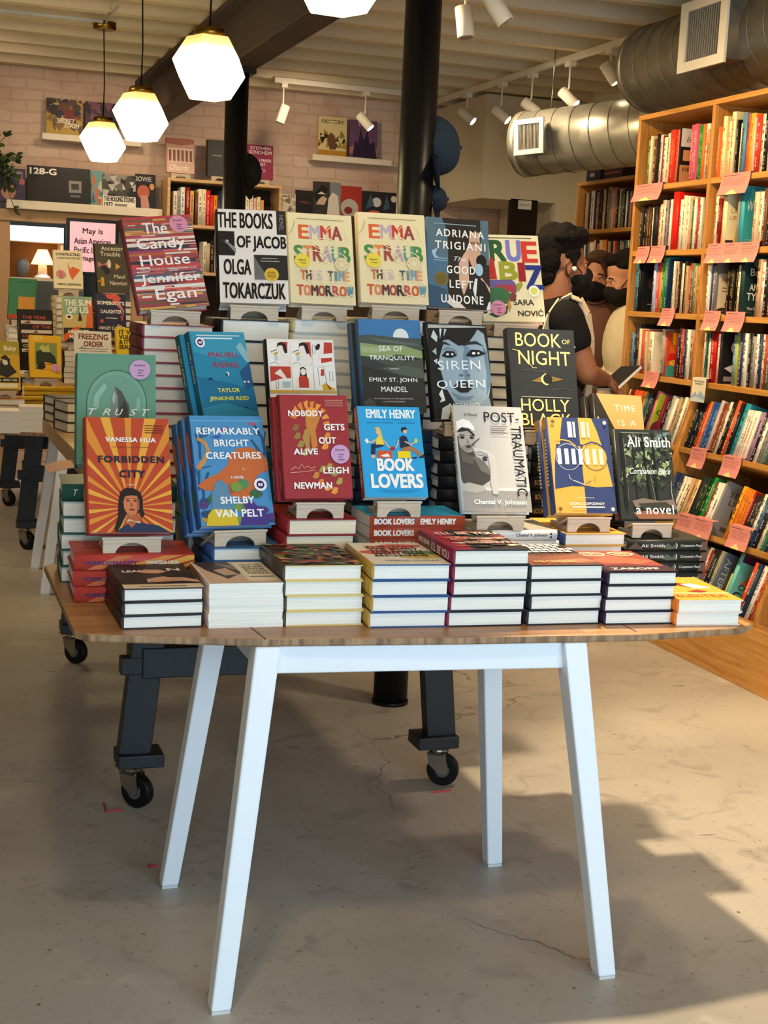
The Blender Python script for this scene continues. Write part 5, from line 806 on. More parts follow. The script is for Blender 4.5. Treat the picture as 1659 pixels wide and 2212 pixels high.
gd = [('b','2a2523',0,0,1,1), ('p','586f7e',[(0,0),(0,1),(.24,1),(.3,.9),(.33,.75),(.33,.5),(.3,.3),(.34,0)]), ('p','4a6f8c',[(0,.6),(.1,.66),(.28,.55),(.33,.4),(.3,.2),(0,.25)]), ('p','34536c',[(0,.25),(.3,.2),(.34,0),(0,0)]), ('p','a8c0cc',[(.06,.62),(.16,.66),(.12,.58),(.2,.54),(.1,.55)]), ('b','586f7e',.87,.5,1,1), ('p','d0a48a',[(.65,.58),(.69,.86),(.85,.86),(.87,.5),(.75,.42)]), ('b','8a6a58',.68,.72,.85,.75), ('p','d8ab92',[(.5,.5),(.58,.6),(.66,.68),(.66,.3),(.57,.14),(.5,.3)]), ('e','17151a',.87,.54,.085,.07), ('e','9fc0d4',.83,.44,.065,.07), ('p','d8ab92',[(.86,.36),(1,.24),(1,.14),(.84,.28)]), ('p','1a191d',[(.7,0),(.74,.3),(.8,.36),(.92,.3),(1,.18),(1,0)]), ('p','dfe4e6',[(.76,.1),(.8,.34),(.76,.34),(.72,.22)]), ('p','ded2c6',[(.28,.06),(.34,.1),(.5,.06),(.6,0),(.4,0)]), ('p','dfe4e6',[(.93,0),(.97,.08),(1,.1),(1,0)]), ('e','7a6a38',.21,.315,.115,.08), ('e','6a5c30',.21,.315,.09,.062), ('b','8aa4b4',.1,.925,.8,.935), ('b','a8bcc8',.1,.54,.32,.547), ('b','a8bcc8',.1,.515,.3,.522)]
gd += [('t','f2efe8','ADRIANA',.14,.92,.79,.87,.018,0,1.25), ('t','f2efe8','TRIGIANI',.12,.94,.65,.735,.018,0,1.25), ('t','f2efe8','The',.42,.62,.52,.57,.0,.4), ('t','f2efe8','GOOD',.30,.76,.38,.465,.018,0,1.25), ('t','f2efe8','LEFT',.34,.72,.22,.305,.018,0,1.25), ('t','f2efe8','UNDONE',.2,.88,.05,.14,.018,0,1.25)]
standing(FIT['good'], .028, '2a2523', 'dark hardcover with widely spaced white lettering and blue edge', (), '4a6f8c', True, gd, None, .041, True, 'wooden easel under the dark hardcover with spaced white lettering')
tb = [('b','ecdcb4',0,0,1,1), ('t','231f1d','T',-.02+.03,.14,.72,.93,.03), ('t','2c5a34','R',.2,.44,.70,.93,.04), ('t','7a78c0','U',.47,.68,.70,.93,.04), ('t','cf3a2a','E',.72,.95,.69,.92,.04), ('t','9a9a30','B',.33,.60,.48,.68,.04), ('t','9a2228','I',.64,.72,.47,.67,.05), ('t','24327e','Z',.75,1.0,.38,.64,.04), ('p','b8342c',[(.13,.48),(.18,.74),(.24,.70),(.27,.48)]), ('p','6a5a94',[(.1,.38),(.1,.47),(.5,.48),(.56,.44),(.58,.34),(.3,.4)]), ('p','a83a4a',[(.1,.36),(.3,.42),(.54,.42),(.56,.32),(.3,.36)]), ('p','3a6a44',[(.08,.2),(.1,.38),(.34,.39),(.5,.3),(.42,.2)]), ('p','7a3a3a',[(.5,.35),(.56,.3),(.54,.24),(.4,.22)]), ('p','9a9a30',[(.56,.42),(.66,.46),(.68,.42),(.6,.34)]), ('p','2c4a34',[(.08,.08),(.2,.04),(.38,.09),(.42,.2),(.3,.12)]), ('p','c08a3a',[(.4,.2),(.44,.26),(.46,.16),(.42,.1)]), ('e','f0ead8',.85,.35,.09,.065), ('e','d8d860',.85,.35,.055,.04), ('t','1f1b1a','SARA',.50,.83,.185,.25,.012), ('t','1f1b1a','NOVIĆ',.56,.97,.06,.145,.012), ('b','4a3f34',.12,.955,.88,.965)]
standing(FIT['truebiz'], .026, 'e8d8b0', 'cream hardcover with big multicoloured hand-cut letters, right of back row', (), 'd8c8a0', True, tb, None, .041, True, 'wooden easel under the cream hand-cut letter hardcover', None, None, rosette(.24, .145, .125, 'd48aa6'))
# ================================================================== piles on the front table
fr = 'pile at the front table edge'
def lay(x, y, n, w, h, t, col, desc, **k): return stack(x, y, T, n, 'bottom', w, h, t, col, desc, **k)
c1 = [('b','221b18',0,.12,1,1), ('b','e8d9c0',0,0,1,.16), ('t','f0ece4','LEAN',.12,.42,.66,.74,.04), ('t','f0ece4','N',.72,.88,.7,.8,.04), ('p','d9a890',[(.3,.66),(.42,.76),(.62,.74),(.7,.66),(.56,.58),(.4,.6)]), ('p','d9a890',[(.34,.22),(.36,.36),(.5,.42),(.6,.46),(.66,.4),(.84,.4),(1,.3),(1,.2),(.8,.26)]), ('l','221b18',.012,[(.38,.24),(.48,.28),(.66,.3),(.8,.36)]), ('b','9a8c78',.2,.06,.8,.08)]
stack(.459, 2.608, T, 3, 'bottom', .158, .235, .0265, '2a1f1c', 'black hardcover with a reclining figure', 'leftmost front pile', -.0, '35231d', True, c1, None, None, '17151c')
c2 = [('b','d8b8a4',0,0,1,1), ('p','3a2f2c',[(0,1),(.5,1),(.6,.5),(.3,.2),(.1,.6)]), ('p','c9a48e',[(.2,.6),(.4,.7),(.5,.4),(.3,.35)]), ('p','8a7468',[(.3,.9),(.6,.8),(.65,.5),(.5,.6)]), ('b','e9dfca',.55,.08,1,.96)] + [('t','4a4038',s,.64,.94,.8 - k*.1,.85 - k*.1,.02) for k, s in enumerate(('HOW TO','READ NOW','ESSAYS BY','ELAINE','CASTILLO'))] + [('b','4a4038',.62,.26,.96,.28)]
stack(.614, 2.596, T, 6, 'bottom', .149, .215, .0147, 'ece9e4', 'white-paged paperback with pale portrait cover', 'six-paperback front pile', -.02, 'b89a8c', False, c2)
c3 = [('b','3a3327',0,0,1,1)]
rnd = random.Random(5)
for k in range(70): x, y, a = rnd.random(), rnd.random(), rnd.random()*6; s = .06 + .1*rnd.random(); c3.append(('p', rnd.choice(['5f7a3c','4a6034','8aa05a','b0503a','c8684a','a8402f','7a3a2c','2f2a22','d08a5a']), [(x + s*math.cos(a), y + s*.5*math.sin(a)), (x + s*.4*math.cos(a+1.5), y + s*.3*math.sin(a+1.5)), (x - s*math.cos(a), y - s*.5*math.sin(a)), (x - s*.4*math.cos(a+1.5), y - s*.3*math.sin(a+1.5))]))
stack(.771, 2.59, T, 4, 'bottom', .163, .235, .0305, 'dcc47e', 'yellow-boarded hardcover with leafy dark jacket', 'four-book yellow-edged pile at the front', -.04, '4a3f30', True, c3)
c4 = [('b','ece4da',0,0,1,1)]
for k, (c, x0, y0) in enumerate((('d8604a',.05,.55),('e07a58',.2,.75),('6a8a5a',.6,.5),('d0b85a',.5,.35),('c85a48',.4,.82))): c4.append(('p', c, ell(x0 + .25, y0, .3, .1, 14, 0, 5.2)))
c4 += [('t','23201e',s,.16,.86,.76 - .105*k,.83 - .105*k,.03) for k, s in enumerate(('THE WAY','WE BURY','THE EARTH','WITH OUR','BONES'))] + [('t','3a3532','GABINO IGLESIAS',.2,.9,.13,.17,.01)]
stack(.940, 2.55, T, 4, 'bottom', .164, .24, .0322, '2b4a80', 'navy-boarded hardcover with mustard spine', 'mustard-spined front pile', -.07, 'b08a3a', True, c4, None, None, None)
c5 = [('b','231d1f',0,0,1,1), ('p','b02a4a',[(0,0),(.25,.0),(.3,1),(0,1)])] + [('p', rnd.choice(['d85a48','e8a090','8a2a34','efd8cc','3a2a2c']), [(x, y_), (x + .2, y_ + .04), (x + .26, y_ - .02), (x + .1, y_ - .06)]) for x, y_ in [(rnd.random()*.8, rnd.random()*.8 + .1) for _ in range(22)]] + [('t','f0e0d8','I’LL BE YOU',.1,.95,.7,.82,.03), ('t','e8b8a8','JANELLE',.15,.9,.42,.54,.03), ('t','e8b8a8','BROWN',.3,.95,.24,.36,.03)]
stack(1.106, 2.54, T, 5, 'bottom', .165, .238, .0317, '17151f', 'black-boarded hardcover with red and black jacket', 'tallest front pile', -.05, '7a1f38', True, c5, [('t','f0e8e0','JANELLE BROWN',.04,.36,.25,.75,.02), ('t','f0e8e0','I’LL BE YOU',.42,.9,.2,.8,.02)])
c6 = [('b','5a3a30',0,0,1,1), ('p','7a4a3a',[(0,0),(1,.1),(1,.5),(.4,.4),(0,.5)]), ('p','9a6a58',[(.3,.2),(.9,.3),(1,.16),(.5,.08)]), ('b','221d1e',0,.55,1,1)] + [('b','efe8de',.06 + .115*c + .02*r_,.9 - .12*r_,.15 + .115*c + .02*r_,.97 - .12*r_) for r_ in range(4) for c in range(8 - r_ % 2)] + [('t','d8b07a','MECHANIC',.1,.7,.06,.14,.01)]
stack(1.277, 2.53, T, 4, 'bottom', .165, .238, .0315, '191820', 'black-boarded hardcover with block-letter jacket', 'brown block-letter front pile', -.04, '2a2528', True, c6)
c7 = [('b','8a3f34',0,0,1,1), ('p','b05a44',[(0,.5),(.5,.8),(1,.5),(.6,.3)]), ('p','6a2f34',[(0,.3),(.5,.4),(1,.2),(1,0),(0,0)])]
for x in (.28, .72): c7 += [('e','efdcb0',x,.84,.2,.1), ('e','8a3f34',x,.84,.16,.075)] + [('l','efdcb0',.012,[(x - .14*math.cos(a), .84 - .07*math.sin(a)), (x + .14*math.cos(a), .84 + .07*math.sin(a))]) for a in (.3, 1.1, 1.9, 2.7)]
c7 += [('b','3a2030',0,0,1,.24), ('t','e8d8d0','ZAROFF',.1,.8,.08,.16,.03)]
stack(1.438, 2.512, T, 4, 'bottom', .159, .235, .028, '1d1624', 'plum-boarded hardcover with spectacles jacket', 'front pile second from right', -.06, '2a1a2e', True, c7)
c8 = [('b','ee9a3c',0,0,1,1), ('p','8a3226',[(.0,.62),(.2,.5),(.42,.62),(.6,.5),(.56,.72),(.3,.8)]), ('p','f2e8d4',[(.2,.5),(.42,.62),(.3,.74),(.1,.6)]), ('p','f2e8d4',[(.6,.5),(.9,.5),(.7,.72),(.5,.66)]), ('p','8a3226',[(.4,.36),(.6,.44),(.72,.36),(.56,.3)]), ('b','f2e8d4',0,.27,1,.29), ('t','b0602a','ELEKTRA',.08,.86,.12,.22,.01)]
stack(1.586, 2.484, T, 2, 'bottom', .151, .235, .0275, 'e8dcd0', 'orange-topped hardcover with pale boards', 'two-book pile at the right front corner', -.10, 'e0782a', True, c8)
# ---- second row piles (carry the front easels)
sfc = FIT['forbidden']
topart = sunburst()
stack(.437, 2.843, T, 3, 'spine', .163, .248, .0334, 'b8402f', 'orange-red hardcover with rays on its spine', 'pile under the sunburst book', -.03, 'c2453c', True, None, spine_fc)
stack(.672, 2.836, T, 4, 'bottom', .156, .216, .0284, '3f6f9c', 'blue hardcover with white pages outward', 'pile under the octopus books', -.01, '2f4f80', True)
stack(.834, 2.832, T, 5, 'bottom', .157, .218, .0349, '8a2226', 'dark red hardcover with cream-edged pages', 'pile under the dark red book', .0, '8a2226', True, None, None, M['cream_pages'])
stack(1.060, 2.838, T, 7, 'spine', .150, .222, .0255, '2c9bd2', 'red-spined blue paperback', 'pile under the reading-pair paperback', -.03, 'b24a34', False, None, [('t','f4ece4','BOOK LOVERS',.05,.46,.22,.78,.05), ('t','f4ece4','EMILY HENRY',.53,.9,.22,.78,.05)])
stack(1.290, 2.826, T, 6, 'spine', .158, .21, .0245, '9a948c', 'white-spined grey hardcover', 'pile under the smoking woman book', -.03, 'e4e1dc', True, None, [('t','3a3836','Chantal V. Johnson',.52,.88,.28,.72,.015), ('e','1f1d1c',.925,.66,.012,.12), ('e','1f1d1c',.925,.3,.012,.12)])
stack(1.475, 2.806, T, 5, 'bottom', .155, .222, .0284, MU, 'navy-spined mustard hardcover', 'pile under the mustard and navy books', -.04, NV, True)
stack(1.655, 2.786, T, 5, 'spine', .150, .205, .0254, '262a27', 'dark forest-spined hardcover with white lettering', 'pile under the dark forest book', -.05, '262a27', True, None, csp)
# ---- third row piles
stack(.432, 3.052, T, 6, 'fore', .170, .25, .0362, '2f5a50', 'dark green-boarded hardcover', 'six-book pile under the glass dome book', -.06, '2f5a50', True, None, trs, None, None, .003, None, ['spine'])
stack(.690, 3.082, T, 9, 'spine', .153, .20, .0323, '35606c', 'teal-spined blue paperback', 'pile under the blue ocean paperbacks', -.0, '2c5f6e', False, None, [('t','1f3a44','MALIBU RISING',.1,.5,.3,.7,.01)], None, None, .003, None, ['spine']*6 + ['fore']*4)
stack(.872, 3.08, T, 9, 'spine', .153, .15, .0289, 'e8dfd4', 'cream hardcover with black spine', 'pile under the comic panel book', -.0, '1d1a1c', True)
stack(1.075, 3.066, T, 12, 'spine', .153, .19, .0288, '2a3a4a', 'dark navy-spined hardcover', 'pile under the moonlit landscape books', -.02, '223346', True)
lg = [('b','b8b4ac',.80,.3,.83,.72), ('b','b8b4ac',.86,.3,.875,.72)]
stack(1.228, 3.03, T, 11, 'spine', .16, .105, .0303, '17191b', 'short black-spined hardcover with small white logo', 'pile behind the bright blue paperback', -.03, '17191b', True, None, lg)
stack(1.345, 3.028, T, 11, 'bottom', .118, .208, .0291, '17191b', 'black-boarded hardcover with white pages outward', 'pile behind the smoking woman book', -.03, '17191b', True)
stack(1.490, 3.036, T, 9, 'spine', .153, .155, .0348, '16181b', 'black-spined hardcover with gold lettering', 'pile under the gold-lettered black book', -.03, '16181b', True, None, [('t','b89a5a','BOOK OF NIGHT',.1,.6,.3,.7,.0)])
stack(1.660, 3.005, T, 9, 'spine', .15, .155, .0243, '1d1b19', 'slim black-spined hardcover', 'pile under the black and tan poetry book', -.03, '1d1b19', True)
# ---- back row piles on the cart
for (x, w_, n, top, col, sp, ins, desc, where, yy) in ((.607,.172,13,1.2655,'a8464c','7a2f36',None,'red-boarded hardcover with grey pages outward','tall pile under the striped book',3.356), (.797,.172,8,1.2855,'1d1b1c','1d1b1c',None,'thick black-boarded hardcover','tall pile under the thick white book',3.352),
        (.975,.168,13,1.2912,'b9c4c4','c9b98a',None,'pale blue-grey-boarded hardcover','tall pile under the left cream book',3.35), (1.150,.168,13,1.3004,'b4bfc2','c9b98a',None,'pale grey-boarded hardcover','tall pile under the right cream book',3.348), (1.322,.165,14,1.2960,'23262c','2a3a48',None,'charcoal-boarded hardcover','tall pile under the dark spaced-letter book',3.346), (1.500,.16,12,1.2672,'22242c','2a2c3a',None,'dark navy-boarded hardcover with white pages','tall pile under the hand-cut letter book',3.40)):
    stack(x, yy, CZ, n, 'bottom', w_, .24, (top - CZ)/n, col, desc, where, -.02, sp, True, None, None, None, None, .003)
# pink card lying over the front edge of the last tall pile
r = empty('table_card', Matrix.Translation((1.588, 3.395, 1.2676)) @ Matrix.Rotation(-.02, 4, 'Z')); tag(r, 'pink card lying over the pile edge above the gold-lettered black book', 'card')
mb = MB(); pr = [(.05, .0), (0, .0002), (-.02, -.003), (-.04, -.012), (-.05, -.02)]; vs = [(x, y, z + d) for y, z in pr for x in (-.075, .075) for d in (0, .0008)]
for i in range(4):
    k = 4*i; q = k + 4; mb.add([vs[j] for j in (k, k+1, k+2, k+3, q, q+1, q+2, q+3)], [(1,3,7,5), (0,4,6,2), (0,1,5,4), (2,6,7,3)], mat('e8a8b0', .6))
mb.add(vs, [(0,2,3,1), (16,17,19,18)], mat('e8a8b0', .6)); mb.build('card', r)
art('print', r, (-.065, -.042, -.0112), (1,0,0), Vector((0,.02,.009)).normalized(), .13, .02, [('b','8a5560',.05,.7,.8,.8), ('b','8a5560',.3,.4,.55,.48), ('b','8a5560',.3,.12,.6,.2)])
# loose books on the rear of the cart, back left corner
stack(.575, 4.97, CZ, 3, 'fore', .15, .19, .0300, '2a1a1c', 'dark-boarded hardcover', 'small pile at the rear left cart corner', .25, '2a1a1c', True, None, None, M['cream_pages'])
stack(.585, 4.66, CZ, 3, 'fore', .15, .21, .0330, '2a1a1c', 'dark plum-boarded hardcover', 'small pile along the left cart edge', .2, '2a1a1c', True, None, None, M['cream_pages'])
r = empty('shelf_card', Matrix.Translation((.4515, 4.05, .842))); tag(r, 'pale pink card curling off the left cart edge behind the green book', 'card')
mb = MB(); vs = []
for i in range(6):
    f = i/5; vs += [(-.085*f, -.09 + .03*f, -.02*f*f - .0), (-.085*f, .09 + .03*f, -.02*f*f), (-.085*f, -.09 + .03*f, -.02*f*f - .0008), (-.085*f, .09 + .03*f, -.02*f*f - .0008)]
for i in range(5):
    k = 4*i; mb.add([vs[k], vs[k+1], vs[k+5], vs[k+4]], [(0,1,2,3)], mat('e6b8a8', .6)); mb.add([vs[k+2], vs[k+3], vs[k+7], vs[k+6]], [(3,2,1,0)], mat('e6b8a8', .6))
mb.build('card', r)
# ================================================================== older display at the left, behind
wat = [('b','d8a824',0,0,1,1), ('t','efe0a8','WATER',.12,.42,.93,.96,.03), ('t','efe0a8','WOOD',.1,.38,.88,.91,.03), ('b','7a8a4a',.16,.18,.86,.82), ('p','2c3426',[(.2,.3),(.2,.6),(.5,.7),(.8,.5),(.86,.3)]), ('p','b0b46a',[(.3,.7),(.4,.78),(.5,.72),(.6,.8),(.64,.6),(.4,.6)]), ('p','d8a030',[(.16,.2),(.3,.32),(.5,.36),(.86,.3),(.86,.18)]), ('p','1f1c1a',[(.2,.2),(.28,.34),(.44,.36),(.5,.24),(.4,.18)]), ('l','1f1c1a',.02,[(.4,.32),(.7,.3)])]
standing(FIT['water'], .022, 'd8a824', 'yellow hardcover with framed green painting on the older display', (), 'c09020', True, wat, None, .041, True, 'wooden easel under the yellow framed-painting hardcover', None, 'covers on the older display at left', rosette(.83, .22, .14, 'd494b4'))
bab = [('b','cfa52a',0,0,1,1), ('b','a8962f',0,.72,1,1), ('t','efe6cc','Baby',.52,.9,.78,.9,.02), ('p','2a2724',[(.3,.3),(.4,.6),(.62,.68),(.72,.5),(.9,.36),(.6,.24)]), ('e','d8d0c0',.55,.58,.1,.08), ('p','2a2724',[(.4,.66),(.55,.72),(.7,.62),(.66,.45),(.6,.6),(.46,.62)]), ('b','1d1b1a',0,.14,.95,.24), ('t','efe6cc','MURIEL SPECTER',.05,.9,.17,.21,.02), ('b','e6d8b0',0,.03,.9,.12)]
standing(FIT['baby'], .022, 'cfa52a', 'yellow hardcover with a crouching black figure, cut by left photo edge', (), 'b08a20', True, bab, None, .041, True, 'wooden easel under the yellow crouching figure hardcover', None, 'covers on the older display at left')
yr = [('b','221c1b',0,0,1,1)] + [('b','d8c4b0',.06,.76 - .155*k,.96,.815 - .155*k) for k in range(4)] + [('p','7a3a34',[(.1 + .3*(k % 3),.77 - .155*k),(.3 + .2*(k % 3),.81 - .155*k),(.36 + .2*(k % 3),.765 - .155*k)]) for k in range(4)] + [('t','b8543c','THE YEAR',.1,.8,.84,.89,.03), ('t','b8543c','OF THE',.4,.92,.685,.735,.03), ('t','b8543c','HUNGER',.1,.7,.53,.58,.03), ('t','cfc4b4','COX',.1,.4,.375,.42,.03)]
standing(FIT['year'], .026, '221c1b', 'tall black hardcover with torn picture strips on the older display', (), '1d1817', True, yr, None, .041, True, 'wooden easel under the torn-strip black hardcover', None, 'covers on the older display at left')
fz = [('b','d8d4cc',0,0,1,1), ('t','7a2a26','FREEZING',.1,.9,.84,.945,.03), ('t','7a2a26','ORDER',.24,.76,.70,.80,.03), ('p','a8b0b4',[(.1,.66),(.2,.72),(.3,.66)]), ('b','3a3634',.1,.655,.9,.665), ('b','3a3634',.14,.61,.86,.618)]
standing(FIT['freez'], .026, 'd8d4cc', 'white hardcover with dark red lettering behind the green dome book', (), 'c8c4bc', True, fz, None, .041, True, 'wooden easel under the white hardcover with dark red lettering', None, 'covers on the older display at left')
su = [('b','c9b070',0,0,1,1), ('b','8aa890',0,.6,1,1), ('p','d8683a',[(.75,.3),(1,.3),(1,.95),(.85,.9)]), ('b','2a2220',0,0,1,.32), ('p','d8582c',[(0,.0),(0,.16),(.4,.34),(.6,.34)]), ('t','efe8d8','THE SUM',.06,.95,.80,.93,.03), ('t','efe8d8','OF US',.16,.86,.64,.77,.03), ('e','efe8d8',.2,.56,.12,.06), ('e','2a2220',.2,.555,.06,.03), ('p','2a2220',[(.5,.46),(.54,.66),(.6,.6),(.64,.48)]), ('t','f2ece0','HEATHER',.16,.86,.2,.27,.03), ('t','f2ece0','MCGHEE',.2,.84,.08,.16,.03)]
standing(FIT['sumus'], .024, 'c9b070', 'paperback with green and orange cover above the white lettered hardcover', (), 'c0a060', False, su, None, .041, True, 'wooden easel under the green and orange paperback', None, 'covers on the older display at left')
so = [('b','2a2a4a',0,0,1,1), ('p','d8584a',[(.3,.98),(.7,1),(.85,.9),(.75,.78),(.5,.74),(.6,.86),(.4,.88)]), ('p','c87a84',[(.8,.8),(.95,.6),(.85,.4),(.9,.6),(.7,.72)]), ('p','d8584a',[(.1,.36),(.2,.42),(.24,.34),(.16,.3)]), ('p','b89060',[(.6,.02),(.7,.3),(.85,.26),(.95,.06)]), ('p','c84a44',[(.8,.5),(.9,.44),(.86,.36)]), ('t','efe8e4','SOMEBODY’S',.04,.95,.74,.82,.03), ('t','efe8e4','DAUGHTER',.14,.86,.54,.62,.03), ('t','efe8e4','ASHLEY C. FORD',.06,.95,.16,.23,.02), ('b','efe8e4',.3,.42,.7,.435)]
standing(FIT['someb'], .024, 'e86a54', 'navy hardcover with coral shapes left of the striped book', (), '2a2a4a', True, so, None, .041, True, 'wooden easel under the navy coral-shape hardcover', None, 'covers on the older display at left')
cn = [('b','ecdcb8',0,0,1,1), ('t','2f2a24','CONSTRUCTING',.08,.92,.86,.93,.03), ('t','2f2a24','A NERVOUS SYSTEM',.1,.92,.77,.82,.02), ('p','e0683a',[(.48,.66),(.56,.52),(.64,.58),(.92,.5),(.62,.22),(.52,.4)]), ('l','d8a070',.01,[(.1,.52),(.3,.6),(.5,.66),(.4,.5)]), ('l','d8a070',.01,[(.4,.66),(.6,.7),(.8,.66)]), ('t','2f2a24','MARGO JEFFERSON',.1,.92,.06,.13,.02)]
standing(FIT['constr'], .024, 'e2d0a4', 'cream hardcover with an orange folded-paper shape, high at left', (), 'd8c494', True, cn, None, .041, True, 'wooden easel under the cream orange-shape hardcover', None, 'covers on the older display at left', rosette(.22, .36, .16, 'd8888a'))
an = [('b','4f4a40',0,0,1,1), ('t','e8dcc8','Ancestor',.2,.9,.86,.95,.01), ('t','e8dcc8','Trouble',.16,.8,.74,.83,.01), ('p','c87a78',[(.06,.62),(.06,.5),(.22,.56)]), ('p','c87a78',[(.22,.56),(.36,.62),(.36,.5)]), ('p','2a2638',[(.14,.5),(.3,.56),(.46,.42),(.3,.34)]), ('e','e6dcd0',.42,.58,.06,.09), ('p','e0a850',[(.62,.6),(.62,.46),(.78,.53)]), ('b','d8a830',.12,.12,.22,.3), ('b','b8762a',.02,.2,.16,.24), ('t','e8dcc8','Maud',.55,.9,.28,.36,.01), ('t','e8dcc8','Newton',.4,.95,.14,.23,.01)]
standing(FIT['ances'], .028, '4f4a40', 'dark olive hardcover with small triangles, beside the striped book', (), '1f1b1d', True, an, None, .041, True, 'wooden easel under the dark olive triangle hardcover', None, 'covers on the older display at left')
standing(FIT['green'], .024, '3f7a58', 'plain green hardcover with an orange corner, far left', (), '2f6a48', True, [('b','2f6648',.3,.9,.8,.93), ('b','c88a3a',.35,0,.95,.55), ('b','b5402f',0,0,.34,.1)], None, .041, True, 'wooden easel under the plain green hardcover', None, 'covers on the older display at left')
for (x, y, z0, zt, n, w_, h_, col, sp, hard, fc, desc, where) in (
  (.40,6.40,T,.834,5,.16,.23,'c08a5a','b8703c',True,'bottom','tan hardcover with cream pages outward','pile under the crouching figure book'),
  (.600,6.585,T,.8820,8,.16,.23,'d0a028','c9a02a',True,'spine','mustard-spined hardcover','pile under the framed-painting book'),
  (.52,6.25,T,.815,4,.15,.15,'d8d2c6','cfc8ba',False,'bottom','white-paged paperback','low pile at the older table front'),
  (.37,6.20,T,.80,4,.15,.15,'e6e0d4','d8d0c0',False,'bottom','white-paged pale paperback','low pile at the older table left corner'),
  (.575,6.83,T,.9015,6,.17,.12,'241d1c','1d1817',True,'bottom','dark hardcover','pile under the torn-strip book'),
  (.815,6.59,T,.8594,5,.175,.235,'cfcac0','bfbab0',True,'bottom','pale grey hardcover','pile under the white red-lettered book'),
  (.79,7.02,CZ,1.0309,6,.16,.23,'4a4640','2a2624',False,'bottom','dark-covered paperback','pile under the green and orange paperback'),
  (.955,7.06,CZ,1.0638,7,.16,.22,'d86a54','2a2a4a',True,'bottom','coral-boarded hardcover','pile under the navy coral-shape book'),
  (.77,7.30,CZ,1.2925,13,.16,.23,'d8c898','c8b484',True,'bottom','cream-boarded hardcover','tall pile under the orange-shape book'),
  (.99,7.285,CZ,1.2847,12,.17,.24,'4a453c','1f1b1d',True,'bottom','olive-boarded hardcover','tall pile under the triangle book'),
  (.55,7.63,CZ,1.122,8,.15,.22,'d8d2c4','c8c0b0',True,'bottom','pale hardcover with white pages','pile under the plain green book'),
  (1.15,7.0+.09,CZ,1.00,5,.15,.22,'d8b430','d0a820',True,'spine','bright yellow hardcover','yellow pile beside the striped book')):
    stack(x, y, z0, n, fc, w_, h_, (zt - z0)/n, col, desc, where, 0, sp, hard, None, None, None, None, .003)
# yellow book standing at right of that display
u, v = pose(1.20, 6.95, .955, 0, .3, 0)
p0 = atY(283, 797, 6.95); book(frame(p0, *pose(0,0,0,.05,.3,0)), .14, .21, .024, 'e0c02a', 'bright yellow hardcover with black capitals peeking left of the striped pile', None, 'c0a020', True, [('t','241f14','IT WAS',.1,.9,.84,.94,.03), ('t','241f14','VULGAR',.1,.9,.72,.82,.03), ('t','241f14','& IT WAS',.1,.9,.60,.70,.03), ('t','241f14','BEAUTIFUL',.1,.9,.48,.58,.03)])
stack(p0.x + .01, p0.y - .098, T, 5, 'bottom', .15, .09, (p0.z - .004 - T)/5, '6a5a4a', 'brown patterned hardcover', 'pile under the yellow black-lettered book', 0, '4a3f38')
# pink notice screen on its own floor stand
p = atY(199, 588, 8.95); r = empty('notice_screen', loc=(p.x, 8.95, 0)); tag(r, 'pink notice screen in a black frame on a stand at left', 'screen')
wv = .16; mb = MB(); mb.box(-wv, wv, 0, .03, p.z - .02, p.z + .325, M['steel']); mb.build('screen_frame', r, .004)
scr = emis('lit_pink_screen', (.66, .36, .40), .55); mb = MB(); mb.add([(-wv+.02, -.002, p.z), (wv-.02, -.002, p.z), (wv-.02, -.002, p.z+.305), (-wv+.02, -.002, p.z+.305)], [(0,1,2,3)], scr); mb.build('screen', r)
art('notice_lettering', r, (-wv+.02, -.003, p.z), (1,0,0), (0,0,1), 2*wv-.04, .305, [('t','3a1f28','May is',.28,.72,.74,.88,.02), ('t','3a1f28','Asian American',.1,.9,.56,.68,.02), ('t','3a1f28','Pacific Islander',.1,.9,.38,.5,.02), ('t','3a1f28','Heritage Month',.1,.9,.2,.32,.02)])
mb = MB(); mb.tube([(.07, .015, .02), (.07, .015, p.z)], .018, M['steel'], 14); mb.tube([(.07, .015, 0), (.07, .015, .02)], .16, M['steel'], 24); mb.build('floor_stand', r)
# things in the pass-through behind
pz = atY(70, 600, 10.6).z
r = empty('wall_cubby', loc=(atY(70, 600, 10.6).x, 10.6, 0)); tag(r, 'wooden cubby seen through the opening, under a white board', 'shelf')
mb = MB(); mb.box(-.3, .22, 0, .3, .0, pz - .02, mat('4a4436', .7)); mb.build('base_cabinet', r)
mb = MB(); mb.box(-.3, .22, 0, .3, pz - .02, pz, M['ash']); mb.box(-.3, .22, .28, .3, pz, pz + .26, mat('8a6438', .6)); mb.box(-.3, -.28, 0, .3, pz, pz+.26, M['ash']); mb.box(.2, .22, 0, .3, pz, pz+.26, M['ash']); mb.box(-.19, -.17, 0, .3, pz, pz+.26, M['ash']); mb.build('cubby_frame', r)
mb = MB(); mb.box(-.3, .22, -.01, .3, pz + .26, pz + .37, mat('e9edf4', .5)); mb.build('white_board', r)
bx = r.location.x
r = empty('figurine_stand_in', loc=(bx + .08, 10.7, pz)); tag(r, 'lamp-shaped stand-in for a white figurine, added glowing orange top, in the cubby', 'lamp')  # lamp shape stands in for a small white figurine; its glow is added
mb = MB(); mb.tube([(0,0,0), (0,0,.01), (0,0,.03), (0,0,.1)], [.06, .06, .035, .03], mat('d8d4d0', .4), 16); mb.build('base', r)
mb = MB(); mb.tube([(0,0,.10), (0,0,.21)], [.085, .035], emis('glowing_stand_in_top', (1, .55, .22), 2.2), 18); mb.build('lamp_shade', r)
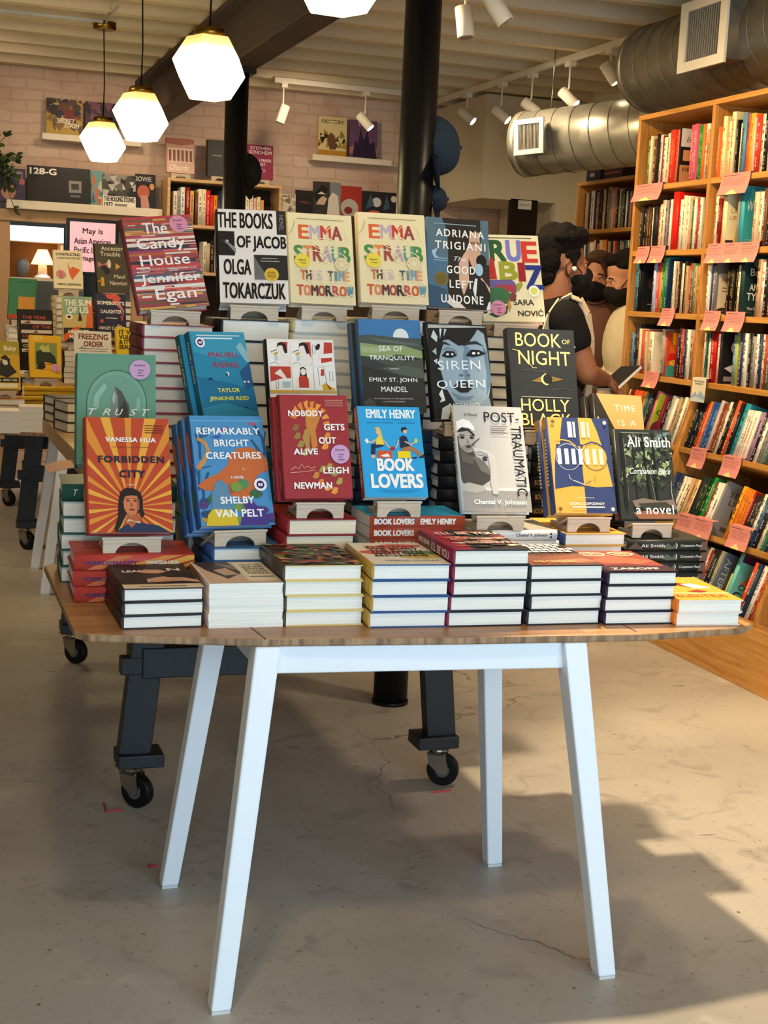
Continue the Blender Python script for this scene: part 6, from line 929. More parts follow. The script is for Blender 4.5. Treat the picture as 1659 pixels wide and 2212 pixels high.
mb = MB(); mb.tube([(0,0,0), (0,0,.05), (0,0,.1), (0,0,.14)], [.03, .05, .05, .025], mat('5a5650', .5), 16); o = mb.build('vase'); o.location = (bx - .06, 10.72, pz); tag(o, 'small grey vase left of the glowing figurine stand-in in the cubby', 'vase')
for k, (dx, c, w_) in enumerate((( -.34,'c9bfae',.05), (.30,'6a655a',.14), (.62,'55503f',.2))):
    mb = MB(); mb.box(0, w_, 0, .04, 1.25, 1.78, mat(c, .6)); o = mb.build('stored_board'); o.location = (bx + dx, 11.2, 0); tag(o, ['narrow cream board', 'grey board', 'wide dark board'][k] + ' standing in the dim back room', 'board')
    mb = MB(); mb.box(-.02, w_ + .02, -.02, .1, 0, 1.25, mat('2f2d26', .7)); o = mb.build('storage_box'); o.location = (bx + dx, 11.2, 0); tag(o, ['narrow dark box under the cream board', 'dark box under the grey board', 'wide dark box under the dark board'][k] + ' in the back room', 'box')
# ================================================================== back wall
def ledge(x0, x1, y, z, label, dep=.09, m='e9dcc8', th=.03):
    mb = MB(); mb.box(x0, x1, y, 10, z - th, z, mat(m, .5)); mb.box(x0, x1, y - .004, y + .006, z - th, z + .012, mat(m, .5)); o = mb.build('wall_ledge', None, .003); tag(o, label, 'ledge')
def album(px0, px1, py0, py1, y, z, lay_, col, label, tilt=.12, group='album covers along the back wall', name='record_album', t=.012, cat='album'):
    a, b = atY(px0, py1, y), atY(px1, py1, y); w = b.x - a.x; h = (atY(px0, py0, y + .03).z - z)/math.cos(tilt); u, v = pose(0, 0, 0, 0, tilt, 0); n = u.cross(v)
    o = empty(name, frame(((a.x + b.x)/2, y, z), u, v)); tag(o, label, cat, group)
    mb = MB(); mb.box(-w/2, w/2, 0, h, -t, 0, mat(col, .5)); mb.build('sleeve', o); art('cover_art', o, (-w/2, 0, 0), (1,0,0), (0,1,0), w, h, lay_); return o
def scene_art(cols, seed, n=26, y0=0, y1=1, s=.16):
    r_ = random.Random(seed); L = []
    for k in range(n):
        x, y, a = r_.random(), y0 + (y1 - y0)*r_.random(), r_.random()*6; q = s*(.4 + r_.random()); L.append(('p', r_.choice(cols), [(x + q*(1 if j % 2 else .55)*math.cos(a + j*1.05), y + q*(1 if j % 2 else .55)*math.sin(a + j*1.05)) for j in range(6)]))
    return L
z1 = atY(170, 298, 9.9).z; ledge(.835, 1.50, 9.86, z1, 'white wall ledge at upper left holding two records')
album(100, 177, 211, 294, 9.895, z1, [('b','b8963a',0,0,1,1)] + scene_art(['4a3a34','7a2f26','c8b070','2f3040','8a6a3a','5a4a44'], 2, 34, .2) + [('e','6a4a34',.5,.8,.16,.12), ('e','3a302c',.2,.7,.12,.14), ('e','4a3a2c',.85,.78,.12,.1), ('t','efe6d8','SECRET',.3,.8,.36,.48,.02,.2), ('t','efe6d8','STASH',.5,.92,.24,.36,.02,.2)], 'a8863a', 'yellow-brown illustrated record on the upper left ledge', .07, 'records on the upper wall ledges')
album(184, 256, 219, 297, 9.895, z1, [('b','3f2a3a',0,0,1,1)] + scene_art(['5a3a50','2f2230','7a4a60','4a3044'], 4, 20, .4) + [('e','cfc0b4',.55,.12,.3,.16)], '3a2836', 'dark purple record beside the yellow-brown one, behind the pendant', .07, 'records on the upper wall ledges')
z2 = atY(745, 343, 9.9).z; ledge(2.72, 3.32, 9.86, z2, 'white wall ledge right of center holding two records')
album(687, 748, 250, 338, 9.895, z2, [('b','d8c490',0,0,1,1), ('b','b8862a',0,0,1,.18)] + scene_art(['4a4a2a','8a7a3a','2a2a1c','a88a3a'], 6, 22, .2, .6, .1) + [('p','6a4a2a',[(.4,.2),(.3,.5),(.45,.62),(.6,.5),(.62,.2)]), ('t','4a4030','ODYSSEY',.1,.9,.84,.92,.02), ('e','e0d0a0',.5,.88,.2,.02)], 'cfb880', 'cream and ochre record on the ledge right of center', .07, 'records on the upper wall ledges')
album(754, 814, 258, 345, 9.895, z2, [('b','6a4a6a',0,0,1,1), ('p','b06a70',[(0,.3),(.5,.45),(1,.3),(1,.12),(0,.15)]), ('p','2f2438',[(.1,0),(.2,.5),(.3,.4),(.4,.8),(.5,.5),(.65,.75),(.72,.4),(.9,.5),(1,0)]), ('t','d8c8d8','THOR',.3,.7,.86,.94,.02)], '4a3450', 'purple skyline record beside the cream and ochre one', .07, 'records on the upper wall ledges')
z3 = 1.885; ledge(.60, 1.64, 9.78, z3, 'long white ledge above the opening, lined with records', .2, 'e6dac6', .045)
album(-12, 55, 361, 432, 9.82, z3, [('b','4a3f5a',0,0,1,1), ('t','cfc8d0','CARDINAL',.2,.95,.84,.93,.01), ('t','cfc8d0','SISTERS',.25,.92,.72,.8,.01), ('e','b88a74',.45,.32,.24,.26), ('p','2a2024',[(.2,.3),(.2,.62),(.5,.68),(.72,.5),(.7,.3),(.6,.5),(.35,.52)]), ('e','c06a7a',.88,.62,.1,.1)], '3f364c', 'mauve portrait record at the left end of the long ledge')
album(58, 195, 356, 438, 9.81, z3, [('b','201d1e',0,0,1,1), ('b','1a1718',.49,0,.51,1), ('t','efe8e0','128-G',.05,.46,.78,.94,.04), ('b','8a8682',.66,.34,.86,.66), ('b','3a3634',.7,.42,.82,.58), ('b','6a6664',.68,.22,.84,.28)], '1d1a1b', 'wide black open record sleeve with white number 128-G')
album(196, 224, 368, 446, 9.83, z3, [('b','6a9aa0',0,0,1,1)] + scene_art(['c86a4a','e0b090','4a6a7a','d8c8a0'], 9, 16), '6a8a90', 'narrow colourful record beside the black 128-G sleeve')
album(222, 293, 376, 452, 9.80, z3, [('b','4a4744',0,0,1,1)] + scene_art(['8a8682','b8b4ae','2a2827','6a6663','d0ccc6'], 12, 26, .3) + [('b','e8e2d8',0,0,1,.36), ('t','26221f','THE ROLLING STONES',.04,.96,.2,.34,.03), ('t','26221f','1972',.04,.3,.03,.17,.03), ('b','8a847c',.36,.06,.74,.14)], '4a4744', 'black and white band record with a white lettered strip')
album(292, 336, 375, 456, 9.81, z3, [('b','26242c',0,0,1,1), ('t','cfc6c0','BOWIE',.0,.8,.8,.93,.01), ('e','c8925a',.82,.66,.12,.09), ('e','b8604a',.4,.5,.3,.2), ('p','c08a80',[(.3,.0),(.25,.4),(.6,.42),(.7,.1),(.6,0)])], '24222a', 'dark record with a red-haired figure at the ledge right end')
z4 = atY(720, 465, 9.78).z; mb = MB(); mb.box(2.53, 3.42, 9.74, 9.99, .0, z4, mat('4a3a2c', .6)); o = mb.build('record_bin', None, .003); tag(o, 'dark record bin along the back wall behind the cream books', 'bin')
for px0, px1, py0, col, lay_, lab in ((598,638,418,'e0d4bc',[('t','3a342c','PARASITE',.05,.95,.82,.95,.03)] + scene_art(['a89a84','efe6d4','7a6e5c','c8b89c'], 3, 16, .1, .7), 'cream film record with a title across its top'), (638,676,410,'221d1e',[('p','6a2a34',[(.1,.5),(.5,.54),(.9,.46),(.6,.42)])], 'plain black record with a thin dark red mark'), (676,736,391,'3a3836',[('b','7a8084',.6,0,1,1)] + [('p','d8cfc0',[(.5,0),(.55,.5),(.7,.7),(.9,.6),(.95,0)]), ('p','c8a890',[(.1,.3),(.3,.6),(.5,.5),(.4,.3)]), ('p','1f1d1c',[(0,.6),(.3,.9),(.55,.8),(.4,.6),(.1,.4)]), ('p','cfc8bc',[(.15,.62),(.3,.7),(.45,.62)])], 'tall grey portrait record between black and red ones'), (736,781,401,'a8362c',[('e','b8b0aa',.42,.28,.42,.3), ('e','8a3028',.36,.2,.2,.12)], 'red record with a pale round face'), (781,858,412,'2a2830',[('e','c8c8cc',.42,.6,.13,.18), ('p','3f5a6a',[(.1,.3),(.25,.9),(.35,.5)]), ('p','3f5a6a',[(.6,.3),(.7,.9),(.8,.4)]), ('e','c85a54',.36,.22,.16,.07), ('e','d8cfb4',.9,.76,.08,.12)], 'dark blue record with a pale moon')):
    album(px0, px1, py0, 466, 9.80, z4, lay_, col, lab, .1)
# small light-wood bookshelf against the back wall
BZ = [2.098, 1.81, 1.50, 1.2]; r = empty('bookshelf', loc=(1.66, 9.70, 0)); tag(r, 'light wood bookshelf on the back wall behind the left column', 'bookcase')
for x in (0, .785):
    mb = MB(); mb.box(x, x + .02, 0, .26, 0, 2.11, M['ash']); mb.build('upright', r, .002)
for z in (2.088, 1.78, 1.46, 1.1, .6):
    mb = MB(); mb.box(.0205, .7845, .005, .255, z, z + .022, M['ash']); mb.build('shelf', r, .002)
mb = MB(); mb.box(0, .805, .2605, .27, 0, 2.11, mat('2f2620', .7)); mb.build('back_panel', r)
def row_x(x, y, z, toks, where, group, xmax):
    i = 0
    for tok in toks.split():
        p = tok.split(':')
        if p[0] == 'gap': x += int(p[1])/1000; continue
        t = int(p[2])/1000; h = float(p[3])/100; acc = AUTO[p[4]] if len(p) > 4 else None
        if x + t > xmax: return
        w = .15; shelf_book(frame((x + t, y + w/2 + .01, z + .0006), (0, 1, 0), (0, 0, 1)), w, h, t - .001, p[1], acc, '%s book, %s from left on the %s' % (p[0].replace('_', ' '), ORD1[i], where), group, None, i + 40)
        x += t; i += 1
G3 = 'books on the light wood bookshelf'
row_x(1.69, 9.71, 1.802, 'gap:15 ivory:e8dcc8:26:22:k grey:a8a49c:24:22.5:k white:e0e0d8:30:25:k gap:5 dark_red:8a2420:30:25:w orange-cream:e0a868:28:23:k gap:8 brown:6a4a30:20:22 cream:eadfc6:30:24.5:k pale_cream:e8dcc0:26:24.5:r red:cf3028:30:24:w:x bright_red:d8382a:24:21 amber:e88a28:28:21:k navy:2a3450:20:22 dark_blue:3a4660:26:24.5:w black:1f1d1c:30:21 black:242120:26:22 lime:8ac83a:26:23:w green-white:b8d098:20:21 pale_blue:8ab4cc:26:20:k sky_blue:a8d0e4:22:23:k cream:e8dcc8:30:22:r white:e6ded0:26:23:k pink:e0b8a8:26:21:r cream:ecdcb0:28:22:k orange:e0a060:24:20', 'upper shelf behind the left column', G3, 2.44)
row_x(1.69, 9.71, 1.482, 'gap:230 white:e6e0d4:26:21:k tan:c8a880:24:20 black:242120:30:22:w ivory:ece2cc:26:22:k yellow:e0b440:24:21:k white:e4dcd0:28:22:r grey:8a8680:26:21 cream:e8dcc4:24:22:k red:b03a2e:26:22:w', 'lower shelf behind the striped book', G3, 2.44)
def top_item(px0, px1, py0, py1, lay_, col, label, tilt, t, yaw=0):
    y = 9.80; a, b = atY(px0, py1, y), atY(px1, py1, y); z = 2.111 + .04; w = b.x - a.x; h = (atY(px0, py0, y + .06).z - z)/math.cos(tilt)
    standing(((a.x + b.x)/2, y, z, w, h, yaw, tilt, 0), t, col, label, (), col, True, lay_, None, .0385, True, 'wooden easel under the ' + label, None, 'items displayed on the light wood bookshelf')
top_item(359, 420, 297, 378, [('b','c89a8c',0,0,1,1), ('p','a8685a',[(0,1),(1,1),(1,.86),(.5,.8),(0,.84)]), ('b','e0c8b8',.05,.3,.95,.72)] + [('b','8a5a4c',.08 + .15*k,.34,.17 + .15*k,.66) for k in range(6)] + [('b','d8b0a0',0,.0,1,.3), ('t','f0e8e0','Chords',.1,.8,.08,.24,.01,.3)], 'b88a7c', 'pink building picture book on top of the light bookshelf', .2, .02)
top_item(447, 500, 302, 380, [('b','232021',0,0,1,1), ('b','8a8682',.2,.55,.6,.58), ('e','d8d4d0',.85,.8,.1,.08)], '2a2624', 'thick black book standing on top, half behind the left column', .1, .05)
top_item(533, 590, 312, 386, [('b','8a1f48',0,0,1,1), ('t','e8d0d4','STEPHEN',.12,.9,.86,.95,.02), ('t','e8d0d4','SONDHEIM',.06,.94,.73,.83,.02), ('t','e8d0d4','HAT, I MADE',.1,.92,.5,.59,.02), ('t','e8d0d4','A HAT',.3,.7,.39,.48,.02), ('b','b86a84',.3,.2,.7,.3)], '7a1a40', 'magenta book with pale lettering right of the left column', .12, .03)
# black sign board and black frame below the bulkhead
p = atY(1130, 500, 9.0); mb = MB(); mb.box(p.x - .11, p.x + .10, 9.0, 9.03, .6, atY(1130, 430, 9.0).z, mat('241a16', .5)); o = mb.build('sign_board', None, .003); tag(o, 'tall dark sign board with a small white label under bulkhead', 'board'); art('label', o, (p.x - .05, 8.999, atY(1130, 452, 9.0).z), (1,0,0), (0,0,1), .1, .06, [('b','e8e2da',0,0,1,1), ('t','6a625a','SOLD OUT',.1,.9,.36,.6,.01)])
p = atY(1162, 500, 9.3); r = empty('picture_frame', loc=(p.x, 9.3, 0)); tag(r, 'black-edged two-pane frame standing beside the dark sign board', 'frame')
zt = atY(1162, 451, 9.3).z
mb = MB()
for b in ((-.14,-.115,.9,zt), (-.02,.015,.9,zt), (.13,.165,.9,zt), (-.14,.165,zt-.03,zt), (-.14,.165,.9,.93)): mb.box(b[0], b[1], 0, .03, b[2], b[3], M['steel'])
mb.build('frame', r, .002); mb = MB(); mb.box(-.13, .15, .012, .02, .91, zt - .01, mat('cbbba2', .3)); mb.build('pane', r)
mb = MB(); mb.box(-.2, .2, -.1, .2, 0, .9, mat('3a2f28', .6)); mb.build('stand', r)
# dark boxes on the far bookcase
for k, (a, b, col) in enumerate(((1266, 1296, '2a2830'), (1303, 1345, '3a2a26'))):
    p, q = atX(a, 390, FX + .03), atX(b, 384, FX + .03); mb = MB(); n = 5 if k else 3
    mb.box(0, .2, q.y - p.y, 0, 0, .085, mat(col, .6)); o = mb.build('storage_box', None, .003); o.location = (FX + .03, p.y, 2.1205); tag(o, ['small dark box', 'wide dark red-striped box'][k] + ' on top of the far bookcase', 'box')
    art('label', o, (-.001, 0, 0), (0, -1, 0), (0, 0, 1), p.y - q.y, .085, [('b','8a8a92',.3,.35,.6,.6)] if not k else [('b','a84a3a',.1,.66,.9,.8), ('b','a84a3a',.1,.36,.9,.5)])
# caps hanging on the columns
def cap(px, py, X, sc, col, label, brim):
    p = atX(px, py, X); r = empty('baseball_cap', loc=p); tag(r, label, 'cap')
    mb = MB(); nu, nv = 36, 9; vs = []
    for j in range(nv + 1):
        t = math.pi/2*j/nv
        for k in range(nu): a = 2*math.pi*k/nu; rr = (1 - .05*abs(math.cos(3*a)))*sc*.5*math.sin(t)**.8; vs.append((rr*math.cos(a)*1.0 + sc*.06*math.cos(t), rr*math.sin(a), sc*(.46*math.cos(t) - .2)))
    vs2 = [(x*.94, y*.94, z*.96 - .002) for x, y, z in vs]
    f = [(j*nu + k, j*nu + (k+1) % nu, (j+1)*nu + (k+1) % nu, (j+1)*nu + k) for j in range(nv) for k in range(nu)]
    mb.add(vs, f, mat(col, .95, 0, .35), True); mb.add(vs2, [q[::-1] for q in f], mat(col, .9), True)
    mb.add(vs[-nu:] + vs2[-nu:], [(k, nu + k, nu + (k+1) % nu, (k+1) % nu) for k in range(nu)], mat(col, .95, 0, .35)); mb.build('crown', r, fix=False)
    mb = MB(); vs = []
    for d in (0, -.004):
        for i in range(9):
            a = -1.2 + 2.4*i/8
            for q in (.5, .98): vs.append((sc*.0 + sc*q*math.cos(a)*brim[0] - 0*q, sc*q*math.sin(a)*.9, -sc*.2 + sc*(q - .5)*brim[1]*.25 + d))
    fs = [(2*i, 2*i+1, 2*i+3, 2*i+2) for i in range(8)] + [(18+2*i+2, 18+2*i+3, 18+2*i+1, 18+2*i) for i in range(8)] + [(2*i+1, 19+2*i, 21+2*i, 2*i+3) for i in range(8)]
    mb.add(vs, fs, mat(col, .95, 0, .35), True); mb.build('brim', r, fix=False)
    mb = MB(); mb.ball((sc*.06, 0, sc*.265), .007, mat(col, .7)); mb.build('button', r); return r
c = cap(958, 312, 1.64, .205, '22303e', 'blue denim cap hanging on the near column', (.8, .9)); c.rotation_euler = (0, math.pi/2 - .1, -.35)
c = cap(950, 428, 1.625, .09, '1f2a3a', 'dark navy cap hanging below the denim cap on the column', (.8, .8)); c.rotation_euler = (0, math.pi/2 - .1, -.5)
c = cap(543, 366, 1.635, .19, '1f2620', 'dark green cap hanging on the left column', (.8, .9)); c.rotation_euler = (0, math.pi/2 - .1, -.4)
# trailing plant at the left edge
p = atY(2, 395, 9.7); r = empty('trailing_plant', loc=(p.x - .14, 9.72, z3)); tag(r, 'green trailing plant cut by the left photo edge', 'plant')
mb = MB(); mb.tube([(0,0,0), (0,0,.16)], [.07, .09], mat('8a6a50', .7), 18); mb.build('pot', r)
rnd = random.Random(21); mb = MB(); st = MB()
for k in range(16):
    a = rnd.uniform(-.9, .9); L = rnd.uniform(.12, .26); up = rnd.uniform(-.32, .2); pts = [Vector((0, -.03, .15)) + Vector((math.cos(a)*L*f, -.1*f + math.sin(a)*.06*f, (.12*math.sin(f*2.2) + up*f*f))) for f in (0, .25, .5, .75, 1)]
    st.tube(pts, .0025, mat('4a5a34', .6), 5)
    for q in pts[1:]:
        for s_ in range(3):
            d = Vector((rnd.uniform(-.3, 1), rnd.uniform(-1, .1), rnd.uniform(-.7, .5))).normalized(); w_ = d.orthogonal().normalized()*.016; l_ = d*rnd.uniform(.04, .07); n_ = d.cross(w_).normalized()*.006
            mb.add([q, q + l_*.3 + w_ + n_, q + l_*.65 + w_*.9 + n_, q + l_, q + l_*.65 - w_*.9 + n_, q + l_*.3 - w_ + n_], [(0,1,2,3,4,5)], mat(rnd.choice(['3a4a2a','4a5a30','2f3f26']), .6))
st.build('stem', r); mb.build('foliage', r, fix=False)
# pink tape corner marks on the floor
def tape(pts, label):
    mb = MB()
    for a, b in zip(pts, pts[1:]):
        A, B = atZ(*a, 0), atZ(*b, 0); A.z = B.z = .0004; mb.bar(A, B, .010, .0008, mat('b8434f', .7), (B - A).orthogonal())
    o = mb.build('floor_mark'); tag(o, label, 'floor mark', 'pink corner marks on the floor')
tape([(222,1735), (228,1755), (250,1752), (268,1752)], 'pink corner mark on the floor beside the left caster')
tape([(930,1713), (955,1712), (975,1708)], 'pink corner mark on the floor beside the right caster')
tape([(322,1868), (320,1875), (342,1872)], 'small pink mark by the rear left white leg')
# ================================================================== people
def blob(name, parent, parts, m, vox=.007, smooth=6, noise=0, nscale=.05):
    """one continuous body: tapered limbs and ellipsoids fused to a single skin"""
    mb = MB()
    for p in parts:
        if p[0] == 'c':
            a, ra, b, rb = Vector(p[1]), p[2], Vector(p[3]), p[4]; n = max(4, int((b - a).length/(min(ra, rb)*.5)) + 1); d = (b - a)
            mb.tube([a + d*i/n for i in range(n+1)], [ra + (rb - ra)*i/n for i in range(n+1)], m, 18); mb.ball(a, ra, m); mb.ball(b, rb, m)
        else:
            c, r3 = Vector(p[1]), p[2]; q = Matrix.Rotation(p[3], 3, 'Z') @ Matrix.Rotation(p[4] if len(p) > 4 else 0, 3, 'Y'); k = MB(); k.ball((0,0,0), tuple(r3), m, 24, 16)
            mb.add([c + q @ Vector(v) for v in k.v], k.f, m, True)
    o = mb.build(name, parent, fix=False); md = o.modifiers.new('remesh', 'REMESH'); md.mode = 'VOXEL'; md.voxel_size = vox; md.use_smooth_shade = True
    s = o.modifiers.new('smooth', 'SMOOTH'); s.iterations = smooth; s.factor = .5
    if noise:
        tx = bpy.data.textures.new('locks', 'CLOUDS'); tx.noise_scale = nscale; d = o.modifiers.new('locks', 'DISPLACE'); d.texture = tx; d.strength = noise; d.texture_coords = 'GLOBAL'
    return o
SKIN = mat('8f6047', .5, 0, .1); SKIN2 = mat('b58064', .5, 0, .1); BLACK = mat('121113', .85, 0, .2); HAIR = mat('0f0b0a', .9, 0, .5); HAIRB = mat('43281a', .8, 0, .5); CREAM = mat('cdbfa0', .9, 0, .15); CANVAS = mat('d8ccb0', .9)
def head(c, s, yaw, pitch=0):
    """ellipsoids of a head centred at c (eye height), facing +X turned by yaw"""
    f = Vector((math.cos(yaw)*math.cos(pitch), math.sin(yaw)*math.cos(pitch), math.sin(pitch))); l = Vector((-math.sin(yaw), math.cos(yaw), 0)); u = f.cross(l); c = Vector(c)
    P = lambda a, b, d: c + (f*a + l*b + u*d)*s
    pts = [('e', P(-.02,0,.035), (.098*s,.076*s,.088*s), yaw, -pitch), ('e', P(.018,0,-.03), (.078*s,.066*s,.10*s), yaw, -pitch), ('e', P(.045,0,-.085), (.045*s,.048*s,.035*s), yaw, -pitch), ('e', P(.088,0,-.028), (.02*s,.014*s,.028*s), yaw, -pitch + .3), ('e', P(.078,0,.012), (.016*s,.05*s,.012*s), yaw, -pitch), ('e', P(.082,0,-.07), (.012*s,.026*s,.010*s), yaw, -pitch)]
    for sd in (-1, 1): pts += [('e', P(-.012,.074*sd,-.018), (.018*s,.008*s,.032*s), yaw + .25*sd, -pitch), ('e', P(.055,.042*sd,-.035), (.025*s,.022*s,.025*s), yaw, -pitch)]
    return pts, P
def face_parts(root, P, s, yaw, skin, pitch=0):
    for sd in (-1, 1):
        mb = MB(); mb.ball(P(.070,.031*sd,-.002), .0125*s, mat('e0d8d0', .3)); e = mb.build('eye', root); mb = MB(); mb.ball(P(.0785,.031*sd,-.002), .006*s, mat('2a1a12', .2)); mb.build('iris', e)
        mb = MB(); mb.tube([P(.082,.014*sd,.018), P(.086,.03*sd,.024), P(.072,.052*sd,.016)], [.003*s, .004*s, .002*s], HAIR, 6); mb.build('eyebrow', root)
def mask(root, P, s, yaw, loops=True):
    pts = [('e', P(.052,0,-.066), (.066*s,.069*s,.062*s), yaw), ('e', P(.094,0,-.045), (.034*s,.032*s,.036*s), yaw), ('e', P(.045,0,-.092), (.058*s,.06*s,.042*s), yaw), ('e', P(.03,0,-.06), (.05*s,.073*s,.04*s), yaw)]
    o = blob('face_mask', root, pts, BLACK, .006, 8)
    for sd in (-1, 1):
        mb = MB(); mb.tube([P(.05,.066*sd,-.035), P(.02,.078*sd,-.01), P(-.012,.084*sd,.01), P(-.03,.082*sd,-.01), P(-.02,.080*sd,-.045), P(.0,.074*sd,-.06), P(.03,.066*sd,-.085)], .0022, BLACK, 6); mb.build('ear_loop', o)
def hand(w, d, up, s, curl=.6, side=1):
    """palm, four unequal bent fingers, thumb; w wrist, d forward, up back of hand"""
    w, d, up = Vector(w), Vector(d).normalized(), Vector(up).normalized(); l = up.cross(d).normalized()*side; P = []
    P += [('c', w, .024*s, w + d*.035*s, .026*s), ('c', w + d*.03*s + l*.02*s, .017*s, w + d*.085*s + l*.022*s, .014*s), ('c', w + d*.03*s - l*.015*s, .017*s, w + d*.08*s - l*.02*s, .013*s), ('c', w + d*.04*s, .018*s, w + d*.085*s, .014*s)]
    for i, (o, L) in enumerate(((.032,.066),(.011,.076),(-.011,.071),(-.031,.056))):
        a = w + d*(.086 - abs(o)*.1)*s + l*o*s; k1 = a + (d*math.cos(curl*.5) - up*math.sin(curl*.5))*L*.45*s; k2 = k1 + (d*math.cos(curl*1.4) - up*math.sin(curl*1.4))*L*.32*s; k3 = k2 + (d*math.cos(curl*2.2) - up*math.sin(curl*2.2))*L*.25*s
        P += [('c', a, .0098*s, k1, .0092*s), ('c', k1, .0092*s, k2, .0085*s), ('c', k2, .0085*s, k3, .0075*s)]
    a = w + d*.02*s + l*.026*s; b = a + (d*.7 + l*.7 - up*.25).normalized()*.038*s; c = b + (d*.95 + l*.15 - up*.35).normalized()*.03*s
    P += [('c', a, .014*s, b, .0115*s), ('c', b, .011*s, c, .0085*s)]; return P
Vz = Vector((0, 0, 1))
# --- man with the earbud, in profile
Y0 = 5.35; hc = atY(1220, 570, Y0); r = empty('person', loc=(hc.x - .06, Y0, 0)); r.location = (0, 0, 0)
tag(r, 'person in black t-shirt and black mask, side on, white earbud, canvas tote strap', 'person')
yw = -.05; s = 1.02; hp, P = head(hc, s, yw)
nb = atY(1201, 660, Y0); sh = {1: atY(1222, 690, Y0 - .17), -1: atY(1196, 682, Y0 + .18)}
el = atY(1268, 806, Y0 - .20); wr = atY(1304, 818, Y0 - .06); d = (wr - el)
hip = Vector((nb.x - .05, Y0, .86)); chest = Vector((nb.x - .0, Y0, nb.z - .24))
parts = hp + [('c', P(-.025,0,-.06), .062, nb + Vz*.0, .068), ('e', chest, (.125,.19,.23), 0), ('e', hip + Vz*.08, (.125,.165,.17), 0)]
parts += [('c', sh[1], .062, el, .048), ('c', el, .047, wr, .030)] + hand(wr, d, Vector((.2,-.6,.8)), 1.05, .55, -1)
el2 = atY(1225, 800, Y0 + .24); wr2 = atY(1288, 822, Y0 + .12); parts += [('c', sh[-1], .055, el2, .043), ('c', el2, .042, wr2, .028)] + hand(wr2, wr2 - el2, Vector((0,.4,.9)), 1.0, .6, 1)
for sd in (-1, 1):
    a = Vector((hip.x, Y0 + .09*-sd, .85)); k = Vector((hip.x + .02, Y0 + .10*-sd, .46)); f = Vector((hip.x - .02, Y0 + .11*-sd, .08)); parts += [('c', a, .085, k, .058), ('c', k, .057, f, .042), ('c', f - Vz*.03, .04, f + Vector((.16, 0, -.045)), .034)]
blob('body', r, parts, SKIN, .0065, 5)
face_parts(r, P, s, yw, SKIN); mask(r, P, s, yw)
hr = [('e', P(-.035,0,.075), (.105,.088,.075), yw), ('e', P(-.075,0,.02), (.058,.08,.085), yw), ('e', P(.03,0,.115), (.066,.07,.04), yw, -.1), ('e', P(-.075,0,-.05), (.038,.06,.05), yw)]
for sd in (-1, 1): hr += [('e', P(.0,.066*sd,.045), (.042,.018,.04), yw), ('e', P(.012,.072*sd,.0), (.012,.008,.03), yw)]
rnd = random.Random(4)
for k in range(16):
    a, b = rnd.uniform(-2.6, 2.6), rnd.uniform(.5, 1.4); hr.append(('e', P(-.03 + .098*math.cos(a)*math.cos(b), .078*math.sin(a)*math.cos(b), .06 + .082*math.sin(b)), (.045, .04, .03), rnd.uniform(0, 3)))
blob('hair', r, hr, HAIR, .005, 3, .010, .012)
tee = [('e', chest + Vz*.0, (.142,.205,.235), 0), ('e', hip + Vz*.12, (.142,.182,.17), 0), ('c', nb + Vector((0,-.08,-.035)), .075, nb + Vector((0,.08,-.035)), .075), ('c', sh[1], .078, sh[1] + (el - sh[1])*.38, .073), ('c', sh[-1], .074, sh[-1] + (el2 - sh[-1])*.38, .068), ('c', nb + Vz*-.03, .085, nb + Vz*-.02, .08)]
blob('t_shirt', r, tee, BLACK, .009, 6, .006, .09)
leg = []
for sd in (-1, 1):
    a = Vector((hip.x, Y0 + .09*-sd, .88)); k = Vector((hip.x + .02, Y0 + .10*-sd, .46)); f = Vector((hip.x - .02, Y0 + .11*-sd, .10)); leg += [('c', a, .10, k, .075), ('c', k, .074, f, .062)]
blob('trousers', r, leg + [('e', hip + Vz*.05, (.135,.18,.14), 0)], mat('1b1b22', .9), .01)
for sd in (-1, 1): f = Vector((hip.x - .02, Y0 + .11*-sd, .045)); blob('shoe', r, [('c', f, .046, f + Vector((.17, 0, -.01)), .036)], mat('2a2624', .7), .01)
mb = MB(); mb.ball(P(.006,-.088,-.02), .0105, mat('e9e4dc', .3)); mb.build('earbud', r)
mb = MB(); nx, nz = nb.x, nb.z
st = [Vector(p) for p in ((nx-.130, Y0-.17, hip.z+.10), (nx-.140, Y0-.168, nz-.30), (nx-.128, Y0-.165, nz-.14), (nx-.100, Y0-.16, nz-.04), (nx-.058, Y0-.155, nz+.018), (nx-.01, Y0-.15, nz+.040), (nx+.04, Y0-.145, nz+.026), (nx+.080, Y0-.14, nz-.03), (nx+.105, Y0-.14, nz-.14), (nx+.11, Y0-.14, nz-.3), (nx+.10, Y0-.15, hip.z+.12))]
for a, b in zip(st, st[1:]): mb.bar(a, b, .05, .006, CANVAS, (.8, .6, 0))
mb.build('tote_strap', r); blob('tote_bag', r, [('e', Vector((nb.x - .1, Y0 - .24, hip.z + .02)), (.18,.05,.2), 0)], mat('17161a', .9), .01)
# the dark book in his hands
bp = wr + d.normalized()*.075; u = Vector((.3, -.9, .1)).normalized(); v = (Vector((.75, .25, .5)) - u*(Vector((.75, .25, .5)).dot(u))).normalized()
book(frame(bp + Vector((.02, .06, -.035)), u, v), .12, .18, .014, '232226', 'slim dark book held in the hands of the person in profile', None, '1b1a1e', False)
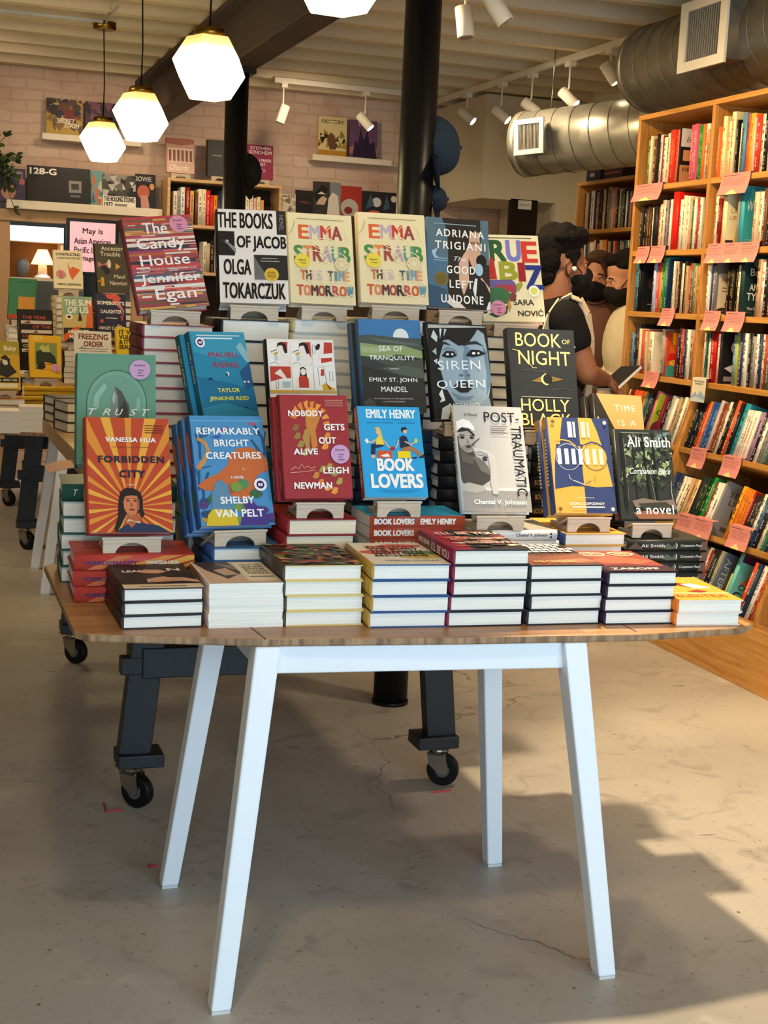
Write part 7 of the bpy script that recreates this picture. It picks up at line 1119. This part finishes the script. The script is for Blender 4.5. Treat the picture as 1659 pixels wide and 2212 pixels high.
# --- woman with long brown hair
def person2(px, py, Y, s, yaw, pitch, label, hairm, skin, shirt, long_hair, lean, name='person'):
    c = atY(px, py, Y); r = empty(name, loc=(0, 0, 0)); tag(r, label, 'person'); hp, P = head(c, s, yaw, pitch)
    f = Vector((math.cos(yaw), math.sin(yaw), 0)); l = Vector((-math.sin(yaw), math.cos(yaw), 0)); nb = c - f*.06 - Vz*.20; hip = Vector((nb.x, nb.y, .84)) - f*lean; ch = nb*.62 + hip*.38
    sh = {q: nb + l*.165*q - Vz*.06 for q in (-1, 1)}; elb = {q: sh[q] - Vz*.27 + l*.05*q + f*.02 for q in (-1, 1)}; wrs = {q: elb[q] + f*.20 + Vz*.04 - l*.05*q for q in (-1, 1)}
    parts = hp + [('c', P(-.025,0,-.05), .052, nb, .06), ('e', ch + Vz*.06, (.105,.16,.2), yaw), ('e', hip + Vz*.06, (.115,.155,.15), yaw)]
    for q in (-1, 1):
        parts += [('c', sh[q], .05, elb[q], .04), ('c', elb[q], .039, wrs[q], .026)] + hand(wrs[q], wrs[q] - elb[q], Vz, .95, .5, q)
        a, k, t = hip + l*.085*q, Vector((hip.x, hip.y, .45)) + l*.09*q + f*.02, Vector((hip.x, hip.y, .07)) + l*.09*q; parts += [('c', a, .08, k, .055), ('c', k, .054, t, .038), ('c', t - Vz*.02, .038, t + f*.14 - Vz*.032, .032)]
    blob('body', r, parts, skin, .0065, 5); face_parts(r, P, s, yaw, skin); mask(r, P, s, yaw)
    hr = [('e', P(-.035,0,.062), (.098*s,.086*s,.075*s), yaw, -pitch), ('e', P(-.07,0,.0), (.056*s,.08*s,.10*s), yaw, -pitch), ('e', P(.015,0,.10), (.062*s,.06*s,.03*s), yaw, -pitch)]
    if long_hair:
        for q in (-1, 1): hr += [('c', P(.02,.072*q,.05), .028, P(-.0,.092*q,-.08), .034), ('c', P(-.0,.092*q,-.08), .036, P(.02,.10*q,-.26), .03), ('c', P(-.06,.06*q,-.02), .04, P(-.07,.075*q,-.26), .04), ('c', P(.05,.03*q,.095), .018, P(.045,.076*q,.0), .016)]
    blob('hair', r, hr, hairm, .006, 4, .008, .02)
    sp = [('e', ch + Vz*.05, (.135,.19,.22), yaw), ('e', hip + Vz*.1, (.135,.175,.15), yaw), ('c', nb - Vz*.035 - l*.07, .07, nb - Vz*.035 + l*.07, .07)]
    for q in (-1, 1): sp += [('c', sh[q], .072, elb[q], .062), ('c', elb[q], .06, elb[q]*.12 + wrs[q]*.88, .042)]
    blob('sweatshirt', r, sp, shirt, .009, 6, .008, .07)
    blob('trousers', r, [('e', hip + Vz*.03, (.13,.17,.13), yaw)] + [('c', hip + l*.085*q, .092, Vector((hip.x, hip.y, .10)) + l*.09*q, .06) for q in (-1, 1)], mat('2a2c36', .9), .011)
    for q in (-1, 1): t = Vector((hip.x, hip.y, .042)) + l*.09*q; blob('shoe', r, [('c', t, .042, t + f*.15 - Vz*.006, .035)], mat('d0c8bc', .7), .01)
    return r
person2(1290, 597, 6.8, 1.0, -2.25, -.15, 'person with long brown hair and black mask, between the two others', HAIRB, SKIN2, mat('6a4a3a', .9), True, 0)
person2(1350, 600, 6.2, 1.0, 2.95, -.35, 'person in cream sweatshirt and black mask at the bookcase end', HAIR, SKIN2, CREAM, False, -.02)
# ================================================================== books that show next to nothing, as one mass
REST = {'hardcover_book': '7 19-26 29 42 45 51-61 77-82 107-113 120-121 125 139-158 177-210 219 221-222 235 237 239 241-308 364-365 368-370 373-376 379-381 386 393-401 409-413 420-435 441-447 449-453 462-466 473-474 481-487 489-500 502-508 510-514 521-526 542-545 549-553 555-571 574-596 599-609 611-615 625-636 640-645', 'paperback_book': '15-19 47-49 52 64 71 90-92 103 111-112 117-120 134-136 145 163'}
def gather():
    mb = MB()
    for kind, spans in REST.items():
        for sp in spans.split():
            a, _, b = sp.partition('-')
            for n in range(int(a), int(b or a) + 1):
                o = bpy.data.objects.get('%s.%03d' % (kind, n) if n else kind)
                if o is None: continue
                mw = o.matrix_basis.copy(); k0 = len(mb.v)
                for q in [o] + list(o.children):
                    if q.type == 'MESH':
                        me = q.data; k = len(mb.v); mb.v += [tuple(mw @ v.co) for v in me.vertices]
                        for p in me.polygons: mb.f.append([i + k for i in p.vertices]); mb.mi.append(mb.slot(me.materials[p.material_index])); mb.sm.append(p.use_smooth)
                pts = mb.v[k0:]; lo = [min(p[i] for p in pts) for i in range(3)]; hi = [max(p[i] for p in pts) for i in range(3)]
                for j in range(k0, len(mb.v)): mb.v[j] = tuple(v + (.001 if v - l < (h - l)/2 else -.001) for v, l, h in zip(mb.v[j], lo, hi)) if min(h - l for l, h in zip(lo, hi)) > .004 else mb.v[j]
                for q in list(o.children) + [o]: bpy.data.objects.remove(q)
    o = mb.build('packed_books', None, fix=False); o['kind'] = 'stuff'
    tag(o, 'remaining books packed in the piles and along the shelves, mostly hidden', 'books')
gather()
